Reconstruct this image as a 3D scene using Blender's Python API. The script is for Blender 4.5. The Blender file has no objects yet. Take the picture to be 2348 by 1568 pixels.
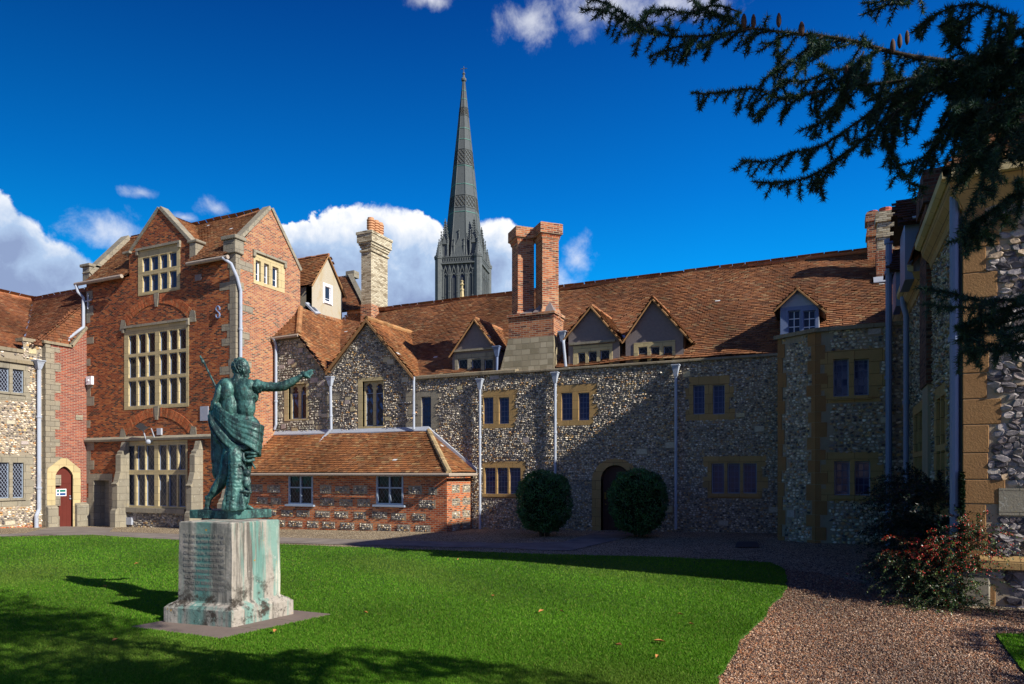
import bpy, math, random
import numpy as np
from mathutils import Vector, Matrix
from mathutils.geometry import tessellate_polygon

random.seed(7); RNG = np.random.default_rng(7)
SC = bpy.context.scene; COL = SC.collection

# ------------------------------------------------------------------ camera, light, sky
F, CX, CY, HY, EYE = 1574.0, 1173.5, 784.0, 1085.0, 1.7      # focal length, centre and horizon in reference units (2347 wide)
YAW = math.radians(24.94); CA, SA = math.cos(YAW), math.sin(YAW)
cam_d = bpy.data.cameras.new('camera'); cam = bpy.data.objects.new('camera', cam_d); COL.objects.link(cam)
cam.location = (0, 0, EYE); cam.rotation_euler = (math.radians(90), 0, YAW)
cam_d.sensor_width = 36; cam_d.lens = 36*F/2347; cam_d.shift_y = (HY-CY)/2347; cam_d.clip_end = 3000; cam_d.clip_start = .05
SC.camera = cam

SUN_DIR = Vector((-1, .20, -.64)).normalized()               # the way the light travels
sun_d = bpy.data.lights.new('sun', 'SUN'); sun = bpy.data.objects.new('sun', sun_d); COL.objects.link(sun)
sun_d.energy = 5.0; sun_d.angle = math.radians(.5); sun_d.color = (1, .93, .82)
sun.rotation_euler = SUN_DIR.to_track_quat('-Z', 'Y').to_euler()
S_EL = math.asin(-SUN_DIR.z); S_AZ = math.atan2(-SUN_DIR.x, -SUN_DIR.y)

SC.view_settings.view_transform = 'Standard'; SC.view_settings.look = 'None'
SC.view_settings.exposure = 0.6; SC.view_settings.gamma = 1

def ray(x, y):
    u = (x-CX)/F; v = (HY-y)/F
    return Vector((-SA+u*CA, CA+u*SA, v))

world = bpy.data.worlds.new('World'); SC.world = world; world.use_nodes = True
def build_world():
    T = world.node_tree; N = T.nodes; L = T.links; N.clear()
    def nd(t, **k):
        n = N.new(t)
        for a, b in k.items(): setattr(n, a, b)
        return n
    def M(op, a, b=None, clamp=False):
        n = nd('ShaderNodeMath', operation=op, use_clamp=clamp)
        for i, v in enumerate((a, b)):
            if v is None: continue
            if isinstance(v, (int, float)): n.inputs[i].default_value = v
            else: L.new(v, n.inputs[i])
        return n.outputs[0]
    out = nd('ShaderNodeOutputWorld'); bg = nd('ShaderNodeBackground')
    STR = .1
    bg.inputs['Strength'].default_value = STR
    sky = nd('ShaderNodeTexSky', sky_type='NISHITA', sun_disc=False)
    sky.sun_elevation = S_EL; sky.sun_rotation = S_AZ; sky.air_density = 1.0; sky.dust_density = .0; sky.ozone_density = 5.0
    # a deep polarised blue: tint the sky model, more saturated towards the zenith
    tc = nd('ShaderNodeTexCoord'); sep = nd('ShaderNodeSeparateXYZ'); L.new(tc.outputs['Generated'], sep.inputs[0])
    el = M('ARCSINE', sep.outputs[2]); az = M('ARCTAN2', sep.outputs[0], sep.outputs[1])
    ramp = nd('ShaderNodeValToRGB'); L.new(M('MULTIPLY', el, 1/.75), ramp.inputs[0])
    cr = ramp.color_ramp; cr.elements[0].position = .1; cr.elements[0].color = SKY_LO; cr.elements[1].position = 1.0; cr.elements[1].color = SKY_HI
    e = cr.elements.new(.5); e.color = SKY_MID
    tint = nd('ShaderNodeMix', data_type='RGBA', blend_type='MULTIPLY'); tint.inputs[0].default_value = 1
    # the sky is tinted paler and redder behind the camera as added fill light
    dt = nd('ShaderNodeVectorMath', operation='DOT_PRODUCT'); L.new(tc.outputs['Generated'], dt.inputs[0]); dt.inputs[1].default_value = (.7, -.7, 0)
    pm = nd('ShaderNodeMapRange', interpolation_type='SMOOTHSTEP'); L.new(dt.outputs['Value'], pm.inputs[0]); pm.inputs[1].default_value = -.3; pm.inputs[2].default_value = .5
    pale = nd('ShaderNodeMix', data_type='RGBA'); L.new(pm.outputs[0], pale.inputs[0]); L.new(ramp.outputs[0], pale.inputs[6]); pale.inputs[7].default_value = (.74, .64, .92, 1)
    # and it deepens towards the west
    wz = nd('ShaderNodeMapRange'); L.new(az, wz.inputs[0]); wz.inputs[1].default_value = -1.15; wz.inputs[2].default_value = -.15; wz.inputs[3].default_value = .55; wz.inputs[4].default_value = 1.0
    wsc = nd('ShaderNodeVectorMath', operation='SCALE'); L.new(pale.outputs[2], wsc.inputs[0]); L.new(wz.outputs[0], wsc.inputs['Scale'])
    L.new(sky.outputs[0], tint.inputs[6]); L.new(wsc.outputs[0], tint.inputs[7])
    comb = nd('ShaderNodeCombineXYZ'); L.new(az, comb.inputs[0]); L.new(el, comb.inputs[1])
    def noise(scale, detail, rough, dist=0):
        n = nd('ShaderNodeTexNoise'); n.inputs['Scale'].default_value = scale; n.inputs['Detail'].default_value = detail
        n.inputs['Roughness'].default_value = rough; n.inputs['Distortion'].default_value = dist
        L.new(comb.outputs[0], n.inputs['Vector']); return n.outputs[0]
    n1 = noise(20, 9, .62, .25); n2 = noise(7, 6, .6, .4); n3 = noise(70, 5, .7, .2)
    def ae(x, y):
        d = ray(x, y).normalized(); return math.atan2(d.x, d.y), math.asin(d.z)
    def field(blobs):
        acc = None
        for (x, y, rx, ry) in blobs:
            a0, e0 = ae(x, y); a1, _ = ae(x+rx, y); _, e1 = ae(x, y-ry)
            s = nd('ShaderNodeVectorMath', operation='SUBTRACT'); L.new(comb.outputs[0], s.inputs[0]); s.inputs[1].default_value = (a0, e0, 0)
            m = nd('ShaderNodeVectorMath', operation='MULTIPLY'); L.new(s.outputs[0], m.inputs[0]); m.inputs[1].default_value = (1/abs(a1-a0), 1/abs(e1-e0), 0)
            l = nd('ShaderNodeVectorMath', operation='LENGTH'); L.new(m.outputs[0], l.inputs[0])
            f = M('SUBTRACT', 1, l.outputs['Value'])
            acc = f if acc is None else M('MAXIMUM', acc, f)
        return acc
    big = field([(-60, 640, 245, 170), (20, 570, 95, 95), (110, 650, 140, 100), (-60, 520, 130, 110),
                 (715, 600, 120, 95), (850, 580, 170, 115), (960, 600, 90, 115), (1140, 600, 75, 105), (900, 720, 330, 130),
                 (150, 760, 300, 130)])
    d = M('ADD', big, M('MULTIPLY', M('SUBTRACT', n2, .5), .55)); d = M('ADD', d, M('MULTIPLY', M('SUBTRACT', n1, .5), .62)); d = M('ADD', d, M('MULTIPLY', M('SUBTRACT', n3, .5), .14))
    def sm(v, a, b):
        n = nd('ShaderNodeMapRange', interpolation_type='SMOOTHSTEP'); L.new(v, n.inputs[0]); n.inputs[1].default_value = a
        if isinstance(b, float): n.inputs[2].default_value = b
        else: L.new(b, n.inputs[2])
        return n.outputs[0]
    a1 = sm(d, -.02, M('ADD', .03, M('MULTIPLY', M('MAXIMUM', M('SUBTRACT', n2, .42), 0), 1.1)))
    wsp = field([(1215, 50, 90, 75), (1390, 15, 190, 80), (1560, 5, 170, 55), (990, 0, 70, 26), (320, 442, 55, 20), (498, 478, 50, 26), (1325, 600, 48, 60), (1280, 650, 55, 60), (420, 498, 36, 14), (262, 530, 120, 60)])
    w = M('ADD', wsp, M('MULTIPLY', M('SUBTRACT', n1, .5), 2.4)); w = M('ADD', w, M('MULTIPLY', M('SUBTRACT', n3, .5), .5))
    a2 = M('MULTIPLY', sm(w, .0, 1.35), .7)
    alpha = M('MAXIMUM', a1, a2)
    # brightness: crisp white tops, blue-grey bodies
    _, eA = ae(850, 690); _, eB = ae(850, 500)
    up = nd('ShaderNodeMapRange'); L.new(el, up.inputs[0]); up.inputs[1].default_value = eA; up.inputs[2].default_value = eB
    sh = M('ADD', M('MULTIPLY', up.outputs[0], .62), M('MULTIPLY', M('SUBTRACT', n2, .5), 1.3))
    sh = M('ADD', sh, M('MULTIPLY', M('SUBTRACT', n1, .5), 1.7)); sh = M('ADD', sh, M('MULTIPLY', M('SUBTRACT', .38, d), .6)); sh = M('ADD', sh, .20)
    azm = nd('ShaderNodeMapRange'); L.new(az, azm.inputs[0]); azm.inputs[1].default_value = ae(60, 600)[0]; azm.inputs[2].default_value = ae(500, 600)[0]; azm.inputs[3].default_value = .0; azm.inputs[4].default_value = 0
    sh = M('ADD', sh, azm.outputs[0])
    cc = nd('ShaderNodeValToRGB'); L.new(sh, cc.inputs[0]); c = cc.color_ramp
    c.elements[0].position = .0; c.elements[0].color = (.19, .25, .40, 1); c.elements[1].position = .9; c.elements[1].color = (.66, .67, .69, 1)
    e = c.elements.new(.42); e.color = (.30, .40, .56, 1)
    sc = nd('ShaderNodeVectorMath', operation='SCALE'); L.new(cc.outputs[0], sc.inputs[0]); sc.inputs['Scale'].default_value = 1/STR
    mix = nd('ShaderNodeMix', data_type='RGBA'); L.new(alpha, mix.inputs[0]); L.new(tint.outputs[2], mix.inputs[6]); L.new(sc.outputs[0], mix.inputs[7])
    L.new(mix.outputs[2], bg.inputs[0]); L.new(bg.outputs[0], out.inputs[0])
SKY_LO = (.02, 1.3, 1.6, 1); SKY_MID = (.01, .70, 1.28, 1); SKY_HI = (.01, .15, .66, 1)
build_world()

# ------------------------------------------------------------------ geometry helpers
def onY(x, y, Y):
    d = ray(x, y); t = Y/d.y; return Vector((d.x*t, Y, EYE+d.z*t))
def onX(x, y, X):
    d = ray(x, y); t = X/d.x; return Vector((X, d.y*t, EYE+d.z*t))
def atT(x, y, t):
    d = ray(x, y); return Vector((d.x*t, d.y*t, EYE+d.z*t))
def gz(X, Y):
    s = min(max((Y-8)/11, 0), 1); s = s*s*(3-2*s)
    return .02*(X+5.85)*s
def onG(x, y):
    d = ray(x, y); z = 0.0
    for _ in range(8):
        t = (z-EYE)/d.z; z = gz(d.x*t, d.y*t)
    return Vector((d.x*t, d.y*t, z))

class Plane:
    def __init__(s, O, U):
        s.O = Vector(O); s.U = Vector(U).normalized(); s.V = Vector((0, 0, 1)); s.N = s.U.cross(s.V).normalized()
    def p(s, u, v, d=0): return s.O+s.U*u+s.V*v+s.N*d
    def uv(s, x, y):
        d = ray(x, y); C = Vector((0, 0, EYE)); t = (s.O-C).dot(s.N)/d.dot(s.N); q = C+d*t-s.O
        return (q.dot(s.U), q.dot(s.V))
    def rect(s, x0, y0, x1, y1):        # left-top and right-bottom reference points -> (u0, v0, u1, v1)
        a = s.uv(x0, y0); b = s.uv(x1, y1)
        return (min(a[0], b[0]), min(a[1], b[1]), max(a[0], b[0]), max(a[1], b[1]))
def LR(Yf, gd, x0, y0, x1, y1):
    """opening in a wall facing -Y whose glass, set back by gd, is seen between the given reference points"""
    a = onY(x0, y0, Yf+gd); b = onY(x1, y1, Yf); zt = a.z if y0 < HY else onY(x0, y0, Yf).z; zb = b.z if y1 < HY else onY(x1, y1, Yf+gd).z
    return (a.x, zb, b.x, zt)
def R(r): return [(r[0], r[1]), (r[2], r[1]), (r[2], r[3]), (r[0], r[3])]
def PY(Y): return Plane((0, Y, 0), (1, 0, 0))       # faces the camera side (-Y)
def PXp(X): return Plane((X, 0, 0), (0, 1, 0))      # faces +X
def PXm(X): return Plane((X, 0, 0), (0, -1, 0))     # faces -X

ORG = {}
import bmesh
def tess(loops):
    bm = bmesh.new(); ed = []; idx = {}
    k = 0
    for l in loops:
        vs = [bm.verts.new((q[0], q[1], 0)) for q in l]
        for v in vs: idx[v] = k; k += 1
        for i in range(len(vs)): ed.append(bm.edges.new((vs[i], vs[(i+1) % len(vs)])))
    bmesh.ops.triangle_fill(bm, use_beauty=True, use_dissolve=False, edges=ed, normal=(0, 0, 1))
    out = [[idx[v] for v in f.verts] for f in bm.faces]; bm.free(); return out
class MB:
    def __init__(s): s.v = []; s.f = []; s.c = []; s.col = None
    def pt(s, p): s.v.append(tuple(p)); s.c.append(s.col or (1, 1, 1)); return len(s.v)-1
    def face(s, pts): s.f.append([s.pt(p) for p in pts])
    def box(s, a, b):
        x0, y0, z0 = [min(a[i], b[i]) for i in range(3)]; x1, y1, z1 = [max(a[i], b[i]) for i in range(3)]
        s.hexa([(x0, y0, z0), (x1, y0, z0), (x1, y1, z0), (x0, y1, z0), (x0, y0, z1), (x1, y0, z1), (x1, y1, z1), (x0, y1, z1)])
    def hexa(s, q):
        i = [s.pt(p) for p in q]
        for f in ((3, 2, 1, 0), (4, 5, 6, 7), (0, 1, 5, 4), (1, 2, 6, 5), (2, 3, 7, 6), (3, 0, 4, 7)): s.f.append([i[k] for k in f])
    def pbox(s, P, r, d0, d1):          # box on a plane: rect r, from offset d1 to d0
        s.prism(P, R(r), [], d0, d1, True)
    def prism(s, P, outer, holes=(), d0=0, d1=-.3, back=False, front=True, sides=True, outer_sides=True):
        loops = [list(outer)]+[list(h) for h in holes]
        flat = [q for l in loops for q in l]
        tris = tess(loops)
        if front:
            idx = [s.pt(P.p(q[0], q[1], d0)) for q in flat]
            for t in tris:
                a, b, c = [flat[k] for k in t]
                cr = (b[0]-a[0])*(c[1]-a[1])-(b[1]-a[1])*(c[0]-a[0])
                s.f.append([idx[k] for k in (t if cr > 0 else t[::-1])])
        if back:
            idx = [s.pt(P.p(q[0], q[1], d1)) for q in flat]
            for t in tris:
                a, b, c = [flat[k] for k in t]; cr = (b[0]-a[0])*(c[1]-a[1])-(b[1]-a[1])*(c[0]-a[0])
                s.f.append([idx[k] for k in (t[::-1] if cr > 0 else t)])
        if sides:
            for li, l in enumerate(loops):
                if li == 0 and not outer_sides: continue
                n = len(l); area = sum(l[i][0]*l[(i+1) % n][1]-l[(i+1) % n][0]*l[i][1] for i in range(n))
                ccw = area > 0
                for i in range(n):
                    a, b = l[i], l[(i+1) % n]
                    q = [P.p(a[0], a[1], d0), P.p(a[0], a[1], d1), P.p(b[0], b[1], d1), P.p(b[0], b[1], d0)]
                    if (li == 0) != ccw: q = q[::-1]
                    s.face(q)
    def tube(s, pts, r, n=8, cap=True):
        pts = [Vector(p) for p in pts]; rings = []
        rr = r if isinstance(r, (list, tuple)) else [r]*len(pts)
        up = None
        for i, p in enumerate(pts):
            d = (pts[min(i+1, len(pts)-1)]-pts[max(i-1, 0)]).normalized()
            if up is None:
                a = d.cross(Vector((0, 0, 1)))
                if a.length < .05: a = d.cross(Vector((1, 0, 0)))
                a.normalize()
            else:
                a = (up-d*up.dot(d)).normalized()
            up = a; b = d.cross(a)
            rings.append([s.pt(p+(a*math.cos(2*math.pi*k/n)+b*math.sin(2*math.pi*k/n))*rr[i]) for k in range(n)])
        for i in range(len(rings)-1):
            for k in range(n): s.f.append([rings[i][k], rings[i][(k+1) % n], rings[i+1][(k+1) % n], rings[i+1][k]])
        if cap: s.f.append(rings[0][::-1]); s.f.append(rings[-1])
    def lathe(s, c, prof, n=12, rot=0):
        c = Vector(c); rings = []
        for r, z in prof: rings.append([s.pt(c+Vector((r*math.cos(rot+2*math.pi*k/n), r*math.sin(rot+2*math.pi*k/n), z))) for k in range(n)])
        for i in range(len(rings)-1):
            for k in range(n): s.f.append([rings[i][k], rings[i][(k+1) % n], rings[i+1][(k+1) % n], rings[i+1][k]])
        s.f.append(rings[0][::-1]); s.f.append(rings[-1])
    def build(s, name, mat, parent=None, org=None, smooth=False, bevel=0):
        o = mesh_obj(name, np.array(s.v, dtype=np.float32).reshape(-1, 3), s.f, mat, parent, org, smooth, np.array(s.c, dtype=np.float32) if s.col is not None or any(c != (1, 1, 1) for c in s.c) else None)
        if bevel:
            m = o.modifiers.new('bevel', 'BEVEL'); m.width = bevel; m.segments = 1; m.limit_method = 'ANGLE'
        return o

def mesh_obj(name, V, faces, mat, parent=None, org=None, smooth=False, cols=None, uv=True, nsides=None):
    me = bpy.data.meshes.new(name)
    if parent is not None: o_ = ORG.get(parent.name, Vector((0, 0, 0)))
    else: o_ = Vector(org) if org is not None else Vector((0, 0, 0))
    V = np.asarray(V, dtype=np.float64)
    Vl = (V-np.array(o_)).astype(np.float32)
    if nsides == 'blocks':
        flat = np.concatenate([np.asarray(a).reshape(-1) for a, n in faces]).astype(np.int32)
        cnt = np.concatenate([np.full(np.asarray(a).size//n, n) for a, n in faces]).astype(np.int32)
    elif nsides is None:
        cnt = np.array([len(f) for f in faces], dtype=np.int32); flat = np.array([i for f in faces for i in f], dtype=np.int32)
    else:
        flat = np.asarray(faces, dtype=np.int32).reshape(-1); cnt = np.full(len(flat)//nsides, nsides, dtype=np.int32)
    me.vertices.add(len(V)); me.vertices.foreach_set('co', Vl.reshape(-1))
    me.loops.add(len(flat)); me.loops.foreach_set('vertex_index', flat)
    st = np.concatenate([[0], np.cumsum(cnt)[:-1]]).astype(np.int32)
    me.polygons.add(len(cnt)); me.polygons.foreach_set('loop_start', st); me.polygons.foreach_set('loop_total', cnt)
    me.update(calc_edges=True)
    if uv:
        me.uv_layers.new(name='UVMap')
        nrm = np.empty(len(cnt)*3, dtype=np.float32); me.polygons.foreach_get('normal', nrm); nrm = nrm.reshape(-1, 3).astype(np.float64)
        h = np.stack([-nrm[:, 1], nrm[:, 0], np.zeros(len(nrm))], 1); ln = np.linalg.norm(h, axis=1); flatm = ln < .12
        h[flatm] = (1, 0, 0); ln[flatm] = 1; h /= ln[:, None]
        b = np.cross(nrm, h); b[flatm] = (0, 1, 0)
        hl = np.repeat(h, cnt, 0); bl = np.repeat(b, cnt, 0); P = V[flat]
        U = np.stack([(P*hl).sum(1), (P*bl).sum(1)], 1).astype(np.float32)
        me.uv_layers[0].data.foreach_set('uv', U.reshape(-1))
    if cols is not None:
        ca = me.color_attributes.new('tint', 'FLOAT_COLOR', 'POINT')
        ca.data.foreach_set('color', np.concatenate([cols, np.ones((len(cols), 1), dtype=np.float32)], 1).astype(np.float32).reshape(-1))
    me.polygons.foreach_set('use_smooth', np.full(len(cnt), bool(smooth)))
    if mat is not None: me.materials.append(mat)
    o = bpy.data.objects.new(name, me); COL.objects.link(o)
    if parent is not None: o.parent = parent; ORG[o.name] = o_
    else: o.location = o_; ORG[o.name] = o_
    return o

def tag(o, label=None, cat=None, group=None, kind=None):
    if label: o['label'] = label
    if cat: o['category'] = cat
    if group: o['group'] = group
    if kind: o['kind'] = kind
    return o
def thing(name, loc, label, cat, group=None):
    o = bpy.data.objects.new(name, None); COL.objects.link(o); o.location = loc; o.empty_display_size = .3
    ORG[o.name] = Vector(loc); return tag(o, label, cat, group)

# ------------------------------------------------------------------ materials
class MT:
    def __init__(s, name):
        s.m = bpy.data.materials.new(name); s.m.use_nodes = True; s.T = s.m.node_tree; s.N = s.T.nodes; s.L = s.T.links
        s.b = s.N['Principled BSDF']; s.b.inputs['Roughness'].default_value = .85; s.b.inputs['Specular IOR Level'].default_value = .25
    def nd(s, t, **k):
        n = s.N.new(t)
        for a, b in k.items(): setattr(n, a, b)
        return n
    def put(s, sock, v):
        if hasattr(v, 'links') or isinstance(v, bpy.types.NodeSocket): s.L.new(v, sock)
        else: sock.default_value = v if not (isinstance(v, tuple) and len(v) == 3 and sock.type == 'RGBA') else (*v, 1)
    def tc(s, which='UV'):
        n = s.nd('ShaderNodeTexCoord'); return n.outputs[which]
    def noise(s, vec, scale, detail=4, rough=.6, dist=0):
        n = s.nd('ShaderNodeTexNoise'); s.L.new(vec, n.inputs['Vector']); n.inputs['Scale'].default_value = scale
        n.inputs['Detail'].default_value = detail; n.inputs['Roughness'].default_value = rough; n.inputs['Distortion'].default_value = dist
        return n.outputs[0]
    def mapping(s, vec, sc=(1, 1, 1), loc=(0, 0, 0), rot=(0, 0, 0)):
        n = s.nd('ShaderNodeMapping'); s.L.new(vec, n.inputs[0]); n.inputs['Scale'].default_value = sc; n.inputs['Location'].default_value = loc; n.inputs['Rotation'].default_value = rot
        return n.outputs[0]
    def ramp(s, f, stops, interp='LINEAR'):
        n = s.nd('ShaderNodeValToRGB'); s.L.new(f, n.inputs[0]); c = n.color_ramp; c.interpolation = interp
        for i, (p, col) in enumerate(stops):
            e = c.elements[i] if i < 2 else c.elements.new(p)
            e.position = p; e.color = (*col, 1) if len(col) == 3 else col
        return n.outputs[0]
    def mix(s, f, a, b, mode='MIX'):
        n = s.nd('ShaderNodeMix', data_type='RGBA', blend_type=mode); s.put(n.inputs[0], f); s.put(n.inputs[6], a); s.put(n.inputs[7], b)
        return n.outputs[2]
    def math(s, op, a, b=0, clamp=False):
        n = s.nd('ShaderNodeMath', operation=op, use_clamp=clamp); s.put(n.inputs[0], a); s.put(n.inputs[1], b); return n.outputs[0]
    def mr(s, v, a, b, c=0, d=1):
        n = s.nd('ShaderNodeMapRange', interpolation_type='SMOOTHSTEP'); s.L.new(v, n.inputs[0])
        for i, q in enumerate((a, b, c, d)): n.inputs[i+1].default_value = q
        return n.outputs[0]
    def bump(s, h, strength=.5, dist=.02, nrm=None):
        n = s.nd('ShaderNodeBump'); n.inputs['Strength'].default_value = strength; n.inputs['Distance'].default_value = dist; s.L.new(h, n.inputs['Height'])
        if nrm is not None: s.L.new(nrm, n.inputs['Normal'])
        return n.outputs[0]
    def done(s, col=None, rough=None, nrm=None, metal=None):
        if col is not None: s.put(s.b.inputs['Base Color'], col)
        if rough is not None: s.put(s.b.inputs['Roughness'], rough)
        if nrm is not None: s.L.new(nrm, s.b.inputs['Normal'])
        if metal is not None: s.put(s.b.inputs['Metallic'], metal)
        return s.m

def m_brick(name, stops, mortar=(.34, .28, .2), bw=.21, bh=.062, ms=.009, patch=(.9, .55, .4), grime=.35, bump=.7):
    m = MT(name); uv = m.tc('UV'); ob = m.tc('Object')
    w = m.noise(uv, 2.5, 2); wv = m.nd('ShaderNodeVectorMath', operation='MULTIPLY_ADD')
    m.L.new(w, wv.inputs[0]); wv.inputs[1].default_value = (.03, .03, 0); m.L.new(uv, wv.inputs[2])
    b = m.nd('ShaderNodeTexBrick'); m.L.new(wv.outputs[0], b.inputs['Vector'])
    b.inputs['Color1'].default_value = (0, 0, 0, 1); b.inputs['Color2'].default_value = (1, 1, 1, 1); b.inputs['Mortar'].default_value = (.5, .5, .5, 1)
    b.inputs['Scale'].default_value = 1; b.inputs['Mortar Size'].default_value = ms; b.inputs['Mortar Smooth'].default_value = .2
    b.inputs['Brick Width'].default_value = bw; b.inputs['Row Height'].default_value = bh; b.inputs['Bias'].default_value = 0
    rnd = m.math('ADD', b.outputs['Color'], m.math('MULTIPLY', m.math('SUBTRACT', m.noise(ob, 1.3, 4, .65), .5), .55))
    c = m.ramp(rnd, stops)
    big = m.mr(m.noise(ob, .55, 3, .6), .42, .62)
    c = m.mix(m.math('MULTIPLY', big, .55), c, m.mix(1, c, patch, 'MULTIPLY'))
    g = m.mr(m.noise(ob, 3.5, 6, .7), .55, .8)
    c = m.mix(m.math('MULTIPLY', g, grime), c, (.30, .25, .2))
    fine = m.noise(ob, 60, 3, .7)
    c = m.mix(.35, c, m.mix(1, c, m.ramp(fine, [(.3, (.5, .5, .5)), (.7, (1.25, 1.25, 1.25))]), 'MULTIPLY'))
    mo = m.mix(m.noise(ob, 8, 3), mortar, tuple(x*.55 for x in mortar))
    c = m.mix(b.outputs['Fac'], c, mo)
    h = m.math('ADD', m.math('MULTIPLY', b.outputs['Fac'], -1), m.math('MULTIPLY', fine, .5))
    return m.done(c, .9, m.bump(h, bump, .012))

def m_stone(name, a, b, dark=(.12, .1, .08), blocks=(.55, .27), grime=.5, lichen=0, bump=.5, joint=.5, vary=0):
    m = MT(name); ob = m.tc('Object'); uv = m.tc('UV')
    c = m.mix(m.noise(ob, 2.2, 4), a, b)
    c = m.mix(m.math('MULTIPLY', m.noise(ob, 26, 5, .7), .35), c, tuple(x*.5 for x in a))
    br = m.nd('ShaderNodeTexBrick'); m.L.new(m.mapping(uv, loc=(137.3, 61.7, 0)) if blocks[0] < 2 else m.mapping(uv, (1e-4, 1e-4, 1), (3, 3, 0)), br.inputs['Vector']); br.inputs['Scale'].default_value = 1
    br.inputs['Brick Width'].default_value = blocks[0]; br.inputs['Row Height'].default_value = blocks[1]; br.inputs['Mortar Size'].default_value = .006; br.inputs['Mortar Smooth'].default_value = .3
    br.inputs['Color1'].default_value = (.5, .46, .36, 1) if vary else (.8, .8, .8, 1); br.inputs['Color2'].default_value = (1.3, 1.25, 1.2, 1) if vary else (1.12, 1.08, 1.0, 1)
    if vary: br.inputs['Mortar'].default_value = (1.2, 1.15, 1, 1); br.squash = .7; br.squash_frequency = 2; br.inputs['Mortar Size'].default_value = .012
    c = m.mix(.7, c, m.mix(1, c, br.outputs['Color'], 'MULTIPLY'))
    c = m.mix(m.math('MULTIPLY', br.outputs['Fac'], joint), c, dark)
    g = m.mr(m.noise(m.mapping(ob, (1, 1, .45)), 3.2, 7, .72), .5, .72)
    c = m.mix(m.math('MULTIPLY', g, grime), c, dark)
    if lichen:
        l = m.mr(m.noise(ob, 14, 5, .7), .6, .68); c = m.mix(m.math('MULTIPLY', l, lichen), c, (.5, .5, .44))
        l = m.mr(m.noise(m.mapping(ob, loc=(9, 3, 1)), 5, 5, .7), .64, .7); c = m.mix(m.math('MULTIPLY', l, lichen*.7), c, (.32, .22, .03))
    h = m.math('ADD', m.noise(ob, 40, 5, .75), m.math('MULTIPLY', br.outputs['Fac'], -1.2))
    return m.done(c, .9, m.bump(h, bump, .012))

def m_attr(name, rough=.8, scale=40, amt=.4, bump=.3, dist=.006, spec=.25, moss=None):
    m = MT(name); a = m.nd('ShaderNodeAttribute'); a.attribute_name = 'tint'; ob = m.tc('Object')
    n = m.noise(ob, scale, 5, .7)
    c = m.mix(amt, a.outputs['Color'], m.mix(1, a.outputs['Color'], m.ramp(n, [(.3, (.35, .35, .35)), (.7, (1.5, 1.5, 1.5))]), 'MULTIPLY'))
    if moss:
        g = m.mr(m.noise(ob, moss[1], 6, .75), moss[2], moss[2]+.14); c = m.mix(m.math('MULTIPLY', g, moss[3]), c, moss[0])
    m.b.inputs['Specular IOR Level'].default_value = spec
    return m.done(c, rough, m.bump(n, bump, dist))

def m_plain(name, col, rough=.6, metal=0, var=.15, scale=8, spec=.4, bump=.1):
    m = MT(name); ob = m.tc('Object'); n = m.noise(ob, scale, 5, .65)
    c = m.mix(n, tuple(x*(1-var) for x in col), tuple(min(1, x*(1+var)) for x in col))
    m.b.inputs['Specular IOR Level'].default_value = spec
    return m.done(c, rough, m.bump(n, bump, .005), metal)

def m_glass(name, kind='rect', lead=(.08, .11, .2), cell=(.11, .16), base=(.008, .018, .06), lw=.009, warm=None, stain=False):
    m = MT(name); uv = m.tc('UV'); ob = m.tc('Object')
    s = m.nd('ShaderNodeSeparateXYZ'); m.L.new(uv, s.inputs[0]); u, v = s.outputs[0], s.outputs[1]
    if kind == 'rect':
        A = m.math('MULTIPLY', u, 1/cell[0]); B = m.math('MULTIPLY', v, 1/cell[1])
    else:
        A = m.math('ADD', m.math('MULTIPLY', u, 1/cell[0]), m.math('MULTIPLY', v, 1/cell[1]))
        B = m.math('SUBTRACT', m.math('MULTIPLY', u, 1/cell[0]), m.math('MULTIPLY', v, 1/cell[1]))
    def line(q, c):
        f = m.math('ABSOLUTE', m.math('SUBTRACT', m.math('FRACT', q), .5)); return m.math('GREATER_THAN', f, .5-lw/c)
    ld = m.math('MAXIMUM', line(A, cell[0]), line(B, cell[1]))
    n = m.noise(ob, 3, 4)
    c = m.mix(n, base, tuple(x*2.2 for x in base))
    cl = m.nd('ShaderNodeTexWhiteNoise', noise_dimensions='2D'); cb = m.nd('ShaderNodeCombineXYZ')
    m.L.new(m.math('FLOOR', A), cb.inputs[0]); m.L.new(m.math('FLOOR', B), cb.inputs[1]); m.L.new(cb.outputs[0], cl.inputs['Vector'])
    if stain: c = m.mix(m.math('GREATER_THAN', cl.outputs['Value'], .78), c, stain)
    if warm: c = m.mix(m.mr(m.noise(m.mapping(ob, loc=(3, 1, 4)), 2.5, 3), .5, .6), c, warm)
    c = m.mix(ld, c, lead)
    m.b.inputs['Specular IOR Level'].default_value = .25
    # every quarry of glass sits at its own slight angle
    nm = m.nd('ShaderNodeVectorMath', operation='MULTIPLY_ADD'); m.L.new(cl.outputs['Color'], nm.inputs[0]); nm.inputs[1].default_value = (.03, .03, .03)
    g = m.nd('ShaderNodeNewGeometry'); m.L.new(g.outputs['Normal'], nm.inputs[2])
    sb = m.nd('ShaderNodeVectorMath', operation='SUBTRACT'); m.L.new(nm.outputs[0], sb.inputs[0]); sb.inputs[1].default_value = (.015, .015, .015)
    nz = m.nd('ShaderNodeVectorMath', operation='NORMALIZE'); m.L.new(sb.outputs[0], nz.inputs[0])
    r = m.math('ADD', m.math('MULTIPLY', ld, .6), .06)
    return m.done(c, r, m.bump(m.noise(ob, 6, 2), .06, .02, nz.outputs[0]))

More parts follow.
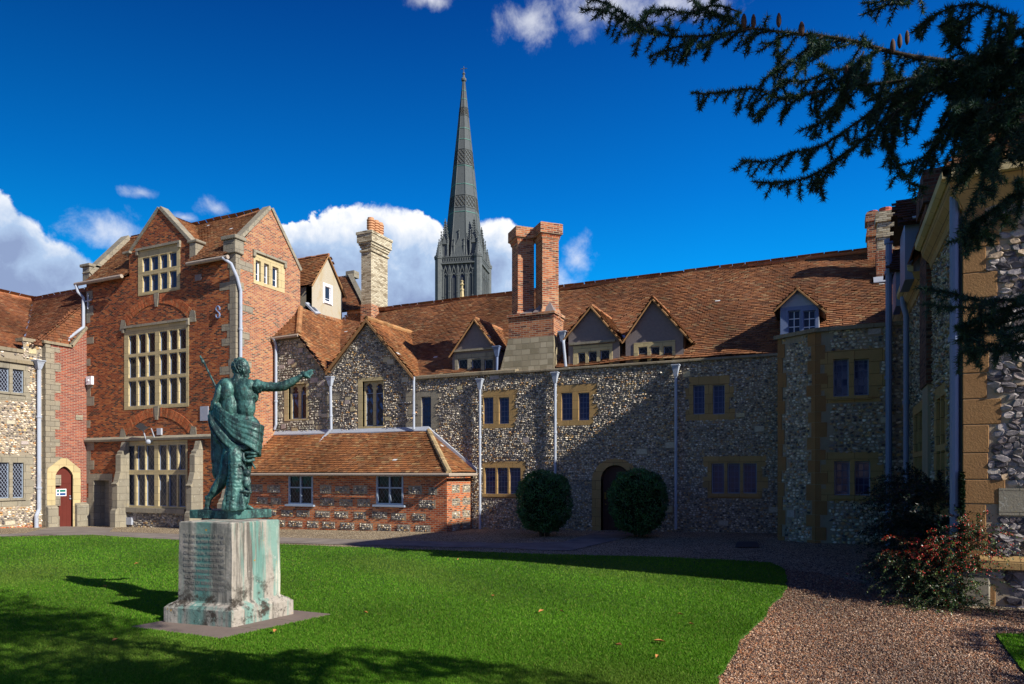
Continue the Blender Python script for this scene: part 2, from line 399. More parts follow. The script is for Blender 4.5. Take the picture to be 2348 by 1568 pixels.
K = dict
BR_A = [(.12, (.07, .028, .02)), (.3, (.22, .045, .016)), (.62, (.34, .075, .018)), (.95, (.48, .16, .045))]
M_ = K(
 brick_front=m_brick('old red brick', BR_A, mortar=(.32, .22, .13), grime=.38, patch=(.62, .45, .42), bw=.175, bh=.054, ms=.007),
 brick_side=m_brick('weathered pale red brick', [(.0, (.1, .05, .04)), (.25, (.30, .085, .045)), (.6, (.38, .12, .055)), (.95, (.46, .22, .09))], mortar=(.5, .41, .28), grime=.4, patch=(.95, .75, .6), bw=.175, bh=.056, ms=.008),
 brick_low=m_brick('orange red brick', [(.0, (.08, .03, .02)), (.2, (.3, .07, .03)), (.6, (.5, .13, .035)), (.95, (.62, .24, .09))], mortar=(.48, .36, .24), grime=.2, bw=.18, bh=.058, ms=.009),
 brick_left=m_brick('smooth crimson brick', [(.05, (.17, .045, .035)), (.5, (.25, .055, .035)), (.95, (.36, .11, .06))], mortar=(.42, .32, .24), grime=.25),
 brick_cream=m_brick('cream chimney brick', [(.0, (.22, .17, .1)), (.4, (.5, .43, .29)), (.95, (.62, .56, .4))], mortar=(.3, .26, .19), grime=.25, patch=(.8, .8, .8)),
 brick_chim=m_brick('chimney brick', [(.0, (.09, .035, .03)), (.3, (.26, .08, .045)), (.65, (.4, .13, .05)), (.95, (.5, .24, .12))], mortar=(.5, .42, .28), grime=.3),
 brick_dark=m_brick('dark stack brick', [(.0, (.03, .018, .015)), (.5, (.1, .04, .03)), (.95, (.16, .08, .05))], mortar=(.12, .1, .08)),
 ochre=m_stone('ochre ham stone', (.34, .215, .085), (.44, .30, .13), dark=(.13, .08, .04), grime=.3, joint=.3),
 ochre_red=m_stone('rust ochre quoin stone', (.26, .13, .05), (.38, .225, .095), dark=(.2, .1, .05), blocks=(2, 2), grime=.3, joint=0, bump=.8),
 lime=m_stone('grey limestone', (.22, .20, .15), (.35, .32, .25), dark=(.1, .09, .075), grime=.6, lichen=.5),
 cream=m_stone('cream limestone', (.47, .38, .19), (.56, .48, .29), dark=(.25, .2, .12), grime=.25, joint=.25, bump=.3),
 ashlar_c=m_stone('mixed coursed rubble stone', (.36, .32, .22), (.50, .45, .33), dark=(.2, .17, .12), blocks=(.3, .18), grime=.3, lichen=.25, joint=.6, bump=1.0, vary=1),
 ashlar=m_stone('patchy ashlar', (.21, .19, .145), (.38, .34, .26), dark=(.12, .1, .08), blocks=(.34, .2), grime=.35, lichen=.35, joint=.7, bump=.9),
 coping=m_stone('lichened coping stone', (.2, .16, .1), (.34, .3, .22), dark=(.05, .04, .03), blocks=(.9, 3), grime=.6, lichen=.6),
 render=m_plain('grey rendered plaster', (.20, .17, .165), .95, var=.25, scale=14, bump=.6, spec=.1),
 render_c=m_stone('flaking cream render', (.44, .40, .30), (.5, .46, .38), dark=(.36, .27, .13), blocks=(9, 9), grime=.9, joint=0, bump=.4),
 mortar=m_stone('flint mortar', (.29, .25, .185), (.38, .33, .25), dark=(.09, .08, .06), blocks=(9, 9), grime=.4, joint=0, bump=.8),
 mortar_b=m_stone('buff mortar', (.36, .29, .2), (.46, .38, .27), dark=(.15, .12, .09), blocks=(9, 9), grime=.4, joint=0, bump=.9),
 flint=m_attr('knapped flint', .5, 30, .55, .6, .012, .5),
 tile=m_attr('clay roof tile', .85, 25, .3, .4, .006, .2, moss=((.13, .11, .06), 5.5, .58, .5)),
 tile_base=m_plain('roof batten shade', (.06, .03, .02), .95),
 ridge=m_attr('ridge tile', .9, 20, .4, .4, .01, .2, moss=((.3, .24, .12), 6, .5, .6)),
 pipe=m_stone('pale blue painted iron', (.40, .46, .56), (.46, .52, .62), dark=(.2, .14, .09), blocks=(9, 9), grime=.45, joint=0, bump=.1),
 pipe_b=m_plain('blue grey painted iron', (.14, .19, .32), .45, var=.1, scale=20),
 gutter=m_plain('weathered grey gutter', (.34, .28, .22), .6, var=.3, scale=10),
 lead=m_plain('lead sheet', (.34, .37, .42), .5, var=.2, scale=6, bump=.4),
 casement=m_plain('blue grey casement paint', (.22, .28, .40), .5),
 white=m_plain('white paint', (.75, .76, .78), .5, var=.05),
 bframe=m_plain('slate blue window paint', (.26, .33, .42), .5, var=.1),
 door_r=m_plain('oxblood door paint', (.11, .02, .014), .5, var=.25, scale=3),
 door_d=m_plain('dark oak door', (.045, .018, .012), .6, var=.4, scale=6),
 black=m_plain('black iron', (.02, .02, .022), .6),
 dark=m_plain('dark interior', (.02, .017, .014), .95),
 curtain=m_plain('white curtain', (.7, .7, .68), .9),
 timber=m_plain('old oak bargeboard', (.28, .15, .06), .8, var=.4, scale=12),
 glass=m_glass('leaded rectangular glass', 'rect'),
 glass_d=m_glass('leaded diamond glass', 'dia', lead=(.07, .08, .1), lw=.007, cell=(.14, .2), base=(.006, .007, .009)),
 glass_l=m_glass('lattice leaded glass', 'dia', lead=(.26, .31, .4), cell=(.105, .16), base=(.008, .008, .012), lw=.008),
 glass_r=m_glass('bottle glass leaded lights', 'dia', lead=(.13, .13, .13), cell=(.2, .26), base=(.025, .03, .038), lw=.012),
 glass_b=m_glass('leaded blue glass', 'rect', lead=(.03, .04, .06), cell=(.12, .2), base=(.012, .022, .06)),
 glass_s=m_glass('stained glass', 'dia', lead=(.06, .06, .07), cell=(.14, .2), base=(.03, .012, .012), stain=(.06, .11, .26)),
 glass_p=m_glass('plain sash glass', 'rect', lead=(.6, .64, .7), cell=(9, 9), base=(.01, .02, .04)),
 terracotta=m_plain('terracotta pot', (.5, .26, .13), .8, var=.2),
 redpot=m_plain('red clay pot', (.4, .1, .06), .8),
)
# ------------------------------------------------------------------ wall, window and roof builders
def inpoly(U, V, poly):
    ins = np.zeros(len(U), dtype=bool); n = len(poly)
    for i in range(n):
        x0, y0 = poly[i]; x1, y1 = poly[(i+1) % n]
        c = ((y0 > V) != (y1 > V)); dy = (y1-y0) if abs(y1-y0) > 1e-9 else 1e-9
        ins ^= c & (U < (x1-x0)*(V-y0)/dy+x0)
    return ins
FL_PAL = np.array([(.68, .62, .50), (.55, .49, .38), (.40, .36, .31), (.23, .21, .19), (.08, .075, .08), (.50, .33, .14), (.38, .2, .08), (.62, .52, .36), (.15, .14, .14)])
FL_W = np.array([.13, .15, .15, .15, .15, .09, .05, .08, .05]); FL_W = FL_W/FL_W.sum()
def flints(P, outer, holes, size, parent, seed=1, Kn=6, proud=.25, pal=FL_PAL, wts=FL_W, name='flint_facing', tone=1.0, stones=.0, mat=None, fill=1.0):
    rg = np.random.default_rng(seed); us = [q[0] for q in outer]; vs = [q[1] for q in outer]
    u0, u1, v0, v1 = min(us), max(us), min(vs), max(vs); rh = size*.74
    UU, VV, WW, HH = [], [], [], []
    blocks = []
    if stones:
        nb = int((u1-u0)*(v1-v0)*stones)
        for _ in range(nb): blocks.append((rg.uniform(u0, u1), rg.uniform(v0, v1), rg.uniform(.09, .17), rg.uniform(.06, .1)))
    v = v0+rh*.3
    while v < v1:
        n = int((u1-u0)/(size*.6))+4; w = size*rg.uniform(.6, 1.5, n); c = np.cumsum(w)-w*.5+u0-size
        UU.append(c); WW.append(w); VV.append(v+rg.normal(0, rh*.1, n)); HH.append(rh*rg.uniform(.8, 1.12, n)); v += rh
    U, V, W, H = map(np.concatenate, (UU, VV, WW, HH))
    m = inpoly(U, V, outer)&(U-W*.4 > u0)&(U+W*.4 < u1)
    for h in holes: 
        m &= ~inpoly(U, V, h)
        hu = [q[0] for q in h]; hv = [q[1] for q in h]
        if len(h) == 4: m &= ~((U > min(hu)-W*.42)&(U < max(hu)+W*.42)&(V > min(hv)-H*.35)&(V < max(hv)+H*.35))
    for (bu, bv, ba, bb) in blocks: m &= ~((abs(U-bu) < ba+W*.4)&(abs(V-bv) < bb+H*.3))
    U, V, W, H = U[m], V[m], W[m], H[m]; n = len(U)
    a = W*.52*fill; b = H*.54*fill; rot = rg.normal(0, .28, n); dep = size*proud*rg.uniform(.5, 1.3, n)
    th = np.arange(Kn)*2*np.pi/Kn+rg.uniform(0, 1, (n, 1)); rr = rg.uniform(.70 if Kn < 8 else .8, 1.12, (n, Kn))
    cx, cy = np.cos(th)*rr*a[:, None], np.sin(th)*rr*b[:, None]
    cr, sr = np.cos(rot)[:, None], np.sin(rot)[:, None]
    X, Y = cx*cr-cy*sr, cx*sr+cy*cr
    tl_ = .35 if Kn < 8 else .18; tx, ty = rg.normal(0, tl_, (n, 1)), rg.normal(0, tl_, (n, 1))
    sh = rg.uniform(.5, .8, (n, Kn))
    D2 = dep[:, None]*(1+tx*np.cos(th)+ty*np.sin(th)); D2 = np.maximum(D2, .15*dep[:, None])
    ring1 = np.stack([U[:, None]+X, V[:, None]+Y, np.full((n, Kn), -.004)], -1)
    if Kn >= 8: D2 = D2*rg.uniform(.7, 1.2, (n, Kn))
    ring2 = np.stack([U[:, None]+X*sh, V[:, None]+Y*sh, D2], -1)
    Q = np.concatenate([ring1, ring2], 1).reshape(-1, 3)
    pts = np.array(P.O)+Q[:, :1]*np.array(P.U)+Q[:, 1:2]*np.array(P.V)+Q[:, 2:]*np.array(P.N)
    base = (np.arange(n)*2*Kn)[:, None, None]; k = np.arange(Kn); k2 = (k+1) % Kn
    quads = base+np.stack([k, k2, k2+Kn, k+Kn], -1)[None]
    caps = base[:, 0]+(k+Kn)[None]
    if Kn >= 8: caps = (base[:, 0][:, :, None] if False else (base+np.stack([np.full(Kn-2, Kn), k[:-2]+1+Kn, k[:-2]+2+Kn], -1)[None]))
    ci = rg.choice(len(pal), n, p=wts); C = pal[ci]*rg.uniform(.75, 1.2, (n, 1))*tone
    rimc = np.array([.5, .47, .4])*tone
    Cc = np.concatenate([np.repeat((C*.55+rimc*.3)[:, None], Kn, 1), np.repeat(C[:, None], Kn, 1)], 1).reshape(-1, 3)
    o = mesh_obj(name, pts, [(quads, 4), (caps, Kn if Kn < 8 else 3)], mat or M_['flint'], parent, cols=np.clip(Cc, 0, 1), nsides='blocks', uv=False)
    if blocks:
        mb = MB(); mb.col = (.4, .37, .3)
        for (bu, bv, ba, bb) in blocks:
            q = [(bu-ba, bv-bb), (bu+ba, bv-bb*rg.uniform(.7, 1)), (bu+ba*rg.uniform(.85, 1), bv+bb), (bu-ba, bv+bb*rg.uniform(.8, 1))]
            if not inpoly(np.array([p[0] for p in q]), np.array([p[1] for p in q]), outer).all(): continue
            bad = False
            for h in holes:
                for p in q+[(bu, bv)]:
                    if inpoly(np.array([p[0]]), np.array([p[1]]), h)[0]: bad = True
                for p in h:
                    if abs(p[0]-bu) < ba and abs(p[1]-bv) < bb: bad = True
            if bad: continue
            mb.col = tuple(np.array([(.42, .38, .28), (.36, .31, .28), (.45, .38, .22)][rg.integers(3)])*tone); mb.prism(P, q, [], .02+.01*rg.random(), -.01)
        if mb.v: mb.build('block_stones', M_['flint'], parent)
    return o

TL_PAL = np.array([(.42, .15, .06), (.34, .12, .055), (.50, .21, .09), (.24, .095, .05), (.15, .065, .04), (.56, .33, .17), (.38, .18, .10), (.3, .2, .11)])
TL_W = np.array([.23, .21, .15, .13, .09, .05, .10, .04])
def tiles(polys, parent, course=.1, w=.165, seed=1, name='roof', tone=(1, 1, 1), sag=.02, wts=TL_W, lift=.028):
    """polys: planar 3D polygons; every clay tile is laid as its own small slab, course over course"""
    rg = np.random.default_rng(seed); VS, QS, CS = [], [], []; off = 0; base = MB(); base.col = (.08, .04, .025)
    for poly in polys:
        poly = [Vector(p) for p in poly]; n = Vector((0, 0, 0))
        for i in range(len(poly)): n += (poly[i]-poly[0]).cross(poly[(i+1) % len(poly)]-poly[0])
        n.normalize()
        if n.z < 0: n = -n; poly = poly[::-1]
        t = Vector((-n.y, n.x, 0)).normalized(); b = n.cross(t); O = poly[0]
        p2 = [((p-O).dot(t), (p-O).dot(b)) for p in poly]
        base.face([p-n*(.014+1.6*abs(sag)) for p in poly])
        us = [p[0] for p in p2]; vs = [p[1] for p in p2]; u0, u1, v0, v1 = min(us), max(us), min(vs), max(vs)
        nr = int((v1-v0)/course)+2; nc = int((u1-u0)/w)+3
        r_, c_ = np.meshgrid(np.arange(nr), np.arange(nc), indexing='ij'); r_ = r_.ravel(); c_ = c_.ravel()
        U = u0+(c_-.5+.5*(r_ % 2))*w+rg.normal(0, .006, len(r_)); V = v0+r_*course+rg.normal(0, .005, len(r_))
        m = inpoly(U, V+course*.3, p2); U = U[m]; V = V[m]; k = len(U)
        if not k: continue
        hw = w*.485; ang = rg.normal(0, .02, k); j = np.abs(rg.normal(0, .004, k)); slip = rg.random(k) < .02
        bow = sag*(np.sin(U*.8+seed)*np.sin(V*1.1+seed*2)+.5*np.sin(U*2.1+V*.7))
        lo = lift+j+slip*.012
        def P3(uu, vv, dd): return np.array(O)+uu[:, None]*np.array(t)+vv[:, None]*np.array(b)+dd[:, None]*np.array(n)
        A = P3(U-hw, V+ang*hw, bow+lo); B = P3(U+hw, V-ang*hw, bow+lo); C = P3(U+hw, V+course*1.25, bow+.004+j*.3); D = P3(U-hw, V+course*1.25, bow+.004+j*.3)
        E = P3(U-hw, V+ang*hw, bow+lo-.022); G = P3(U+hw, V-ang*hw, bow+lo-.022)
        VS.append(np.stack([A, B, C, D, E, G], 1).reshape(-1, 3)); i0 = off+np.arange(k)*6
        QS.append(np.concatenate([np.stack([i0, i0+1, i0+2, i0+3], 1), np.stack([i0+4, i0+5, i0+1, i0], 1)])); off += 6*k
        cc = np.array((.61, .69, .66))*TL_PAL[rg.choice(len(TL_PAL), k, p=wts/wts.sum())]*rg.uniform(.85, 1.15, (k, 1))*np.array(tone); cc = cc*.62+cc.mean(0)*.38; cc = cc*(1+.22*np.sin(U*.9+seed)*np.sin(V*1.3+U*.4)+.12*np.sin(U*3.1+V*.5))[:, None]
        cc[rg.random(k) < .0025] = (.6, .6, .58)
        CS.append(np.repeat(cc, 6, 0))
    bv = np.array(base.v); nb = len(bv); maxn = [len(f) for f in base.f]
    VV = np.concatenate([bv]+VS); cols = np.concatenate([np.array(base.c)]+CS)
    blocks = [(np.array([f]), len(f)) for f in base.f]+[(np.concatenate(QS)+nb, 4)]
    return mesh_obj(name, VV, blocks, M_['tile'], parent, cols=np.clip(cols, 0, 1), nsides='blocks', uv=False)

def ridge(pts, parent, r=.1, step=.3, seed=3, name='ridge_tiles', col=(.36, .15, .07)):
    rg = random.Random(seed); mb = MB()
    for a, b in zip(pts[:-1], pts[1:]):
        a, b = Vector(a), Vector(b); L = (b-a).length; n = max(1, int(L/step)); d = (b-a)/n
        for i in range(n):
            k = rg.uniform(.7, 1.25); mb.col = tuple(c*k for c in col); dz = Vector((0, 0, rg.uniform(-.012, .012)-.03))
            mb.tube([a+d*i+dz, a+d*(i+1.03)+dz], [r, r*1.1], 8)
    return mb.build(name, M_['ridge'], parent)

def arch(u0, v0, u1, v1, rise, pointed=False, n=8):
    """rectangle with a curved head: springing at v1-rise"""
    s = v1-rise; c = (u0+u1)/2; h = (u1-u0)/2; pts = [(u0, v0), (u1, v0)]
    for i in range(2*n+1):
        t = i/(2*n)
        if pointed:
            x = u1-(u1-u0)*t; q = abs(x-c)/h; y = s+rise*max(0, 1-min(1, q)**1.6)**.75
        else:
            a = math.pi*t; x = c+h*math.cos(a); y = s+rise*math.sin(a)
        pts.append((x, y))
    return pts
def grow(r, d): return (r[0]-d, r[1]-d, r[2]+d, r[3]+d)
def stepped(r, rows, seed, amp=.12, left=True, right=True, base=.0):
    """a stone surround whose side blocks run out into the wall by turns"""
    rg = random.Random(seed); u0, v0, u1, v1 = r; h = (v1-v0)/rows; out = [(u0, v0), (u1, v0)]
    for i in range(rows):
        d = (amp if i % 2 == seed % 2 else base)*rg.uniform(.6, 1.1) if right else 0
        out += [(u1+d, v0+i*h), (u1+d, v0+(i+1)*h)]
    for i in reversed(range(rows)):
        d = (amp if i % 2 == seed % 2 else base)*rg.uniform(.6, 1.1) if left else 0
        out += [(u0-d, v0+(i+1)*h), (u0-d, v0+i*h)]
    o2 = []
    for p in out:
        if not o2 or (abs(p[0]-o2[-1][0])+abs(p[1]-o2[-1][1])) > 1e-6: o2.append(p)
    if abs(o2[0][0]-o2[-1][0])+abs(o2[0][1]-o2[-1][1]) < 1e-6: o2.pop()
    return o2
def bound(polys):
    us = [q[0] for p in polys for q in p]; vs = [q[1] for p in polys for q in p]; return (min(us), min(vs), max(us), max(vs))
def window(P, parent, outer, lights, stone, glass, casement='casement', depth=.2, gd=.14, proud=.012, outline=None, sill=False, hood=None, cw=.022, name='window', curtain=None, label=None):
    """outer: rect of the stone surround; lights: rects or polygons. Returns (hole polygon for the wall, outline to keep clear)."""
    polys = [R(l) if len(l) == 4 and not isinstance(l[0], tuple) else l for l in lights]
    ol = outline or R(outer); mb = MB(); mb.prism(P, ol, polys, proud, -depth)
    if sill: 
        b = bound(polys); mb.prism(P, R((b[0]-.06, b[1]-.09, b[2]+.06, b[1]-.005)), [], proud+.05, 0, True)
    fr = mb.build(name, M_[stone], parent); root = fr
    if label: fr['label'] = label
    for p in polys:
        b = bound([p]); g = MB(); g.prism(P, [(q[0]+(.03 if q[0] > (b[0]+b[2])/2 else -.03), q[1]+(.03 if q[1] > (b[1]+b[3])/2 else -.03)) for q in p], [], -gd, -gd-.01, sides=False)
        g.build('pane', M_[glass], fr)
        if casement:
            c = MB(); cu, cv = (b[0]+b[2])/2, (b[1]+b[3])/2
            sx = 1-2*cw/(b[2]-b[0]); sy = 1-2*cw/(b[3]-b[1])
            c.prism(P, p, [[(cu+(q[0]-cu)*sx, cv+(q[1]-cv)*sy) for q in p]], -gd+.02, -gd-.005); c.build('casement', M_[casement], fr)
    if hood:
        h = MB(); u0, v0, u1, v1 = ol and bound([ol]) or outer
        h.prism(P, [(u0-.05, v1), (u1+.05, v1), (u1+.05, v1+.09), (u0-.05, v1+.09)], [], .09, 0, True)
        h.prism(P, R((u0-.05, v1-.16, u0+.06, v1)), [], .08, 0, True); h.prism(P, R((u1-.06, v1-.16, u1+.05, v1)), [], .08, 0, True)
        h.build('hood_mould', M_[hood], fr)
    bb = grow(bound(polys), .012)
    return R(bb), ol
def quoins(P, edge, sgn, v0, v1, parent, mat='lime', long=.5, short=.3, h=.3, proud=.01, seed=1, gap=0, other=None, name='quoins'):
    """alternating corner blocks on plane P starting at u=edge running in direction sgn (and on plane other, swapped)"""
    rg = random.Random(seed); mb = MB(); v = v0; i = 0; rects = []
    while v < v1-.05:
        hh = min(h*rg.uniform(.8, 1.25), v1-v); L = (long if i % 2 else short)*rg.uniform(.85, 1.12)
        a, b = (edge, edge+L) if sgn > 0 else (edge-L, edge)
        mb.prism(P, R((a, v+.004, b, v+hh-.004)), [], proud+rg.uniform(0, .004), -.05); rects.append(R((a, v, b, v+hh)))
        if other:
            P2, e2, s2 = other; L2 = (short if i % 2 else long)*rg.uniform(.85, 1.1)
            a, b = (e2, e2+L2) if s2 > 0 else (e2-L2, e2); mb.prism(P2, R((a, v+.004, b, v+hh-.004)), [], proud+.002+rg.uniform(0, .003), -.05)
        v += hh+gap*(rg.random() < .6)*h; i += 1
    mb.build(name, M_[mat], parent); return rects
def wall(name, P, outer, holes, mat, parent, thick=.3):
    mb = MB(); mb.prism(P, outer, holes, 0, -thick, outer_sides=False); return mb.build(name, M_[mat], parent)
def downpipe(parent, pts, r=.05, hopper=None, joints=(), mat='pipe', name='downpipe'):
    mb = MB(); mb.tube(pts, r, 10); pts = [Vector(p) for p in pts]
    for a, b in zip(pts[:-1], pts[1:]):
        L = (b-a).length
        if L > 1.2:
            n = max(1, int(L/1.9))
            for k in range(n):
                q = a+(b-a)*((k+.7)/n); d = (b-a).normalized()*.035; mb.tube([q-d, q+d], r*1.35, 10)
    if hopper:
        h = Vector(hopper); w = r*2.6
        def fr(z, s): return [(h.x-s, h.y-s, h.z+z), (h.x+s, h.y-s, h.z+z), (h.x+s, h.y+s*.7, h.z+z), (h.x-s, h.y+s*.7, h.z+z)]
        mb.hexa(fr(-.28, r*1.1)+fr(-.08, w*.75)); mb.hexa(fr(-.08, w*.75)+fr(.02, w)); mb.hexa(fr(.02, w*1.12)+fr(.05, w*1.12))
    return mb.build(name, M_[mat], parent)
def lift_rect(P, pts): return [P.uv(x, y) for x, y in pts]
# ================================================================== the long flint range
FY = 19.7; PF = PY(FY)
rng_ = thing('flint_range', (-6, FY, 0), 'long two-storey flint range with clay-tiled roof, dormers and an arched door behind clipped bushes', 'building')
def rF(x0, y0, x1, y1): return PF.rect(x0, y0, x1, y1)
top = 4.9; XL = onY(952, 900, FY).x; XR = onY(1795, 900, FY).x
HF = []; EX = []
def addw(outer, lights, stone, glass, rows=None, seed=0, **k):
    o = rF(*outer); ol = stepped(o, rows, seed, k.pop('amp', .14), k.pop('left', True), k.pop('right', True)) if rows else None
    h, e = window(PF, rng_, o, [LR(FY, .09, *l) for l in lights], stone, glass, outline=ol, gd=.09, depth=.12, **k)
    HF.append(h); EX.append(e)
addw((1107, 896, 1180, 980), [(1111, 912, 1131, 971), (1146.5, 912, 1167, 971)], 'ochre', 'glass', 4, 1, left=False, amp=.1, label='two-light window with ochre surround next to the pipe')
addw((1277, 884, 1360, 974), [(1289, 901.5, 1312, 963), (1328, 901.5, 1351, 963)], 'ochre', 'glass', 4, 1, left=False)
addw((1580, 865, 1672, 962), [(1590, 883.5, 1615, 949), (1635, 883.5, 1661, 949)], 'ochre', 'glass', 4, 0)
addw((1107, 1058, 1200, 1142), [(1114, 1072, 1136, 1132), (1142.5, 1072, 1164, 1132), (1170.5, 1072, 1193.5, 1132)], 'ochre', 'glass', 3, 0, left=False, sill=True, amp=.1)
addw((1622, 1046, 1747, 1143), [(1632, 1062, 1660, 1131), (1668, 1062, 1696, 1131), (1704, 1062, 1734.5, 1131)], 'ochre', 'glass', 4, 1, sill=True)
addw((958, 899, 999, 981), [(969, 910.5, 988.3, 979.4)], 'lime', 'glass_b', 3, 0)
# arched door
ds = PF.rect(1356.8, 1051.3, 1465, 1230); di = PF.rect(1377.5, 1066.2, 1444, 1230)
oa = arch(ds[0], -.3, ds[2], ds[3], (ds[2]-ds[0])/2*.92); ia = arch(di[0], -.3, di[2], di[3], (di[2]-di[0])/2*.95)
mb = MB(); mb.prism(PF, oa, [ia], .02, -.3); fr = mb.build('door_surround', M_['ochre'], rng_)
mb = MB(); mb.prism(PF, ia, [], -.2, -.25)
for k in range(1, 5):
    u = di[0]+(di[2]-di[0])*k/5; mb.prism(PF, R((u-.006, -.2, u+.006, di[3]-.25)), [], -.19, -.2)
dr = mb.build('door', M_['door_d'], rng_); dr['label'] = 'dark oak arched door half hidden by the bush'
hd = MB(); u, v = PF.uv(1384, 1137); hd.prism(PF, R((u-.03, v-.1, u+.02, v+.1)), [], -.15, -.19, True); hd.tube([PF.p(u, v+.03, -.15), PF.p(u, v+.03, -.1)], .02); hd.tube([PF.p(u, v-.25, -.19), PF.p(u, v-.25, -.165)], .022)
hd.build('handle', m_plain('brass', (.5, .35, .1), .3, 1), dr)
HF.append(ia); EX.append(oa)
outerF = [(XL, -1), (XR, -1), (XR, top), (XL, top)]
wall('wall', PF, outerF, HF, 'mortar', rng_)
flints(PF, [(XL, -.35), (XR, -.35), (XR, top-.02), (XL, top-.02)], EX, .074, rng_, seed=11, stones=.45, proud=.36, tone=1.0)
mb = MB()
a = onY(955, 868, FY-.08); 
mb.hexa([(XL, FY-.1, 4.86), (-9, FY-.1, 4.86), (-9, FY+.3, 4.86), (XL, FY+.3, 4.86), (XL, FY-.1, 4.97), (-9, FY-.1, 4.97), (-9, FY+.3, 5.05), (XL, FY+.3, 5.05)])
mb.hexa([(-8.98, FY-.09, 4.84), (XR, FY-.09, 4.84), (XR, FY+.3, 4.84), (-8.98, FY+.3, 4.84), (-8.98, FY-.09, 4.915), (XR, FY-.09, 4.915), (XR, FY+.3, 4.97), (-8.98, FY+.3, 4.97)])
mb.build('coping', M_['coping'], rng_, bevel=.015)
wall('rear_wall', PY(27.9), [(-19, -1), (6, -1), (6, 5), (-19, 5)], [], 'mortar', rng_)
# main roof
RY, RZ = 24.0, 8.58; EYV, EZ = 19.95, 5.0
def mz(Y): return EZ+(RZ-EZ)*(Y-EYV)/(RY-EYV)
tiles([[(6, EYV, EZ), (6, RY, RZ), (-19, RY, RZ), (-19, EYV, EZ)]], rng_, .098, .16, seed=4, sag=.045, name='roof', tone=(.92, .9, .95))
tiles([[(6, RY, RZ), (6, 27.9, EZ), (-19, 27.9, EZ), (-19, RY, RZ-.03)]], rng_, .3, .4, seed=5, name='rear_roof')
rp = [(6, RY, RZ+.06)]+[(x, RY, RZ+.06+.0*max(0, (-6-x))/9+.03*math.sin(x*.9)) for x in (3, 0, -3, -6, -9, -12, -15, -19)]
ridge(rp, rng_, .07, .25, seed=3)
# downpipes on the front
gl = lambda x, d=.13: onY(x, 1000, FY-d).x
def frontpipe(x, ytop, ybot, hop=True, mat='pipe'):
    X = gl(x); z1 = onY(x, ytop, FY-.13).z; z0 = onY(x, ybot, FY-.13).z
    downpipe(rng_, [(X, FY-.13, z1-.2 if hop else z1), (X, FY-.13, z0)], .041, hopper=(X, FY-.13, z1) if hop else None, mat=mat)
    if hop:
        mb = MB(); mb.box((X-.14, FY-.004, z1+.03), (X+.14, FY+.1, z1+.19)); mb.build('spout_opening', M_['dark'], rng_)
frontpipe(1100, 872, 1218); frontpipe(1272.5, 857, 1213); frontpipe(1549, 840, 1213); frontpipe(948.5, 864, 984, False)

# dormers (front gablets standing just behind the parapet)
def dormer(parent, Yf, apex, lw, rw, base_y, eaveL, eaveR, mat_face, winrect, lights, glass, stone='cream', hood_y=None, name='dormer', tone=(1, 1, 1), roofend=None, over=.13, ridge_r=.05):
    P = PY(Yf); A = P.uv(*apex); L = P.uv(*eaveL); Rr = P.uv(*eaveR); wl = P.uv(lw, base_y)[0]; wr = P.uv(rw, base_y)[0]; zb = P.uv(lw, base_y)[1]-.4
    def edge(u):  # height of the gable edge at u
        return L[1]+(A[1]-L[1])*(u-L[0])/(A[0]-L[0]) if u < A[0] else Rr[1]+(A[1]-Rr[1])*(Rr[0]-u)/(Rr[0]-A[0])
    hole = []; root = None
    face = [(wl, zb), (wr, zb), (wr, edge(wr)-.03), (A[0], A[1]-.03), (wl, edge(wl)-.03)]
    mb = MB(); w = P.rect(*winrect); bb = bound([R(P.rect(*l)) for l in lights]); mb.prism(P, face, [R(grow(bb, .012))], 0, -.12)
    zback = max(A[1], 6); Yb = EYV+(A[1]-EZ)*(RY-EYV)/(RZ-EZ)+.4
    # cheeks
    for u, s in ((wl, -1), (wr, 1)):
        mb.face([P.p(u, zb, -.02), P.p(u, edge(u)-.04, -.02), (u, Yb, edge(u)-.04), (u, Yb, zb)][::s])
    root = mb.build(name, M_[mat_face], parent)
    window(P, root, w, [P.rect(*l) for l in lights], stone, glass, name='window', proud=.02, depth=.1, gd=.07)
    if hood_y:
        h = MB(); v = P.uv(lw, hood_y)[1]; h.pbox(P, (w[0]-.1, v-.04, w[2]+.1, v+.03), .1, -.02); h.build('hood_mould', M_['lime'], root)
    Af = P.p(A[0], A[1], over); Ab = Vector((A[0], Yb, A[1]))
    for E in (L, Rr):
        Ef = P.p(E[0], E[1], over); 
        Ye = EYV+(E[1]-EZ)*(RY-EYV)/(RZ-EZ); Eb = Vector((E[0], max(Ye+.15, Yf+.1), E[1]))
        tiles([[Ef, Af, Ab, Eb]], root, .1, .15, seed=int(abs(A[0]*13)), name='roof', tone=tone, sag=.01)
        b = MB(); d = Vector((0, 0, -.05)); b.tube([Ef+d, Af+d], .03, 5); b.build('verge', M_['timber'], root)
    ridge([Af+Vector((0, 0, .04)), Ab+Vector((0, 0, .04))], root, ridge_r, .25)
    return root
dormer(rng_, 20.05, (1091, 731), 1037, 1137, 858, (1033, 817), (1141, 800), 'render', (1043, 814, 1133, 862), [(1050, 824, 1072, 856), (1081, 824, 1103, 856), (1110, 824, 1130, 856)], 'glass_d', 'lime', 806)
dormer(rng_, 20.05, (1357, 702), 1303, 1420, 850, (1293, 779), (1429, 784), 'render', (1314, 795, 1404, 846), [(1325, 809, 1342, 842), (1349, 806, 1368, 841), (1376, 803, 1397, 840)], 'glass_d', 'cream', 790)
dormer(rng_, 20.05, (1497, 684), 1434, 1566, 845, (1428, 785), (1588, 783), 'render', (1453, 787, 1548, 836), [(1463, 796, 1484, 832), (1492, 795, 1512, 830), (1521, 794, 1541, 829)], 'glass_d', 'cream', None)
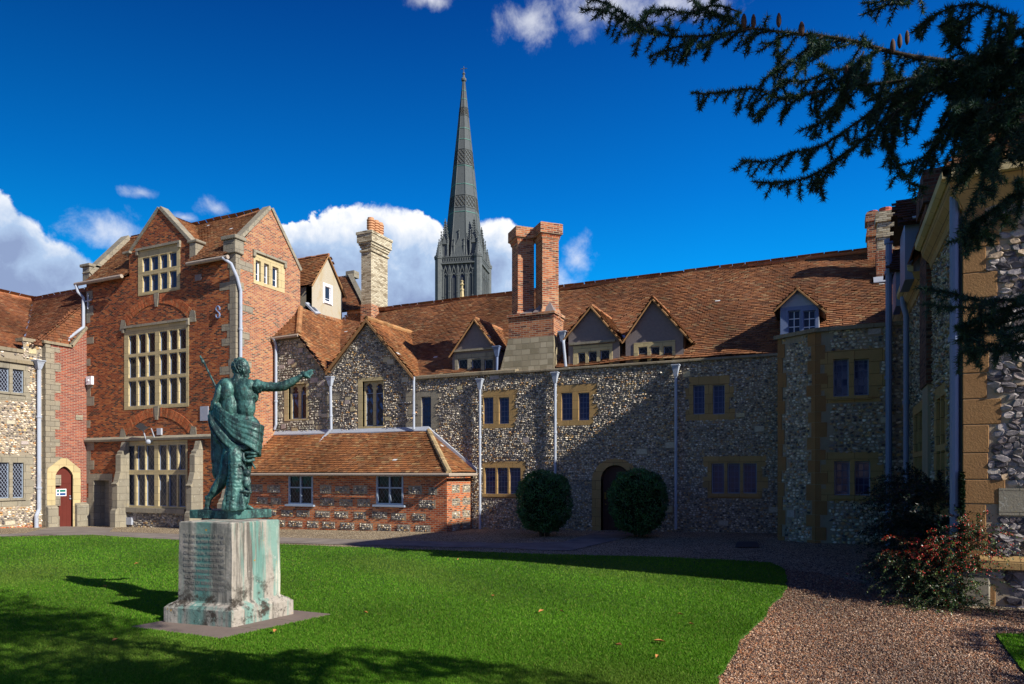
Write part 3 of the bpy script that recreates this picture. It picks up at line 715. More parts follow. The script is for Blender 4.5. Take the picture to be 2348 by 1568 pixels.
d4 = dormer(rng_, 19.9, (1828, 661), 1788, 1877, 775, (1774, 712), (1893, 714), 'lead', (1789, 706, 1876, 768), [(1806, 713, 1834, 766), (1841, 713, 1869, 766)], 'glass_p', 'pipe_b', None)
P4 = PY(19.9); mb = MB()
for (x0, x1) in ((1806, 1834), (1841, 1869)):
    r = P4.rect(x0, 713, x1, 766)
    mb.pbox(P4, ((r[0]+r[2])/2-.011, r[1], (r[0]+r[2])/2+.011, r[3]), -.05, -.07)
    for k in (1, 2): v = r[1]+(r[3]-r[1])*k/3; mb.pbox(P4, (r[0], v-.011, r[2], v+.011), -.052, -.07)
mb.build('glazing_bars', M_['white'], d4)

# twin diagonal chimney stacks on a stone and brick base
cs = thing('temp_', (0, 0, 0), None, None); bpy.data.objects.remove(cs)
CYf = 19.86
PC = PY(CYf); cL = PC.uv(1166, 712)[0]; cR = PC.uv(1269, 712)[0]; zT = PC.uv(1269, 712)[1]; zM = PC.uv(1269, 769)[1]; cB = onX(1288.6, 712, cR).y
mb = MB(); mb.box((cL, CYf, zM), (cR, cB+.1, zT-.08)); mb.box((cL-.05, CYf-.05, zT-.08), (cR+.05, cB+.15, zT)); mb.box((cL-.02, CYf-.02, zT-.18), (cR+.02, cB+.12, zT-.13))
base = mb.build('chimney', M_['brick_chim'], rng_); base['label'] = 'pair of tall red brick stacks set cornerwise on one broad base'
mb = MB(); l2 = PC.uv(1141, 845)[0]; zb = 4.7
mb.hexa([(l2, CYf-.012, zb), (cR+.012, CYf-.012, zb), (cR+.012, cB+.11, zb), (l2, cB+.11, zb), (cL-.012, CYf-.012, zM), (cR+.012, CYf-.012, zM), (cR+.012, cB+.11, zM), (cL-.012, cB+.11, zM)])
mb.build('stone_base', M_['ashlar_c'], base)
def stack(x, w, y0, y1, Yc, z_extra=0):
    t = Yc/ray(x, 700).y; c = atT(x, 700, t); z0 = zT-.05; z1 = EYE+(HY-y0)/F*t; zc = EYE+(HY-y1)/F*t
    h = w*.7071; m = MB(); m.lathe((c.x, c.y, 0), [(h*1.16, z0-.1), (h*1.16, z0+.12), (h, z0+.2), (h, zc-.06), (h*1.12, zc), (h*1.12, zc+.05), (h*1.22, zc+.1), (h*1.36, zc+.12), (h*1.36, z1-.02), (h*1.25, z1)], 4, rot=0)
    s = m.build('stack', M_['brick_chim'], base)
    p = MB(); p.lathe((c.x, c.y, z1-.01), [(.13, 0), (.12, .07), (.09, .07)], 12); p.build('chimney_pot', M_['redpot'], s)
    return c, h, zc, z1
c1 = stack(1198.5, .555, 528, 561, CYf+.45); c2 = stack(1254.0, .555, 519, 552, CYf+.42)
mb = MB(); mb.box((c1[0].x+.2, c1[0].y-.2, c1[2]+.1), (c2[0].x-.2, c1[0].y+.2, c2[3]-.06)); mb.build('cap_bridge', M_['brick_chim'], base)
mb = MB(); mb.hexa([(cR-.75, CYf+.02, zT), (cR, CYf+.02, zT), (cR, cB, zT), (cR-.75, cB, zT), (cR-.35, CYf+.3, zT+.5), (cR-.3, CYf+.3, zT+.5), (cR-.3, CYf+.4, zT+.5), (cR-.35, CYf+.4, zT+.5)])
mb.hexa([(cL+.1, CYf+.02, zT), (cR-.78, CYf+.02, zT), (cR-.78, cB, zT), (cL+.1, cB, zT), (c1[0].x+.1, CYf+.35, zT+.22), (cR-.8, CYf+.35, zT+.22), (cR-.8, CYf+.4, zT+.22), (c1[0].x+.1, CYf+.4, zT+.22)])
mb.build('mortar_flaunching', M_['render'], base)
# small gutter pipe right of the chimney
X = onY(1293, 800, 19.95).x; downpipe(rng_, [(X-.05, 19.97, 5.9), (X, 19.9, 5.7), (X+.09, 19.85, 4.98)], .045, hopper=(X-.05, 19.97, 6.05))
X = onY(1141, 800, 19.95).x; downpipe(rng_, [(X, 19.9, 5.55), (X, 19.9, 4.98)], .045, hopper=(X, 19.9, 5.75), mat='pipe_b')
# lead patches by the dormers
mb = MB()
for (x, y) in ((1431, 765), (1528, 742)):
    t = 20.9/ray(x, y).y; q = atT(x, y, t); q.z = mz(q.y)+.06; mb.hexa([(q.x-.15, q.y-.1, q.z-.03), (q.x+.15, q.y-.1, q.z-.03), (q.x+.15, q.y+.1, q.z+.1), (q.x-.15, q.y+.1, q.z+.1), (q.x-.15, q.y-.1, q.z), (q.x+.15, q.y-.1, q.z), (q.x+.15, q.y+.1, q.z+.13), (q.x-.15, q.y+.1, q.z+.13)])
mb.build('lead_flashing', M_['lead'], rng_)

# right chimney near the end of the ridge
def boxstack(parent, name, mat, xL, xC, y0, Yf, z0, depth, cap=.05, pots=(), lower=None):
    P = PY(Yf); a = P.uv(xL, y0); b = P.uv(xC, y0); z1 = a[1]
    m = MB(); m.box((a[0], Yf, z0), (b[0], Yf+depth, z1-.75)); m.box((a[0]-cap*.6, Yf-cap*.6, z1-.75), (b[0]+cap*.6, Yf+depth+cap*.6, z1-.62))
    m.box((a[0], Yf+.001, z1-.62), (b[0], Yf+depth, z1-.3)); m.box((a[0]-cap, Yf-cap, z1-.3), (b[0]+cap, Yf+depth+cap, z1-.06)); m.box((a[0]-cap*.4, Yf-cap*.4, z1-.06), (b[0]+cap*.4, Yf+depth+cap*.4, z1))
    o = m.build(name, M_[mat], parent); p = MB()
    for k, (fx, fy, r, h) in enumerate(pots):
        q = MB(); q.lathe((a[0]+(b[0]-a[0])*fx, Yf+depth*fy, z1-.01), [(r*.8, 0), (r, h*.3), (r*.9, h*.5), (r, h*.8), (r, h), (r*.75, h)], 12); q.build('chimney_pot', M_['redpot'], o)
    return o
ch = boxstack(rng_, 'chimney', 'brick_cream', 2011, 2050, 486, 22.6, 7.0, .5, .05, [(.5, .5, .17, .16)]); ch['label'] = 'square chimney of yellow brick at the far right end of the ridge'
ch2 = boxstack(ch, 'rear_stack', 'brick_chim', 1988, 2012, 487, 23.6, 7.6, .55, .05, [(.55, .5, .15, .1)])
P2 = PY(22.585); r = P2.rect(2010.5, 575, 2050.5, 625); mb = MB(); mb.box((r[0]-.02, 22.57, 6.9), (r[2]+.02, 23.12, r[3])); mb.build('brick_foot', M_['brick_chim'], ch)
mb = MB(); mb.hexa([(r[0]-.1, 22.4, mz(22.4)+.035), (r[2]+.1, 22.4, mz(22.4)+.035), (r[2]+.1, 22.6, mz(22.6)+.035), (r[0]-.1, 22.6, mz(22.6)+.035), (r[0]-.1, 22.4, mz(22.4)+.06), (r[2]+.1, 22.4, mz(22.4)+.06), (r[2]+.1, 22.56, mz(22.56)+.1), (r[0]-.1, 22.56, mz(22.56)+.1)])
mb.build('lead_flashing', M_['lead'], ch)

# cream chimney
YC = 23.4; Pq = PY(YC); a = Pq.uv(828, 600)[0]; b = Pq.uv(850.5, 600)[0]; yb = onX(888.5, 600, b).y; z1 = Pq.uv(850, 530)[1]; zc = Pq.uv(850, 575)[1]; z0 = Pq.uv(850, 708)[1]
mb = MB(); mb.box((a, YC, z0-1), (b, yb, zc)); e = 0
H = z1-zc
for k, (f0, f1, g) in enumerate(((0, .1, .05), (.1, .22, .0), (.22, .34, .04), (.34, .46, .08), (.46, .86, .13), (.86, 1.0, .16))): mb.box((a-g, YC-g, zc+H*f0), (b+g, yb+g, zc+H*f1-.002))
cc = mb.build('chimney', M_['brick_cream'], rng_); cc['label'] = 'tall cream brick chimney with three banded clay pots'
mb = MB(); mb.box((a-.07, YC-.07, z1-.03), (b+.07, yb+.07, z1+.04)); mb.build('mortar_cap', m_plain('lichen mortar', (.3, .22, .06), .95, var=.6, scale=9, bump=.8), cc)
for k in range(3):
    fy = (.2, .5, .75)[k]; h = .62-.0*k; r = .15; c = (a+(b-a)*.62, YC+(yb-YC)*fy, z1+.03)
    prof = [(r*1.0, 0), (r*.95, h*.2)]
    for q in range(4): z = h*(.25+.17*q); prof += [(r*.86, z), (r*1.12, z+.02), (r*1.12, z+.07), (r*.86, z+.09)]
    m = MB(); m.lathe(c, prof+[(r*.9, h), (r*.7, h)], 14); m.build('chimney_pot', M_['terracotta'], cc, smooth=False)
mb = MB(); mb.box((a-.02, YC-.02, z0-1), (b+.02, yb+.02, z0+.22)); mb.build('brick_foot', M_['brick_chim'], cc)

# canted bay
bA = Vector((-1.2, 18.2, 0)); tt = 16.05; bB = onG(1870, 1245); bB = Vector((bB.x, bB.y, 0)); bA = onG(1783, 1238); bA.z = 0; ZB = EYE+(HY-775)/F*((bA.y*CA-bA.x*SA))
PB1 = Plane(bA, bB-bA); PB2 = PY(bB.y); L1 = (bB-bA).length
bay = MB(); hb = []; ex2 = []
w1o = PB2.rect(1890, 806, 2016, 920); w1 = [LR(bB.y, .12, 1910, 825.6, 1945.5, 908), LR(bB.y, .12, 1957, 825.6, 1991.5, 905)]
w2o = PB2.rect(1893, 1037, 2013, 1150); w2 = [LR(bB.y, .12, 1912, 1057, 1948, 1135), LR(bB.y, .12, 1958.5, 1057, 1995, 1135.5)]
for o, l, sd in ((w1o, w1, 1), (w2o, w2, 0)):
    h, e = window(PB2, rng_, o, l, 'ochre', 'glass', outline=stepped(o, 4, sd, .13), sill=True, gd=.12, depth=.15); hb.append(h); ex2.append(e)
x0 = bB.x; x1 = 1.53
wall('bay_wall', PB2, [(x0, -1), (x1, -1), (x1, ZB), (x0, ZB)], hb, 'mortar', rng_)
wall('bay_wall', PB1, [(0, -1), (L1, -1), (L1, ZB), (0, ZB)], [], 'mortar', rng_)
q1 = quoins(PB1, 0, 1, -.4, ZB-.05, rng_, 'ochre_red', .21, .12, .3, .012, 3)
q2 = quoins(PB1, L1, -1, -.4, ZB-.05, rng_, 'ochre_red', .22, .10, .3, .012, 5, other=(PB2, x0, 1))
qx = [R((x0, v, x0+.3, v+.3)) for v in np.arange(-.4, ZB, .3)]
flints(PB2, [(x0+.05, -.3), (x1, -.3), (x1, ZB-.02), (x0+.05, ZB-.02)], ex2+[R((x0-.1, -1, x0+.26, 9))], .095, rng_, seed=21, stones=.3)
flints(PB1, [(0, -.3), (L1, -.3), (L1, ZB-.02), (0, ZB-.02)], q1+q2, .085, rng_, seed=22, stones=.6)
mb = MB(); p0 = PB1.p(-.05, 0, .09); p1_ = Vector((x0, bB.y-.1, 0)); p2_ = Vector((x1, bB.y-.1, 0))
for P_, a_, b_ in ((PB1, -.06, L1+.03),): mb.hexa([P_.p(a_, ZB-.04, .09), P_.p(b_, ZB-.04, .09), P_.p(b_, ZB-.04, -.25), P_.p(a_, ZB-.04, -.25), P_.p(a_, ZB+.05, .09), P_.p(b_, ZB+.05, .09), P_.p(b_, ZB+.11, -.25), P_.p(a_, ZB+.11, -.25)])
mb.hexa([(x0-.02, bB.y-.085, ZB-.038), (x1, bB.y-.085, ZB-.038), (x1, bB.y+.25, ZB-.038), (x0-.02, bB.y+.25, ZB-.038), (x0-.02, bB.y-.085, ZB+.052), (x1, bB.y-.085, ZB+.052), (x1, bB.y+.25, ZB+.112), (x0-.02, bB.y+.25, ZB+.112)])
mb.build('bay_coping', M_['coping'], rng_)
mb = MB(); mb.face([(bA.x, bA.y+.1, ZB-.1), (x0, bB.y+.1, ZB-.1), (x1, bB.y+.1, ZB-.1), (x1, FY, ZB-.1), (bA.x, FY, ZB-.1)]); mb.face([(bA.x, bA.y, -1), (bA.x, bA.y, ZB), (bA.x, FY, ZB), (bA.x, FY, -1)][::-1]); mb.build('bay_roof', M_['lead'], rng_)
# tall soil pipe in front of the bay
X = onY(2037, 700, bB.y-.14).x; z = onY(2037, 553, bB.y-.14).z
downpipe(rng_, [(X, bB.y-.14, -.1), (X, bB.y-.14, z)], .066, mat='pipe_b', name='soil_pipe')
mb = MB(); mb.lathe((X, bB.y-.14, z-.06), [(.09, 0), (.09, .1), (.05, .1)], 12); mb.build('pipe_collar', M_['pipe_b'], rng_)

# ================================================================== the two flint gables
gw = thing('gabled_wing', (-15, FY, 0), 'pair of steep gables, one rubble stone and one flint, each with a traceried two-light window', 'building')
gl1 = [PF.uv(630, 1050)[0], -1]; a_ = PF.uv(690, 771); b_ = PF.uv(754, 856); c_ = PF.uv(845, 736); d_ = PF.uv(950, 864)
def tracery_window(outer, x0a, x1a, x0b, x1b, y0, y1, stone, glass, label):
    o = PF.rect(*outer); ls = []
    for (xa, xb) in ((x0a, x1a), (x0b, x1b)):
        r = PF.rect(xa, y0, xb, y1); ls.append(arch(r[0], r[1], r[2], r[3], (r[2]-r[0])*.62, False, 5))
    inner = grow(bound(ls), .07); inner = (inner[0], inner[1]+.06, inner[2], inner[3])
    # outer surround proud of the wall, tracery set back inside it
    mb = MB(); mb.prism(PF, R(o), [R(inner)], .015, -.16); w = mb.build('window', M_[stone], gw); w['label'] = label
    m = MB(); m.prism(PF, R(grow(inner, .01)), ls, -.09, -.2)
    for l in ls:      # cusps
        b = bound([l]); cx = (b[0]+b[2])/2; hw = (b[2]-b[0])/2; zz = b[3]-hw*1.1
        for s in (-1, 1): m.prism(PF, [(cx+s*hw*1.02, zz-.06), (cx+s*hw*.55, zz+.02), (cx+s*hw*1.02, zz+.1)][::s], [], -.1, -.16)
    m.build('tracery', M_[stone], w)
    for l in ls:
        b = bound([l]); g = MB(); g.prism(PF, R(grow(b, .03)), [], -.15, -.16, sides=False); g.build('pane', M_[glass], w)
        c = MB(); c.prism(PF, R((b[0], b[1], b[2], b[1]+(b[3]-b[1])*.78)), [R((b[0]+.025, b[1]+.03, b[2]-.025, b[1]+(b[3]-b[1])*.78-.025))], -.13, -.15); c.build('casement', M_['casement'], w)
    return R(inner), R(o)
h1, e1 = tracery_window((652, 878, 707, 963), 665, 680, 686, 699, 886, 959, 'cream', 'glass_s', 'yellow stone window under the outstretched bronze arm')
h2, e2 = tracery_window((821, 867, 880, 981), 834.5, 851.5, 858, 875, 879, 976, 'cream', 'glass_s', 'tall stained glass window in the flint gable')
o1 = [(gl1[0], -1), (b_[0], -1), b_, a_, (gl1[0], a_[1])]; o2 = [(b_[0]+.002, -1), (d_[0], -1), d_, c_, b_]
wall('gable_wall', PF, o1, [h1], 'ashlar', gw); wall('gable_wall', PF, o2, [h2], 'mortar', gw)
jq = quoins(PF, b_[0]+.03, 1, 2.9, b_[1]-.4, gw, 'ashlar', .5, .25, .3, .006, 8, gap=1)
jq += quoins(PF, d_[0], -1, 2.9, d_[1]-.4, gw, 'ashlar', .45, .25, .32, .006, 9, gap=.5)
lo = 2.7
flints(PF, [(b_[0]+.03, lo), (d_[0], lo), (d_[0], d_[1]-.05), (c_[0], c_[1]-.1), (b_[0]+.03, b_[1]-.1)], [e2]+jq, .082, gw, seed=31, stones=1.1, proud=.4, tone=1.0)
flints(PF, [(gl1[0], lo), (b_[0], lo), (b_[0], b_[1]-.05), (a_[0], a_[1]-.05), (gl1[0], a_[1]-.05)], [e1], .12, gw, seed=32, stones=5, proud=.25, pal=np.array([(.4, .36, .28), (.3, .27, .2), (.2, .19, .14), (.46, .42, .34), (.1, .1, .08)]), wts=np.array([.3, .25, .15, .2, .1]))
# gable 1 roof: +X slope with a half hip towards the court
def on1(Y, X): return (X, Y, b_[1]+.05+(a_[1]-b_[1])/(a_[0]-b_[0])*(X-b_[0]))
s1 = (a_[1]-b_[1])/(b_[0]-a_[0]); z1_ = b_[1]+.06
Y0 = FY-.15; TX = -19.0
ht = (TX, 21.05, z1_+s1*(b_[0]-TX))
A1 = (a_[0], Y0, z1_+s1*(b_[0]-a_[0])); B1 = (b_[0]+.06, Y0, z1_-s1*.06)
zt = z1_+s1*(b_[0]-TX); Yr = EYV+(zt-EZ)*(RY-EYV)/(RZ-EZ); Yb_ = EYV+(B1[2]-EZ)*(RY-EYV)/(RZ-EZ)
tiles([[B1, A1, ht, (TX, Yr+1.2, zt), (B1[0], Yb_+.9, B1[2])]], gw, .1, .16, seed=41, sag=.04, tone=(1.05, 1, .95))
tiles([[A1, (PF.uv(631, 771)[0], Y0, A1[2]), (TX, Y0+.02, A1[2]), ht]], gw, .1, .16, seed=42, sag=.02)
ridge([Vector(A1)+Vector((0, 0, .03)), Vector(ht)+Vector((0, 0, .03))], gw, .1, .16, col=(.3, .14, .06), name='hip_tiles')
mb = MB(); mb.tube([(A1[0]+.05, Y0-.06, A1[2]-.06), (PF.uv(633, 771)[0], Y0-.06, A1[2]-.08)], .06, 8); mb.build('gutter', M_['gutter'], gw)
# gable 2 roof
C2 = (c_[0], Y0, c_[1]+.07); D2 = (d_[0]+.08, Y0, d_[1]+.03-.05); sl = (C2[2]-D2[2])/(D2[0]-C2[0])
Yc2 = EYV+(C2[2]-EZ)*(RY-EYV)/(RZ-EZ)
tiles([[D2, C2, (C2[0], Yc2+.2, C2[2]), (D2[0], EYV+.25, D2[2])]], gw, .1, .16, seed=43, sag=.03, tone=(1.12, 1.05, .95))
Bz = z1_; tiles([[C2, (b_[0]-.03, Y0, Bz), (b_[0]-.03, 21.2, Bz), (C2[0], Yc2+.2, C2[2])]], gw, .12, .18, seed=44)
ridge([Vector(C2)+Vector((0, 0, .04)), Vector((C2[0], Yc2+.2, C2[2]+.04))], gw, .09, .28, col=(.33, .17, .07))
mb = MB()
for p_, q_ in ((C2, D2), (C2, (b_[0]-.03, Y0, Bz))):
    p_, q_ = Vector(p_), Vector(q_); o_ = Vector((0, -.02, -.13)); mb.hexa([p_+o_, p_+o_+Vector((0, .05, 0)), q_+o_+Vector((0, .05, 0)), q_+o_, p_+Vector((0, -.02, -.02)), p_+Vector((0, .03, -.02)), q_+Vector((0, .03, -.02)), q_+Vector((0, -.02, -.02))])
mb.build('bargeboard', M_['timber'], gw)
# pipes of the wing
def gp(x, y, d=.1): return onY(x, y, FY-d)
q = gp(757.5, 868); downpipe(gw, [q+Vector((0, 0, -.2)), gp(759, 984), (onY(742, 1003, FY-.22)), onY(684, 1083, 18.05)], .05, hopper=q+Vector((0, 0, .02)))
q0 = gp(627, 775, .3); downpipe(gw, [gp(627.5, 776, .25), gp(632.5, 792), gp(632.5, 974), gp(629, 984)], .05)
mb = MB(); mb.box((PF.uv(628, 900)[0]-.35, FY-.012, 2.8), (PF.uv(628, 900)[0]-.02, FY+.01, a_[1])); mb.build('painted_shade_strip', M_['dark'], gw)  # thin dark sheet standing in for the shade left of the pipe
# skylight
sk = MB(); n_ = Vector((s1, 0, 1)).normalized()
def pl1(x, y):
    d = ray(x, y); k = z1_+s1*b_[0]; t = (k-EYE)/(d.z+s1*d.x); return Vector((d.x*t, d.y*t, EYE+d.z*t))
c4 = [pl1(697, 697), pl1(709, 697), pl1(733, 722), pl1(722, 722)]
sk.hexa([p+n_*.02 for p in c4]+[p+n_*.09 for p in c4]); skl = sk.build('skylight', M_['lead'], gw)
g = MB(); cen = sum(c4, Vector())/4; g.face([cen+(p-cen)*.62+n_*.095 for p in c4]); g.build('pane', M_['glass_p'], skl)
# rendered attic dormer
PW = PXp(TX-.1); W = lambda x, y: PW.uv(x, y)
fa = [W(715, 700), W(784, 760), W(784, 677), W(749.5, 587), W(715, 652)]; fa[0] = (fa[0][0], fa[0][1]-.6); fa[1] = (fa[1][0], fa[0][1])
lt = PW.rect(741, 648, 759, 700); lo_ = [W(742, 649), W(759.5, 656.5), W(759.5, 700), W(742, 693)]; lq = bound([lo_]); lq = (lo_[0][0], lo_[3][1]+.02, lo_[1][0], lo_[0][1]-.04)
mb = MB(); mb.prism(PW, fa, [R(lq)], 0, -.3); mb.face([PW.p(fa[0][0], fa[0][1], -.0), PW.p(fa[4][0], fa[4][1], 0), PW.p(fa[4][0], fa[4][1], -3), PW.p(fa[0][0], fa[0][1], -3)])
at = mb.build('attic_dormer', M_['render_c'], gw); at['label'] = 'cream rendered attic gable with flaking patches and one white window'
window(PW, at, lq, [grow(lq, -.06)], 'white', 'glass_p', casement='white', depth=.1, gd=.05, proud=.02, outline=R(grow(lq, .06)), sill=True)
ap = Vector(PW.p(*fa[3])); eL = W(711.5, 654); eR = W(790, 682)
for e, sd in ((eL, 1), (eR, 2)):
    e3 = Vector(PW.p(e[0], e[1]+.02, .08)); a3 = Vector(PW.p(fa[3][0], fa[3][1]+.05, .08)); v = Vector((-3.6, 0, 0))
    tiles([[e3, a3, a3+v, e3+v]], at, .11, .17, seed=sd, tone=(1, .95, .9), name='roof')
    b = MB(); dn = Vector((0, 0, -.06)); b.tube([e3+dn, a3+dn], .035, 5); b.build('bargeboard', M_['timber'], at)
a3 = Vector(PW.p(fa[3][0], fa[3][1]+.08, .1)); ridge([a3, a3+Vector((-3.6, 0, 0))], at, .06, .3)
# small roof behind with a coped verge
V0 = onY(799, 633, 27.2); V1 = onY(836, 708, 24.8); sl_v = V1-V0; lft = Vector((-3.2, 0, 0))
tiles([[V0, V1, V1+lft, V0+lft]], gw, .12, .17, seed=51, name='rear_roof', tone=(.9, .85, .9))
mb = MB(); nn = sl_v.cross(lft).normalized(); nn = nn if nn.z > 0 else -nn
mb.hexa([V0-nn*.1, V1-nn*.1, V1-nn*.1+Vector((.28, 0, 0)), V0-nn*.1+Vector((.28, 0, 0)), V0+nn*.12, V1+nn*.12, V1+nn*.12+Vector((.28, 0, 0)), V0+nn*.12+Vector((.28, 0, 0))])
mb.box(V0+Vector((-.1, -.1, -.1)), V0+Vector((.4, .3, .22))); mb.build('verge_coping', M_['lime'], gw)
# ================================================================== low brick and flint lean-to
lt_X = -10.6; LY = 18.1; PL = PY(LY)
lean = thing('brick_outhouse', (-14, LY, 0), 'low brick building chequered with flint panels under a hipped clay-tiled lean-to roof', 'building')
zE = 1.70; ex = lt_X+.2; ey = LY-.22; zTop = 3.12; hipx = -12.23
HL = []; EL = []
for (x0, y0, x1, y1) in ((661.7, 1088, 717.4, 1157), (862.9, 1087, 924.4, 1158)):
    o = PL.rect(x0, y0, x1, y1); o = (o[0], o[1], o[2], min(o[3], zE-.05)); cu = (o[0]+o[2])/2; cv = o[1]+(o[3]-o[1])*.57; g = .055
    ls = [(o[0]+g, o[1]+g, cu-g*.5, cv-g*.4), (cu+g*.5, o[1]+g, o[2]-g, cv-g*.4), (o[0]+g, cv+g*.4, cu-g*.5, o[3]-g), (cu+g*.5, cv+g*.4, o[2]-g, o[3]-g)]
    h, e = window(PL, lean, o, ls, 'bframe', 'glass_d', casement=None, depth=.08, gd=.04, proud=.015, label='small blue-grey timber window of the brick outhouse')
    HL.append(R(grow(o, -.02))); EL.append(e)
    s = MB(); s.pbox(PL, (o[0]-.09, o[1]-.06, o[2]+.09, o[1]), .1, 0); s.build('sill', M_['bframe'], lean)
outL = [(-19, -1), (lt_X, -1), (lt_X, zE), (-19, zE)]
wall('wall', PL, outL, HL, 'brick_low', lean)
PS = PXp(lt_X); wall('end_wall', PS, [(LY, -1), (FY, -1), (FY, zE), (LY, zE)], [], 'brick_low', lean)
# flint panels let into the brickwork
pan = MB(); panels = []
rg = random.Random(5); gb = lambda X: gz(X, LY)
for row, (za, zb_) in enumerate(((1.20, 1.45), (.80, 1.02), (.40, .62), (.02, .24))):
    X = -18.6+.3*(row % 2)
    while X < lt_X-.5:
        w = rg.uniform(.48, .62); g = rg.uniform(.13, .24)
        r = (X, za+gb(-14)+rg.uniform(-.02, .02), min(X+w, lt_X-.34), zb_+gb(-14)+rg.uniform(-.02, .02))
        if r[2]-r[0] > .2 and all(r[2] < min(q[0] for q in e)-.1 or r[0] > max(q[0] for q in e)+.1 or r[3] < min(q[1] for q in e)-.12 for e in EL): panels.append(r)
        X += w+g
for r in panels: pan.prism(PL, R(r), [], .004, -.02)
pan.build('flint_panel_bed', M_['mortar'], lean)
allp = [(min(r[0] for r in panels)-.1, -.3), (lt_X, -.3), (lt_X, 1.7), (-18.8, 1.7)]
def panel_flints(P, rects, seed, size=.075):
    # run the generator once per panel and join nothing: one facing mesh built from a comb polygon
    rects = sorted(rects, key=lambda r: (round(r[1]*3), r[0])); 
    vs = []; 
    for i, r in enumerate(rects): vs.append(r)
    return vs
class _C: pass
def comb_flints(P, rects, seed, parent, size=.078):
    global inpoly
    us0 = min(r[0] for r in rects); us1 = max(r[2] for r in rects); v0 = min(r[1] for r in rects); v1 = max(r[3] for r in rects)
    old = inpoly
    def ip(U, V, poly):
        if poly == 'comb':
            m = np.zeros(len(U), dtype=bool)
            for r in rects: m |= (U > r[0]+.03)&(U < r[2]-.03)&(V > r[1]+.02)&(V < r[3]-.02)
            return m
        return old(U, V, poly)
    box = [(us0, v0), (us1, v0), (us1, v1), (us0, v1)]
    inpoly = lambda U, V, poly: (ip(U, V, 'comb') if poly is box else old(U, V, poly))
    o = flints(P, box, [], size, parent, seed=seed, name='flint_panels', proud=.35, tone=.9); inpoly = old; return o
comb_flints(PL, panels, 61, lean)
ps = []
for row, (za, zb_) in enumerate(((1.20, 1.45), (.80, 1.02), (.40, .62), (.02, .24))):
    for u in (LY+.3, LY+.98): ps.append((u, za-.1, u+.5, zb_-.1))
m = MB()
for r in ps: m.prism(PS, R(r), [], .004, -.02)
m.build('flint_panel_bed', M_['mortar'], lean); comb_flints(PS, ps, 62, lean)
# roof
Zt = zTop; A = (-19, FY-.02, Zt+.05); B = (hipx, FY-.02, Zt+.02); C = (ex, ey, zE+.03); D = (-19, ey, zE+.03)
tiles([[D, C, B, A]], lean, .1, .16, seed=71, tone=(1.12, 1.05, .95), sag=.02)
tiles([[C, (ex, FY-.02, zE+.03), B]], lean, .1, .16, seed=72, tone=(1.12, 1.05, .95))
ridge([Vector(B)+Vector((0, 0, .02)), Vector(C)+Vector((0, 0, .03))], lean, .085, .11, name='hip_tiles', col=(.38, .28, .15))
mb = MB(); mb.tube([(-19, ey-.06, zE-.04), (ex+.05, ey-.06, zE-.04), (ex+.05, FY-.15, zE-.04)], .05, 8); mb.build('gutter', M_['gutter'], lean)
mb = MB(); mb.hexa([(-19, FY-.1, Zt-.0), (hipx, FY-.1, Zt-.03), (hipx, FY, Zt+.0), (-19, FY, Zt+.03), (-19, FY-.1, Zt+.04), (hipx, FY-.1, Zt+.02), (hipx, FY-.005, Zt+.16), (-19, FY-.005, Zt+.18)])
mb.hexa([(hipx+.02, FY-.06, Zt-.05), (ex, FY-.06, zE), (ex, FY-.003, zE), (hipx+.02, FY-.003, Zt), (hipx+.02, FY-.06, Zt+.1), (ex, FY-.06, zE+.15), (ex, FY-.003, zE+.17), (hipx+.02, FY-.003, Zt+.14)])
mb.build('lead_flashing', M_['lead'], lean)

# ================================================================== tall brick house
TY = 17.8; PT = PY(TY); TXR = -19.0; TXL = onY(198, 900, TY).x; PTs = PXp(TXR)
tw = thing('brick_house', (-23, TY, 0), 'tall gabled red brick house with big stone mullioned windows and pale corner stones', 'building')
zEv = 9.3; gL = PT.uv(296, 580); gR = PT.uv(442, 556.7); gA = PT.uv(366, 478); HT = []; xt = []
def T(x, y): return PT.uv(x, y)
def grid_window(xs, ys_ref, xref, outer, stone, glass, name='window', **k):
    """columns given at any height, rows measured at reference column xref"""
    g_ = k.get('gd', .07); rows = [(onY(xref, y0, TY+(g_ if y0 < HY else 0)).z, onY(xref, y1, TY+(g_ if y1 > HY else 0)).z) for y0, y1 in ys_ref]; cols = [(onY(a, 800, TY+g_).x, T(b, 800)[0]) for a, b in xs]
    ls = [(c[0], r[1], c[1], r[0]) for r in rows for c in cols]
    h, e = window(PT, tw, outer, ls, stone, glass, name=name, **k); HT.append(h); xt.append(e)
def rect2(x0, y0, x1, y1): a = T(x0, y0); b = T(x1, y1); return (a[0], b[1], b[0], a[1])
o = rect2(317, 577, 413, 664); grid_window([(331, 343), (350, 363), (371.5, 384), (392.5, 405.5)], [(592, 622), (633, 669)], 337, o, 'cream', 'glass_b', hood='lime', depth=.12, gd=.07, label='eight-light window in the front gable')
o = rect2(285, 754, 433, 929); grid_window([(298.7, 312.7), (320.6, 334.4), (342, 355.8), (369.6, 383.6), (391.8, 406.4), (413.5, 427)], [(769, 811.5), (819.4, 866), (874.5, 931)], 306, (o[0], T(306, 939)[1], o[2], T(306, 752)[1]), 'cream', 'glass_d', hood='lime', depth=.12, gd=.07, label='great eighteen-light mullioned window of the upper floor')
grid_window([(295.2, 309), (317.7, 332.4), (338.2, 354.3), (367.5, 382.2), (389.5, 405.6), (412.9, 426)], [(1022, 1077.4), (1087.7, 1158)], 302, (T(285, 1000)[0], T(302, 1163)[1], T(430, 1000)[0], T(302, 1012)[1]), 'cream', 'glass_r', depth=.12, gd=.075, label='twelve-light ground floor window between the stone buttresses')
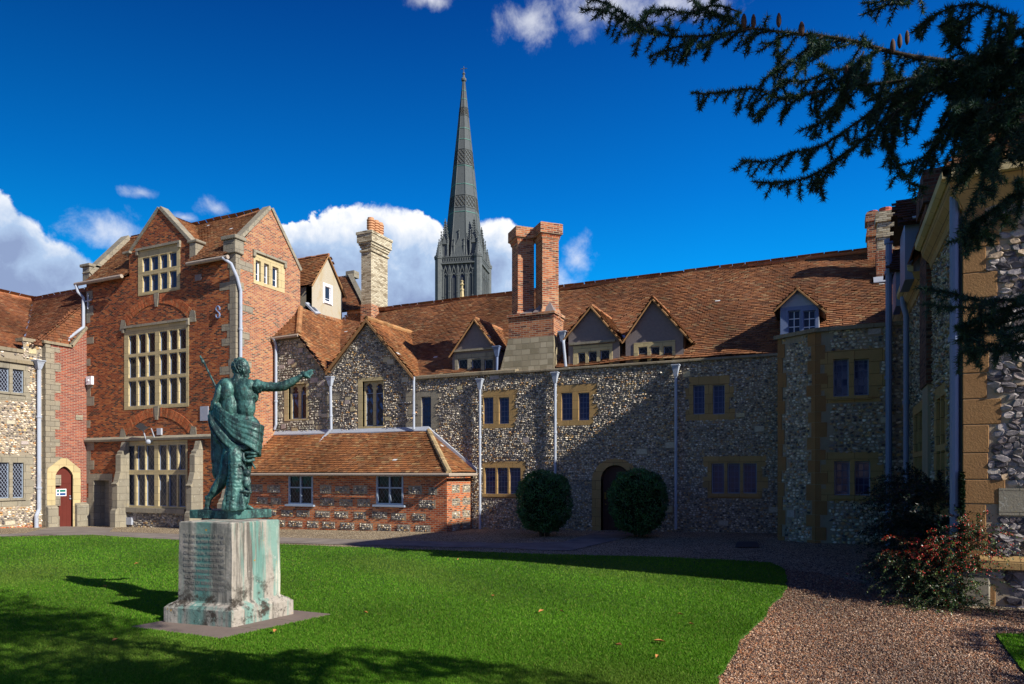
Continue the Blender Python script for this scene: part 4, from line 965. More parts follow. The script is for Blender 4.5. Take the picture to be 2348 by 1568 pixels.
# dark service door recess
dr_ = PT.rect(215, 1101, 250, 1240); so = PT.rect(203, 1086, 258, 1240); dr_ = (dr_[0], -.9, dr_[2], dr_[3]); so = (so[0], -.9, so[2], so[3])
mb = MB(); mb.prism(PT, R(so), [R(dr_)], .01, -.5); mb.build('door_surround', M_['lime'], tw); HT.append(R(grow(dr_, .02))); xt.append(R(so))
mb = MB(); mb.prism(PT, R(dr_), [], -.45, -.5); mb.build('recess_back', M_['ashlar'], tw)
zB = -1.2
oT = [(TXL, zB), (TXR, zB), (TXR, zEv), (gR[0], zEv), (gR[0], gR[1]-.1), (gA[0], gA[1]), (gL[0], gL[1]-.1), (gL[0], zEv), (TXL, zEv)]
wall('front_wall', PT, oT, HT, 'brick_front', tw)
ga = PTs.uv(620.5, 473); gk = PTs.uv(684, 600); gk0 = (TY, 9.95)
o = [PTs.uv(581, 578), PTs.uv(652, 607), PTs.uv(652, 676), PTs.uv(581, 649)]; o = (o[0][0], o[3][1], o[1][0], o[0][1])
ls = []
for xa, xb in ((585.5, 597.4), (604.8, 616.4), (624, 638)):
    a = PTs.uv(xa, 630)[0]; b = PTs.uv(xb, 630)[0]; ls.append((a, o[1]+.12, b, o[3]-.25))
hs, es = window(PTs, tw, o, ls, 'cream', 'glass_p', casement='white', hood='lime', depth=.2, gd=.12, cw=.05, label='three-light window with white casements on the sunlit side')
mb = MB()
for l in ls[:2]: mb.prism(PTs, R((l[0]+.08, l[1]+.06, l[0]+.26, l[1]+.85)), [], -.128, -.135, sides=False)
mb.build('curtain', M_['curtain'], tw)
YB = gk[0]+.1
wall('side_wall', PTs, [(TY, zB), (YB, zB), (YB, gk[1]-.25), (ga[0], ga[1]-.05), (TY, gk0[1]-.35)], [hs], 'brick_side', tw)
wall('rear_wall', Plane((0, YB, 0), (-1, 0, 0)), [(-TXR, zB), (-TXL, zB), (-TXL, zEv), (-TXR, zEv)], [], 'brick_dark', tw)
PTl = PXm(TXL); wall('west_wall', PTl, [(-YB, zB), (-TY, zB), (-TY, zEv), (-ga[0], ga[1]), (-YB, zEv)], [], 'brick_dark', tw)
quoins(PT, TXR, -1, -.8, 9.3, tw, 'ashlar', .72, .36, .3, .006, 12, gap=1.6, other=(PTs, TY, 1))
quoins(PT, TXL, 1, -.8, 9.0, tw, 'lime', .45, .25, .32, .008, 13, gap=1.8)
mb = MB(); mb.box((TXR-.27, TY-.012, 3.2), (TXR+.02, TY+.2, 9.9)); mb.build('corner_pier', M_['ashlar'], tw)
# gable copings
def coping(P, pts, wdt=.2, dp=.35, parent=tw, mat='lime', out=.08, name='coping'):
    mb = MB()
    for (a, b) in zip(pts[:-1], pts[1:]):
        a_, b_ = Vector((a[0], a[1], 0)), Vector((b[0], b[1], 0)); n = Vector((-(b_-a_).y, (b_-a_).x, 0)).normalized()
        if n.y < 0: n = -n
        q = [(a_.x, a_.y), (b_.x, b_.y), (b_.x+n.x*wdt, b_.y+n.y*wdt), (a_.x+n.x*wdt, a_.y+n.y*wdt)]
        if (q[1][0]-q[0][0]) < 0: q = [q[1], q[0], q[3], q[2]]
        mb.prism(P, q, [], out, -dp, True)
    return mb.build(name, M_[mat], parent, bevel=.015)
coping(PT, [(gL[0]-.05, gL[1]-.15), (gA[0], gA[1]-.02), (gR[0]+.05, gR[1]-.15)], .12, .3, out=.04)
coping(PTs, [(TY-.02, 9.7), (ga[0], ga[1]-.1), (gk[0]+.08, gk[1]-.35)], .12, .3, out=.05)
coping(PTl, [(-YB, 9.6), (-ga[0], ga[1]-.1), (-TY, 9.6)], .17, .4)
kn_ = [MB() for _ in range(4)]; mb = kn_[0]
mb.box((TXR-.5, TY-.1, 9.45), (TXR+.1, TY+.3, 9.92)); mb.box((TXR-.56, TY-.16, 9.92), (TXR+.16, TY+.36, 10.06))
mb = kn_[1]; mb.box((TXL-.1, TY-.1, 9.35), (TXL+.35, TY+.3, 9.95)); mb.box((TXL-.2, TY-.16, 9.95), (TXL+.4, TY+.36, 10.07))
mb = kn_[2]; mb.box((gR[0]-.12, TY-.06, 9.4), (gR[0]+.22, TY+.3, gR[1]-.02)); mb.box((gR[0]-.2, TY-.1, gR[1]-.02), (gR[0]+.3, TY+.34, gR[1]+.08))
mb = kn_[3]; mb.box((gL[0]-.28, TY-.1, gL[1]-.05), (gL[0]+.15, TY+.34, gL[1]+.05))
[_k.build('kneeler', M_['lime'], tw, bevel=.02) for _k in kn_]
# roofs
ry = ga[0]; rz = ga[1]-.12; e0 = TY-.22; ez = zEv+.02
s_ = (rz-ez)/(ry-e0); gry = e0+(gA[1]-.15-ez)/s_
tiles([[(TXL+.3, e0, ez), (gL[0]+.05, e0, ez), (gL[0]+.05, TY+.1, ez+s_*.32), (gA[0], min(ry, gry), min(rz, gA[1]-.15)), (gA[0], ry, rz), (TXL+.3, ry, rz)]], tw, .1, .16, seed=81, sag=.03)
tiles([[(gR[0]-.05, e0, ez), (TXR-.32, e0, ez), (TXR-.32, ry, rz), (gA[0], ry, rz), (gA[0], min(ry, gry), min(rz, gA[1]-.15)), (gR[0]-.05, TY+.1, ez+s_*.32)]], tw, .1, .16, seed=82, sag=.05)
tiles([[(TXL+.3, 2*ry-e0, ez), (TXR-.3, 2*ry-e0, ez), (TXR-.3, ry, rz), (TXL+.3, ry, rz)]], tw, .3, .4, seed=83, name='rear_roof')
gz_ = gA[1]-.12; zz = gR[1]-.1; yv = e0+(zz-ez)/s_
tiles([[(gR[0], TY+.3, zz), (gA[0], TY+.3, gz_), (gA[0], min(ry, gry), gz_), (gR[0], max(yv, TY+.4), zz)]], tw, .1, .16, seed=84)
tiles([[(gL[0], TY+.3, zz), (gA[0], TY+.3, gz_), (gA[0], min(ry, gry), gz_), (gL[0], max(yv, TY+.4), zz)]], tw, .1, .16, seed=85)
ridge([(TXL+.35, ry, rz+.05), (-24.5, ry, rz-.02), (-21.5, ry, rz-.12), (TXR-.35, ry, rz+.03)], tw, .08, .3)
mb = MB()
for xa, xb in ((TXL-.25, gL[0]-.02), (gR[0]+.05, TXR-.05)):
    mb.tube([(xa, e0-.07, ez-.08), (xb, e0-.07, ez-.08)], .075, 8)
mb.build('gutter', M_['gutter'], tw)
# string course, relieving arches, keystones
sz = T(340, 1004)[1]; mb = MB(); mb.hexa([PT.p(TXL-.05, sz-.1, .0), PT.p(TXR+.02, sz-.1, .0), PT.p(TXR+.02, sz-.1, .12), PT.p(TXL-.05, sz-.1, .12), PT.p(TXL-.05, sz+.08, .0), PT.p(TXR+.02, sz+.08, .0), PT.p(TXR+.02, sz-.02, .14), PT.p(TXL-.05, sz-.02, .14)])
mb.build('string_course', M_['lime'], tw)
def relieving(xl, yl, xr, yr, yk, seed):
    a, b, k = T(xl, yl), T(xr, yr), T((xl+xr)/2, yk); c = (a[0]+b[0])/2; v0 = (a[1]+b[1])/2; rise = k[1]-v0; hw = (b[0]-a[0])/2
    Rr = (hw*hw+rise*rise)/(2*rise); cy = v0+rise-Rr; th0 = math.asin(hw/Rr); n = int(2*th0*Rr/.085); rg = random.Random(seed); mb = MB(); bd = .34
    for i in range(n):
        t0 = -th0+2*th0*(i+.08)/n; t1 = -th0+2*th0*(i+.92)/n
        if abs((t0+t1)/2) < .07: continue
        kf = rg.uniform(.6, 1.2); mb.col = (.42*kf, .12*kf, .045*kf); m_ = rg.choice((.4, .5, .6))
        for f0, f1 in ((0, m_-.02), (m_+.02, 1)):
            q = [(c+math.sin(t)*(Rr-bd+bd*f), cy+math.cos(t)*(Rr-bd+bd*f)) for t, f in ((t0, f0), (t1, f0), (t1, f1), (t0, f1))]
            mb.prism(PT, q[::-1] if False else q, [], .016+rg.uniform(0, .006), -.01)
    mb.build('relieving_arch', M_['ridge'], tw)
    ks = MB(); ks.prism(PT, [(c-.07, cy+Rr-bd-.12), (c+.07, cy+Rr-bd-.12), (c+.12, cy+Rr+.06), (c-.12, cy+Rr+.06)], [], .03, -.02)
    for s in (-1, 1):
        u = c+s*(hw+.02); v = v0-.3; ks.prism(PT, [(u-.2, v-.15), (u+.2, v-.15), (u+.14, v+.25), (u-.08, v+.3)], [], .02, -.02)
    ks.build('keystone', M_['lime'], tw)
    back = MB(); pts = [(c+math.sin(t)*(Rr-bd*0-.0), cy+math.cos(t)*Rr) for t in np.linspace(-th0, th0, 14)]+[(c+math.sin(t)*(Rr-bd), cy+math.cos(t)*(Rr-bd)) for t in np.linspace(th0, -th0, 14)]
    back.prism(PT, pts[::-1], [], .008, -.005); back.build('arch_mortar', m_plain('arch mortar', (.3, .2, .13), .95), tw)
relieving(283, 736, 440, 706, 675, 1); relieving(282, 984, 442, 974, 934, 2)
# stone buttresses
def buttress(xf, xr, ytop, parent=tw):
    u0 = onY(xf, 1100, TY-.5).x; u1 = onY(xf+11.5, 1100, TY-.5).x; zt = onY(xf+6, ytop, TY-.1).z
    prof = [(0, zt), (.12, zt-.02), (.2, zt-.32), (.3, zt-.4), (.3, zt-.48), (.36, zt-.52), (.36, zt-1.15), (.38, zt-1.2), (.46, zt-1.55), (.54, zt-1.62), (.5, zt-1.68), (.5, .36), (.56, .3), (.58, .2), (.58, -1)]
    mb = MB()
    Lf = [PT.p(u0, z, dd) for dd, z in prof]; Rf = [PT.p(u1, z, dd) for dd, z in prof]
    for i in range(len(prof)-1): mb.face([Lf[i], Lf[i+1], Rf[i+1], Rf[i]])
    mb.face([PT.p(u0, -1, 0)]+[PT.p(u0, zt, 0)]+Lf[1:]); mb.face(([PT.p(u1, -1, 0)]+[PT.p(u1, zt, 0)]+Rf[1:])[::-1])
    mb.build('buttress', M_['lime'], parent)
buttress(257, 281, 1013); buttress(427, 451, 1010); buttress(490, 515, 1120)
mb = MB(); mb.box((T(281, 1100)[0], TY-.05, -1), (T(425, 1100)[0], TY+.1, T(302, 1163)[1]-.02)); mb.build('plinth_wall', M_['ashlar'], tw)
pl_ = [(T(281, 1100)[0], -.5), (T(425, 1100)[0], -.5), (T(425, 1100)[0], .2), (T(281, 1100)[0], .2)]
flints(PY(TY-.05), pl_, [], .1, tw, seed=88, stones=1, tone=.8)
mb = MB(); mb.pbox(PT, (T(283, 1100)[0], T(302, 1170)[1]-.06, T(430, 1100)[0], T(302, 1163)[1]), .16, 0); mb.build('sill', M_['lime'], tw)
# fittings on the brick house
q = T(205, 691); mb = MB(); mb.tube([PT.p(q[0], q[1]-.32, .06), PT.p(q[0], q[1]+.32, .06)], .028); mb.tube([PT.p(q[0]-.2, q[1]-.01, .08), PT.p(q[0]+.24, q[1]+.02, .08)], .028); mb.tube([PT.p(q[0], q[1], 0), PT.p(q[0], q[1], .1)], .02)
mb.build('cross_shaped_wall_tie', M_['pipe'], tw)
q = T(502.5, 717); mb = MB(); pts = []
for i in range(17):
    t = i/16; 
    if t < .5: a = math.radians(-20+240*(t/.5)); pts.append(PT.p(q[0]+.09*math.cos(a)+.0, q[1]+.12+.1*math.sin(a), .06))
    else: a = math.radians(40-240*((t-.5)/.5)); pts.append(PT.p(q[0]-.0+.09*math.cos(a), q[1]-.1+.1*math.sin(a), .06))
mb.tube(pts, .03, 8); mb.build('s_shaped_wall_tie', M_['pipe_b'], tw)
q = T(208.5, 873); mb = MB(); mb.pbox(PT, (q[0]-.17, q[1]-.16, q[0]+.17, q[1]+.17), .1, 0); mb.tube([PT.p(q[0], q[1], .1), PT.p(q[0], q[1], .14)], .04, 10); mb.build('alarm_box', M_['white'], tw, bevel=.01)
q = T(469, 948); mb = MB(); mb.pbox(PT, (q[0]-.2, q[1]-.26, q[0]+.2, q[1]+.26), .03, 0); mb.build('wall_plate', m_plain('grey plastic', (.3, .33, .4), .5), tw)
q = T(455, 636.5); mb = MB(); mb.pbox(PT, (q[0]-.16, q[1]-.11, q[0]+.16, q[1]+.11), .025, 0); mb.build('air_vent', M_['render'], tw)
q = T(302, 1194); mb = MB(); mb.pbox(PT, (q[0]-.16, q[1]-.14, q[0]+.16, q[1]+.14), .14, .05); mb.build('meter_box', M_['lead'], tw)
q = T(345, 980); mb = MB(); c = PT.p(q[0], q[1], .35); mb.hexa([c+Vector(v)*.16 for v in ((-1.3, -.9, .2), (1.0, -.9, -.9), (1.0, -.6, -1.1), (-1.3, -.6, 0), (-1.3, .6, 1.1), (1.0, .6, 0), (1, .9, -.2), (-1.3, .9, .9))]); fl_ = mb.build('floodlight', M_['black'], tw)
mb = MB(); mb.tube([PT.p(q[0]-.1, q[1]-.05, .25), PT.p(q[0]-.1, q[1]-.45, .12), PT.p(q[0]+.06, q[1]-.55, .05)], .022); mb.tube([PT.p(q[0]+.3, q[1]-.05, .2), PT.p(q[0]+.3, q[1]-.42, .05), PT.p(q[0]+.1, q[1]-.55, .05)], .02); mb.lathe(PT.p(q[0]+.05, q[1]-.62, .12), [(.06, 0), (.1, .05), (.1, .12), (.05, .16)], 10)
mb.build('bracket', M_['pipe'], fl_)
q = T(366, 1003); q = T(367, 994); mb = MB(); mb.pbox(PT, (q[0]-.1, q[1]-.05, q[0]+.13, q[1]+.2), .07, 0); mb.build('junction_box', M_['lead'], tw, bevel=.01)
# rainwater pipes of the brick house
zj = PTs.uv(547, 640)[1]
downpipe(tw, [(TXR-.25, e0-.12, ez-.1), (TXR+.0, TY-.2, ez-.3), (TXR+.1, TY-.02, ez-.75), (TXR+.12, TY+.12, ez-1.2), (TXR+.12, TY+.12, .5)], .055)
q0 = onY(189, 642, TY-.3); q1 = onY(192, 655, TY-.15); q2 = onY(192, 748, TY-.15)
lw_X = -27.15
downpipe(tw, [(TXL-.15, e0-.1, ez-.12), (TXL-.1, e0-.05, ez-.4), (TXL+.0, TY-.12, ez-.6), (TXL+.0, TY-.12, 7.55), onX(158, 775, TXL-.1), onX(156, 783, TXL-.1)], .06)

# ================================================================== flint wing on the left
lw = thing('left_flint_wing', (-27.3, 16, -.3), 'flint and stone wing at the left edge with leaded windows and an oxblood pointed door', 'building')
BX = TXL+.02; PBk = PXp(BX); FX = BX-.2; PFl = PXp(FX)
yk = onX(105, 1000, BX).y
def W2(x, y): return PBk.uv(x, y)
da = W2(146.4, 1069); d0 = W2(126, 1000)[0]; d1 = W2(166.5, 1000)[0]; do = (d0, -1.2, d1, da[1])
din = arch(do[0], -1.2, do[2], do[3], .36, True, 8); so_ = W2(147, 1050); s0 = W2(107, 1000)[0]; s1_ = W2(184, 1000)[0]
sur = [(s0, -1.2), (s1_, -1.2), (s1_, so_[1]-.55), (s1_-.02, so_[1]-.42), ((s0+s1_)/2+.1, so_[1]), ((s0+s1_)/2-.1, so_[1]), (s0+.02, so_[1]-.42), (s0, so_[1]-.55)]
mb = MB(); mb.prism(PBk, sur, [din], .03, -.3); mb.build('door_surround', M_['cream'], lw)
mb = MB(); mb.prism(PBk, din, [], -.1, -.16); mb.prism(PBk, R((do[0], so_[1]-1.0, do[2], so_[1]-.985)), [], -.09, -.1)
for f in (.25, .5, .75): u = do[0]+(do[2]-do[0])*f; mb.prism(PBk, R((u-.004, -1, u+.004, so_[1]-1.02)), [], -.094, -.1)
dr2 = mb.build('door', M_['door_r'], lw); dr2['label'] = 'oxblood painted pointed door with a small sign'
q = W2(143.5, 1129); mb = MB(); mb.pbox(PBk, (q[0]-.2, q[1]-.14, q[0]+.2, q[1]+.14), -.088, -.1); sg = mb.build('sign', M_['white'], dr2)
def fl(P, r, d, mat, name, par):
    m = MB(); m.prism(P, R(r), [], d, d-.002, sides=False); return m.build(name, mat, par)
gr = m_plain('green sign ink', (.01, .16, .12), .5); bl = m_plain('blue sign ink', (.01, .06, .2), .5)
m = MB(); m.prism(PBk, R((q[0]-.05, q[1]+.02, q[0]+.17, q[1]+.11)), [], -.086, -.087, sides=False); m.prism(PBk, R((q[0]-.16, q[1]+.02, q[0]-.08, q[1]+.11)), [], -.086, -.087, sides=False)
m.build('sign_green_band', gr, dr2)
m = MB(); m.prism(PBk, R((q[0]-.05, q[1]-.11, q[0]+.17, q[1]-.02)), [], -.086, -.087, sides=False); m.prism(PBk, [(q[0]-.12+.045*math.cos(t), q[1]-.065+.045*math.sin(t)) for t in np.linspace(0, 6.28, 13)[:-1]], [], -.086, -.087, sides=False)
m.build('sign_blue_band', bl, dr2)
q = W2(163.5, 1143); m = MB(); m.lathe(PBk.p(q[0], q[1], -.07)-Vector((0, 0, .03)), [(.02, 0), (.035, .03), (.02, .06)], 10); m.lathe(PBk.p(q[0], q[1]+.1, -.08)-Vector((0, 0, .02)), [(.015, 0), (.03, .02), (.015, .04)], 8); m.build('handle', M_['pipe'], dr2)
zc1 = W2(105, 787)[1]; zc2 = W2(165, 797)[1]; ycn = W2(165, 797)[0]; zc3 = W2(196, 752)[1]
ow = [(yk, -1.2), (TY+.02, -1.2), (TY+.02, zc3), (ycn, zc2), (yk, zc1)]
wall('brick_wall', PBk, ow, [din], 'brick_left', lw)
mb = MB(); mb.box((FX-.3, yk-.02, -1.2), (BX+.012, yk+.18, zc1)); mb.build('corner_pier', M_['ashlar'], lw)
quoins(PBk, yk+.15, 1, -.8, zc1-.1, lw, 'ashlar', .42, .18, .34, .012, 15)
coping(PBk, [(yk-.1, zc1), (ycn, zc2), (TY+.02, zc3)], .1, .4, lw, 'coping', .07)
# plinth stones each side of the door
for (x0, x1, y) in ((104, 128, 1158), (170, 198, 1152)):
    a = W2(x0, 1100)[0]; b = W2(x1, 1100)[0]; z = W2(x0, y)[1]; m = MB(); m.hexa([PBk.p(a, -1.2, .0), PBk.p(b, -1.2, .0), PBk.p(b, -1.2, .22), PBk.p(a, -1.2, .22), PBk.p(a, z, .0), PBk.p(b, z, .0), PBk.p(b, z-.08, .2), PBk.p(a, z-.08, .2)]); m.build('plinth_stone', M_['lime'], lw, bevel=.03)
# flint wall with two windows
def W3(x, y): return PFl.uv(x, y)
HL3 = []; E3 = []
for (yt, yb, xo, sd) in ((843, 897, 64, 0), (1060, 1142, 71, 1)):
    zt = W3(10, yt)[1]; zb2 = W3(10, yb)[1]; c = [(W3(-20, 0)[0], W3(21, 0)[0]), (W3(29, 0)[0], W3(54, 0)[0]), (W3(-55, 0)[0], W3(-28, 0)[0])]
    o = (W3(-75, 0)[0], zb2-.3, W3(xo, 0)[0], zt+.28)
    h, e = window(PFl, lw, o, [(a, zb2, b, zt) for a, b in c], 'lime', 'glass_l', outline=stepped(o, 4, sd, .1), depth=.14, gd=.08, proud=.01, sill=True, casement='bframe'); HL3.append(h); E3.append(e)
q = W3(7, 1122); m = MB(); m.prism(PFl, R((q[0]-.25, q[1]-.25, q[0]+.1, q[1]+.3)), [], -.118, -.119, sides=False); m.build('paper_notice', M_['white'], lw)
u0 = 10.5; us = W3(53, 0)[0]; zu = W3(60, 781)[1]; zl_ = W3(0, 793)[1]
wo = [(u0, -1.2), (yk, -1.2), (yk, zu), (us, zu), (us, zl_-.1), (u0, zl_-.1)]
wall('flint_wall', PFl, wo, HL3, 'mortar', lw)
FL_L = FL_PAL*np.array([1.1, 1.02, .98])
flints(PFl, [(10.6, -.6), (yk, -.6), (yk, zu-.05), (us, zu-.05), (us, zl_-.2), (10.6, zl_-.2)], E3+[R((10, W3(10, 826)[1]-.05, yk, W3(10, 826)[1]+.12))], .105, lw, seed=91, stones=.8, pal=FL_L, proud=.3, tone=1.15)
coping(PFl, [(us-.05, zu-.03), (yk+.05, zu-.03)], .13, .4, lw, 'coping', .06); coping(PFl, [(u0, zl_-.14), (us, zl_-.14)], .13, .4, lw, 'coping', .062)
m = MB(); v = W3(10, 826)[1]; m.pbox(PFl, (u0, v-.04, yk, v+.08), .1, 0); m.build('string_course', M_['coping'], lw)
m = MB(); m.pbox(PFl, (u0, -1, yk-.05, gz(-27, 16)+.09), .03, 0); m.build('brick_foot', M_['brick_low'], lw)
q = W3(97, 832); q = (min(q[0], yk-.22), q[1]); zp = q[1]
downpipe(lw, [PFl.p(q[0], zp-.2, .16), PFl.p(q[0], .35, .16), PFl.p(q[0]-.12, .1, .2), PFl.p(q[0]-.12, -.35, .2)], .07, hopper=PFl.p(q[0], zp, .16))
q = W2(181, 957); m = MB(); m.pbox(PBk, (q[0]-.14, q[1]-.1, q[0]+.14, q[1]+.1), .03, 0); m.build('air_vent', M_['lime'], lw)
# roofs of the left wing
J = atT(75, 690, 30); Vv = atT(50, 797, 26); eX = BX-.02
def pz(X): return Vv.z+(J.z-Vv.z)*(Vv.x-X)/(Vv.x-J.x)
sB = (J.z-Vv.z)/(J.y-Vv.y)
tiles([[J, (J.x, 6, J.z), (FX-.3, 6, pz(FX-.3)), (FX-.3, Vv.y-.02*0, pz(FX-.3)), Vv]], lw, .1, .16, seed=95, sag=.03, tone=(.8, .7, .75))
zr = lambda Y: Vv.z+sB*(Y-Vv.y)
tiles([[J, Vv, (eX-.05, Vv.y, Vv.z), (eX-.05, J.y, J.z)]], lw, .1, .16, seed=96, sag=.03, tone=(.8, .7, .75))
tiles([[J, (eX-.05, J.y, J.z), (eX-.05, J.y+3, J.z-3.2), (J.x-3, J.y+3, J.z-3.2)]], lw, .3, .4, seed=97, name='rear_roof')
tiles([[J, (J.x, 6, J.z), (J.x-3.5, 6, J.z-3), (J.x-3.5, J.y, J.z-3)]], lw, .3, .4, seed=98, name='rear_roof')
# tile-hung cheek above the sloping coping
cx_ = eX-.06; tiles([[(cx_, ycn-.35, zc2-.05), (cx_, TY+.1, zc3-.05), (cx_-.06, TY+.1, zr(TY+.1)), (cx_-.05, Vv.y+.1, Vv.z+.1)]], lw, .1, .16, seed=99, name='tile_hung_cheek', tone=(.8, .7, .75), sag=0)
ridge([J+Vector((0, 0, .05)), Vector((J.x, 6, J.z+.05))], lw, .1, .3, col=(.34, .13, .06)); ridge([J+Vector((0, 0, .05)), Vector((eX, J.y, J.z+.05))], lw, .09, .3, col=(.2, .09, .06))
# loose stones at the pipe foot
st = MB(); q = onG(102, 1199); st.hexa([(q.x-.3, q.y-.3, q.z-.1), (q.x+.25, q.y-.3, q.z-.1), (q.x+.25, q.y+.3, q.z-.1), (q.x-.3, q.y+.3, q.z-.1), (q.x-.25, q.y-.25, q.z+.22), (q.x+.2, q.y-.25, q.z+.25), (q.x+.2, q.y+.25, q.z+.2), (q.x-.25, q.y+.25, q.z+.2)])
s_o = st.build('stone_block', M_['lime'], None, org=(q.x, q.y, q.z), bevel=.03); tag(s_o, 'rough stone block lying under the downpipe beside the oxblood door', 'stone')
# ================================================================== flint house on the right
RX, RYc = 1.54, 10.45
rh = thing('right_flint_house', (RX, RYc, 0), 'flint house at the right edge with big ochre corner stones, stone eaves and grey downpipes', 'building')
PR = PXm(RX); PRf = PY(RYc); zW = 5.42
HR = []; ER = []
def rw(x0, y0, x1, y1, xl, xr, glass='glass', k=None):
    """window on the receding wall: head line from (x0,y0) far to (x1,y1) near"""
    a = PR.uv(x0, y0); b = PR.uv(x1, y1); z = (a[1]+b[1])/2; return a[0], b[0], z
for (x0, y0, x1, y1, zb, sd, nl) in ((2144, 893, 2172, 873, 1.25, 0, 2), (2094.5, 934, 2118, 915, 1.2, 1, 2)):
    ua, ub, z = rw(x0, y0, x1, y1, 0, 0); ua, ub = min(ua, ub), max(ua, ub); w = ub-ua
    zt = z-.18; zm = zb+(zt-zb)*.52; ls = []
    for i in range(nl):
        a = ua+.16+(w-.32)*(i/nl)+.04; b = ua+.16+(w-.32)*((i+1)/nl)-.04
        ls += [(a, zb, b, zm-.05), (a, zm+.05, b, zt)]
    h, e = window(PR, rh, (ua, zb-.2, ub, z), ls, 'ochre', 'glass', outline=stepped((ua, zb-.2, ub, z), 6, sd, .12), depth=.15, gd=.1); HR.append(h); ER.append(e)
wall('wall', PR, [(-24, -1), (-RYc, -1), (-RYc, zW), (-24, zW)], HR, 'mortar', rh)
wall('wall', PRf, [(RX, -1), (9, -1), (9, zW+.15), (RX, zW+.15)], [], 'mortar_b', rh)
# quoins: real sized blocks read off the corner
qz = [(-.4, .28, .22), (.28, .62, .30), (.62, .98, .26)]; mbq = MB(); qr = []
rg = random.Random(17)
z = .95; lens = [.24, .44, .26, .27, .40, .25, .27, .38, .24, .36, .24, .38, .23, .40, .23, .3, .23, .36]
heights = [.36, .31, .34, .36, .33, .33, .33, .3, .32, .33, .32, .32, .34, .33, .33, .33]
blocks = [(-.9, .30, .34), (.30, .62, .20), (.62, .95, .26)]
i = 0
while z < zW-.05:
    h_ = min(heights[i % 16], zW-z); blocks.append((z, z+h_, lens[i % 18])); z += h_; i += 1
for k, (za, zb_, L) in enumerate(blocks):
    c = rg.uniform(0, .008)
    mbq.hexa([(RX-.012, RYc-.014-c, za+.005), (RX+L, RYc-.014-c, za+.005), (RX+L, RYc+.05, za+.005), (RX-.012, RYc+.05, za+.005), (RX-.012, RYc-.014-c, zb_-.005), (RX+L, RYc-.014-c, zb_-.005), (RX+L, RYc+.05, zb_-.005), (RX-.012, RYc+.05, zb_-.005)])
    qr.append(R((RX-.05, za, RX+L, zb_)))
mbq.build('quoins', M_['ochre_red'], rh, bevel=.008)
u_ = PRf.uv(2305, 513); extra = [(u_[0]-.13, u_[1]-.09, u_[0]+.12, u_[1]+.1)]; v_ = PRf.uv(2317, 1150); extra2 = [(v_[0]-.13, v_[1]-.17, v_[0]+.13, v_[1]+.17)]
mb = MB(); mb.prism(PRf, R(extra[0]), [], .03, -.02); mb.build('ochre_block', M_['ochre_red'], rh, bevel=.01)
mb = MB(); mb.prism(PRf, R(extra2[0]), [], .03, -.02); mb.build('grey_block', M_['lime'], rh, bevel=.02)
PALR = np.array([(.34, .32, .32), (.24, .23, .25), (.15, .14, .16), (.07, .065, .08), (.035, .03, .04), (.34, .27, .19), (.2, .17, .17), (.45, .43, .4)])
flints(PRf, [(RX, .62), (3.2, .62), (3.2, zW+.1), (RX, zW+.1)], qr+[R(extra[0]), R(extra2[0])], .105, rh, seed=101, Kn=8, proud=.27, fill=1.45, pal=PALR*np.array([1.05, .97, .88]), wts=np.array([.18, .18, .17, .14, .1, .09, .1, .04]), tone=.95)
flints(PRf, [(RX, -.2), (3.2, -.2), (3.2, .48), (RX, .48)], qr, .13, rh, seed=102, Kn=8, proud=.27, fill=1.45, pal=PALR*np.array([1.05, .97, .88]), wts=np.array([.18, .18, .17, .14, .1, .09, .1, .04]), tone=.85)
flints(PR, [(-19, -.2), (-RYc-.02, -.2), (-RYc-.02, zW-.1), (-19, zW-.1)], ER, .085, rh, seed=103, proud=.3, stones=.5, pal=FL_PAL, tone=.7)
mb = MB(); zs_ = PRf.uv(2300, 1292)[1]; mb.hexa([(RX+.16, RYc-.09, zs_-.07), (9, RYc-.09, zs_-.07), (9, RYc+.05, zs_-.07), (RX+.16, RYc+.05, zs_-.07), (RX+.16, RYc-.09, zs_+.03), (9, RYc-.09, zs_+.03), (9, RYc-.005, zs_+.11), (RX+.16, RYc-.005, zs_+.11)])
mb.build('plinth_moulding', M_['ochre'], rh, bevel=.01)
mb = MB(); mb.box((RX-.03, RYc-.05, -.5), (RX+.28, RYc+.02, .44)); mb.build('corner_plinth', M_['lime'], rh, bevel=.02)
# eaves cornice (moulded stone) and gutter, broken by the stack
YS0, YS1 = 13.35, 14.3
segs = [(RYc-.22, YS0-.02), (YS1+.3, 24)]
co = MB(); gu = MB()
for (ya, yb) in segs:
    prof = [(0, 5.08), (.04, 5.1), (.06, 5.2), (.16, 5.32), (.18, 5.42), (0, 5.42)]
    A_ = [Vector((RX-dx, ya+ (0 if ya > 11 else .22-dx*1.0)-.0, z)) for dx, z in prof]; B_ = [Vector((RX-dx, yb, z)) for dx, z in prof]
    for i in range(len(prof)-1): co.face([A_[i], B_[i], B_[i+1], A_[i+1]])
    co.face(A_); co.face(B_[::-1])
    g0 = [(.17, 5.425), (.20, 5.425), (.26, 5.46), (.27, 5.55), (.17, 5.55)]
    gA_ = [Vector((RX-dx, ya-.05 if ya < 11 else ya, z)) for dx, z in g0]; gB_ = [Vector((RX-dx, yb, z)) for dx, z in g0]
    for i in range(len(g0)): j = (i+1) % len(g0); gu.face([gA_[i], gB_[i], gB_[j], gA_[j]])
    gu.face(gA_); gu.face(gB_[::-1])
gu.hexa([(RX-.27, RYc-.27, 5.43), (9, RYc-.27, 5.43), (9, RYc-.17, 5.43), (RX-.27, RYc-.17, 5.43), (RX-.27, RYc-.27, 5.55), (9, RYc-.27, 5.55), (9, RYc-.17, 5.55), (RX-.27, RYc-.17, 5.55)])
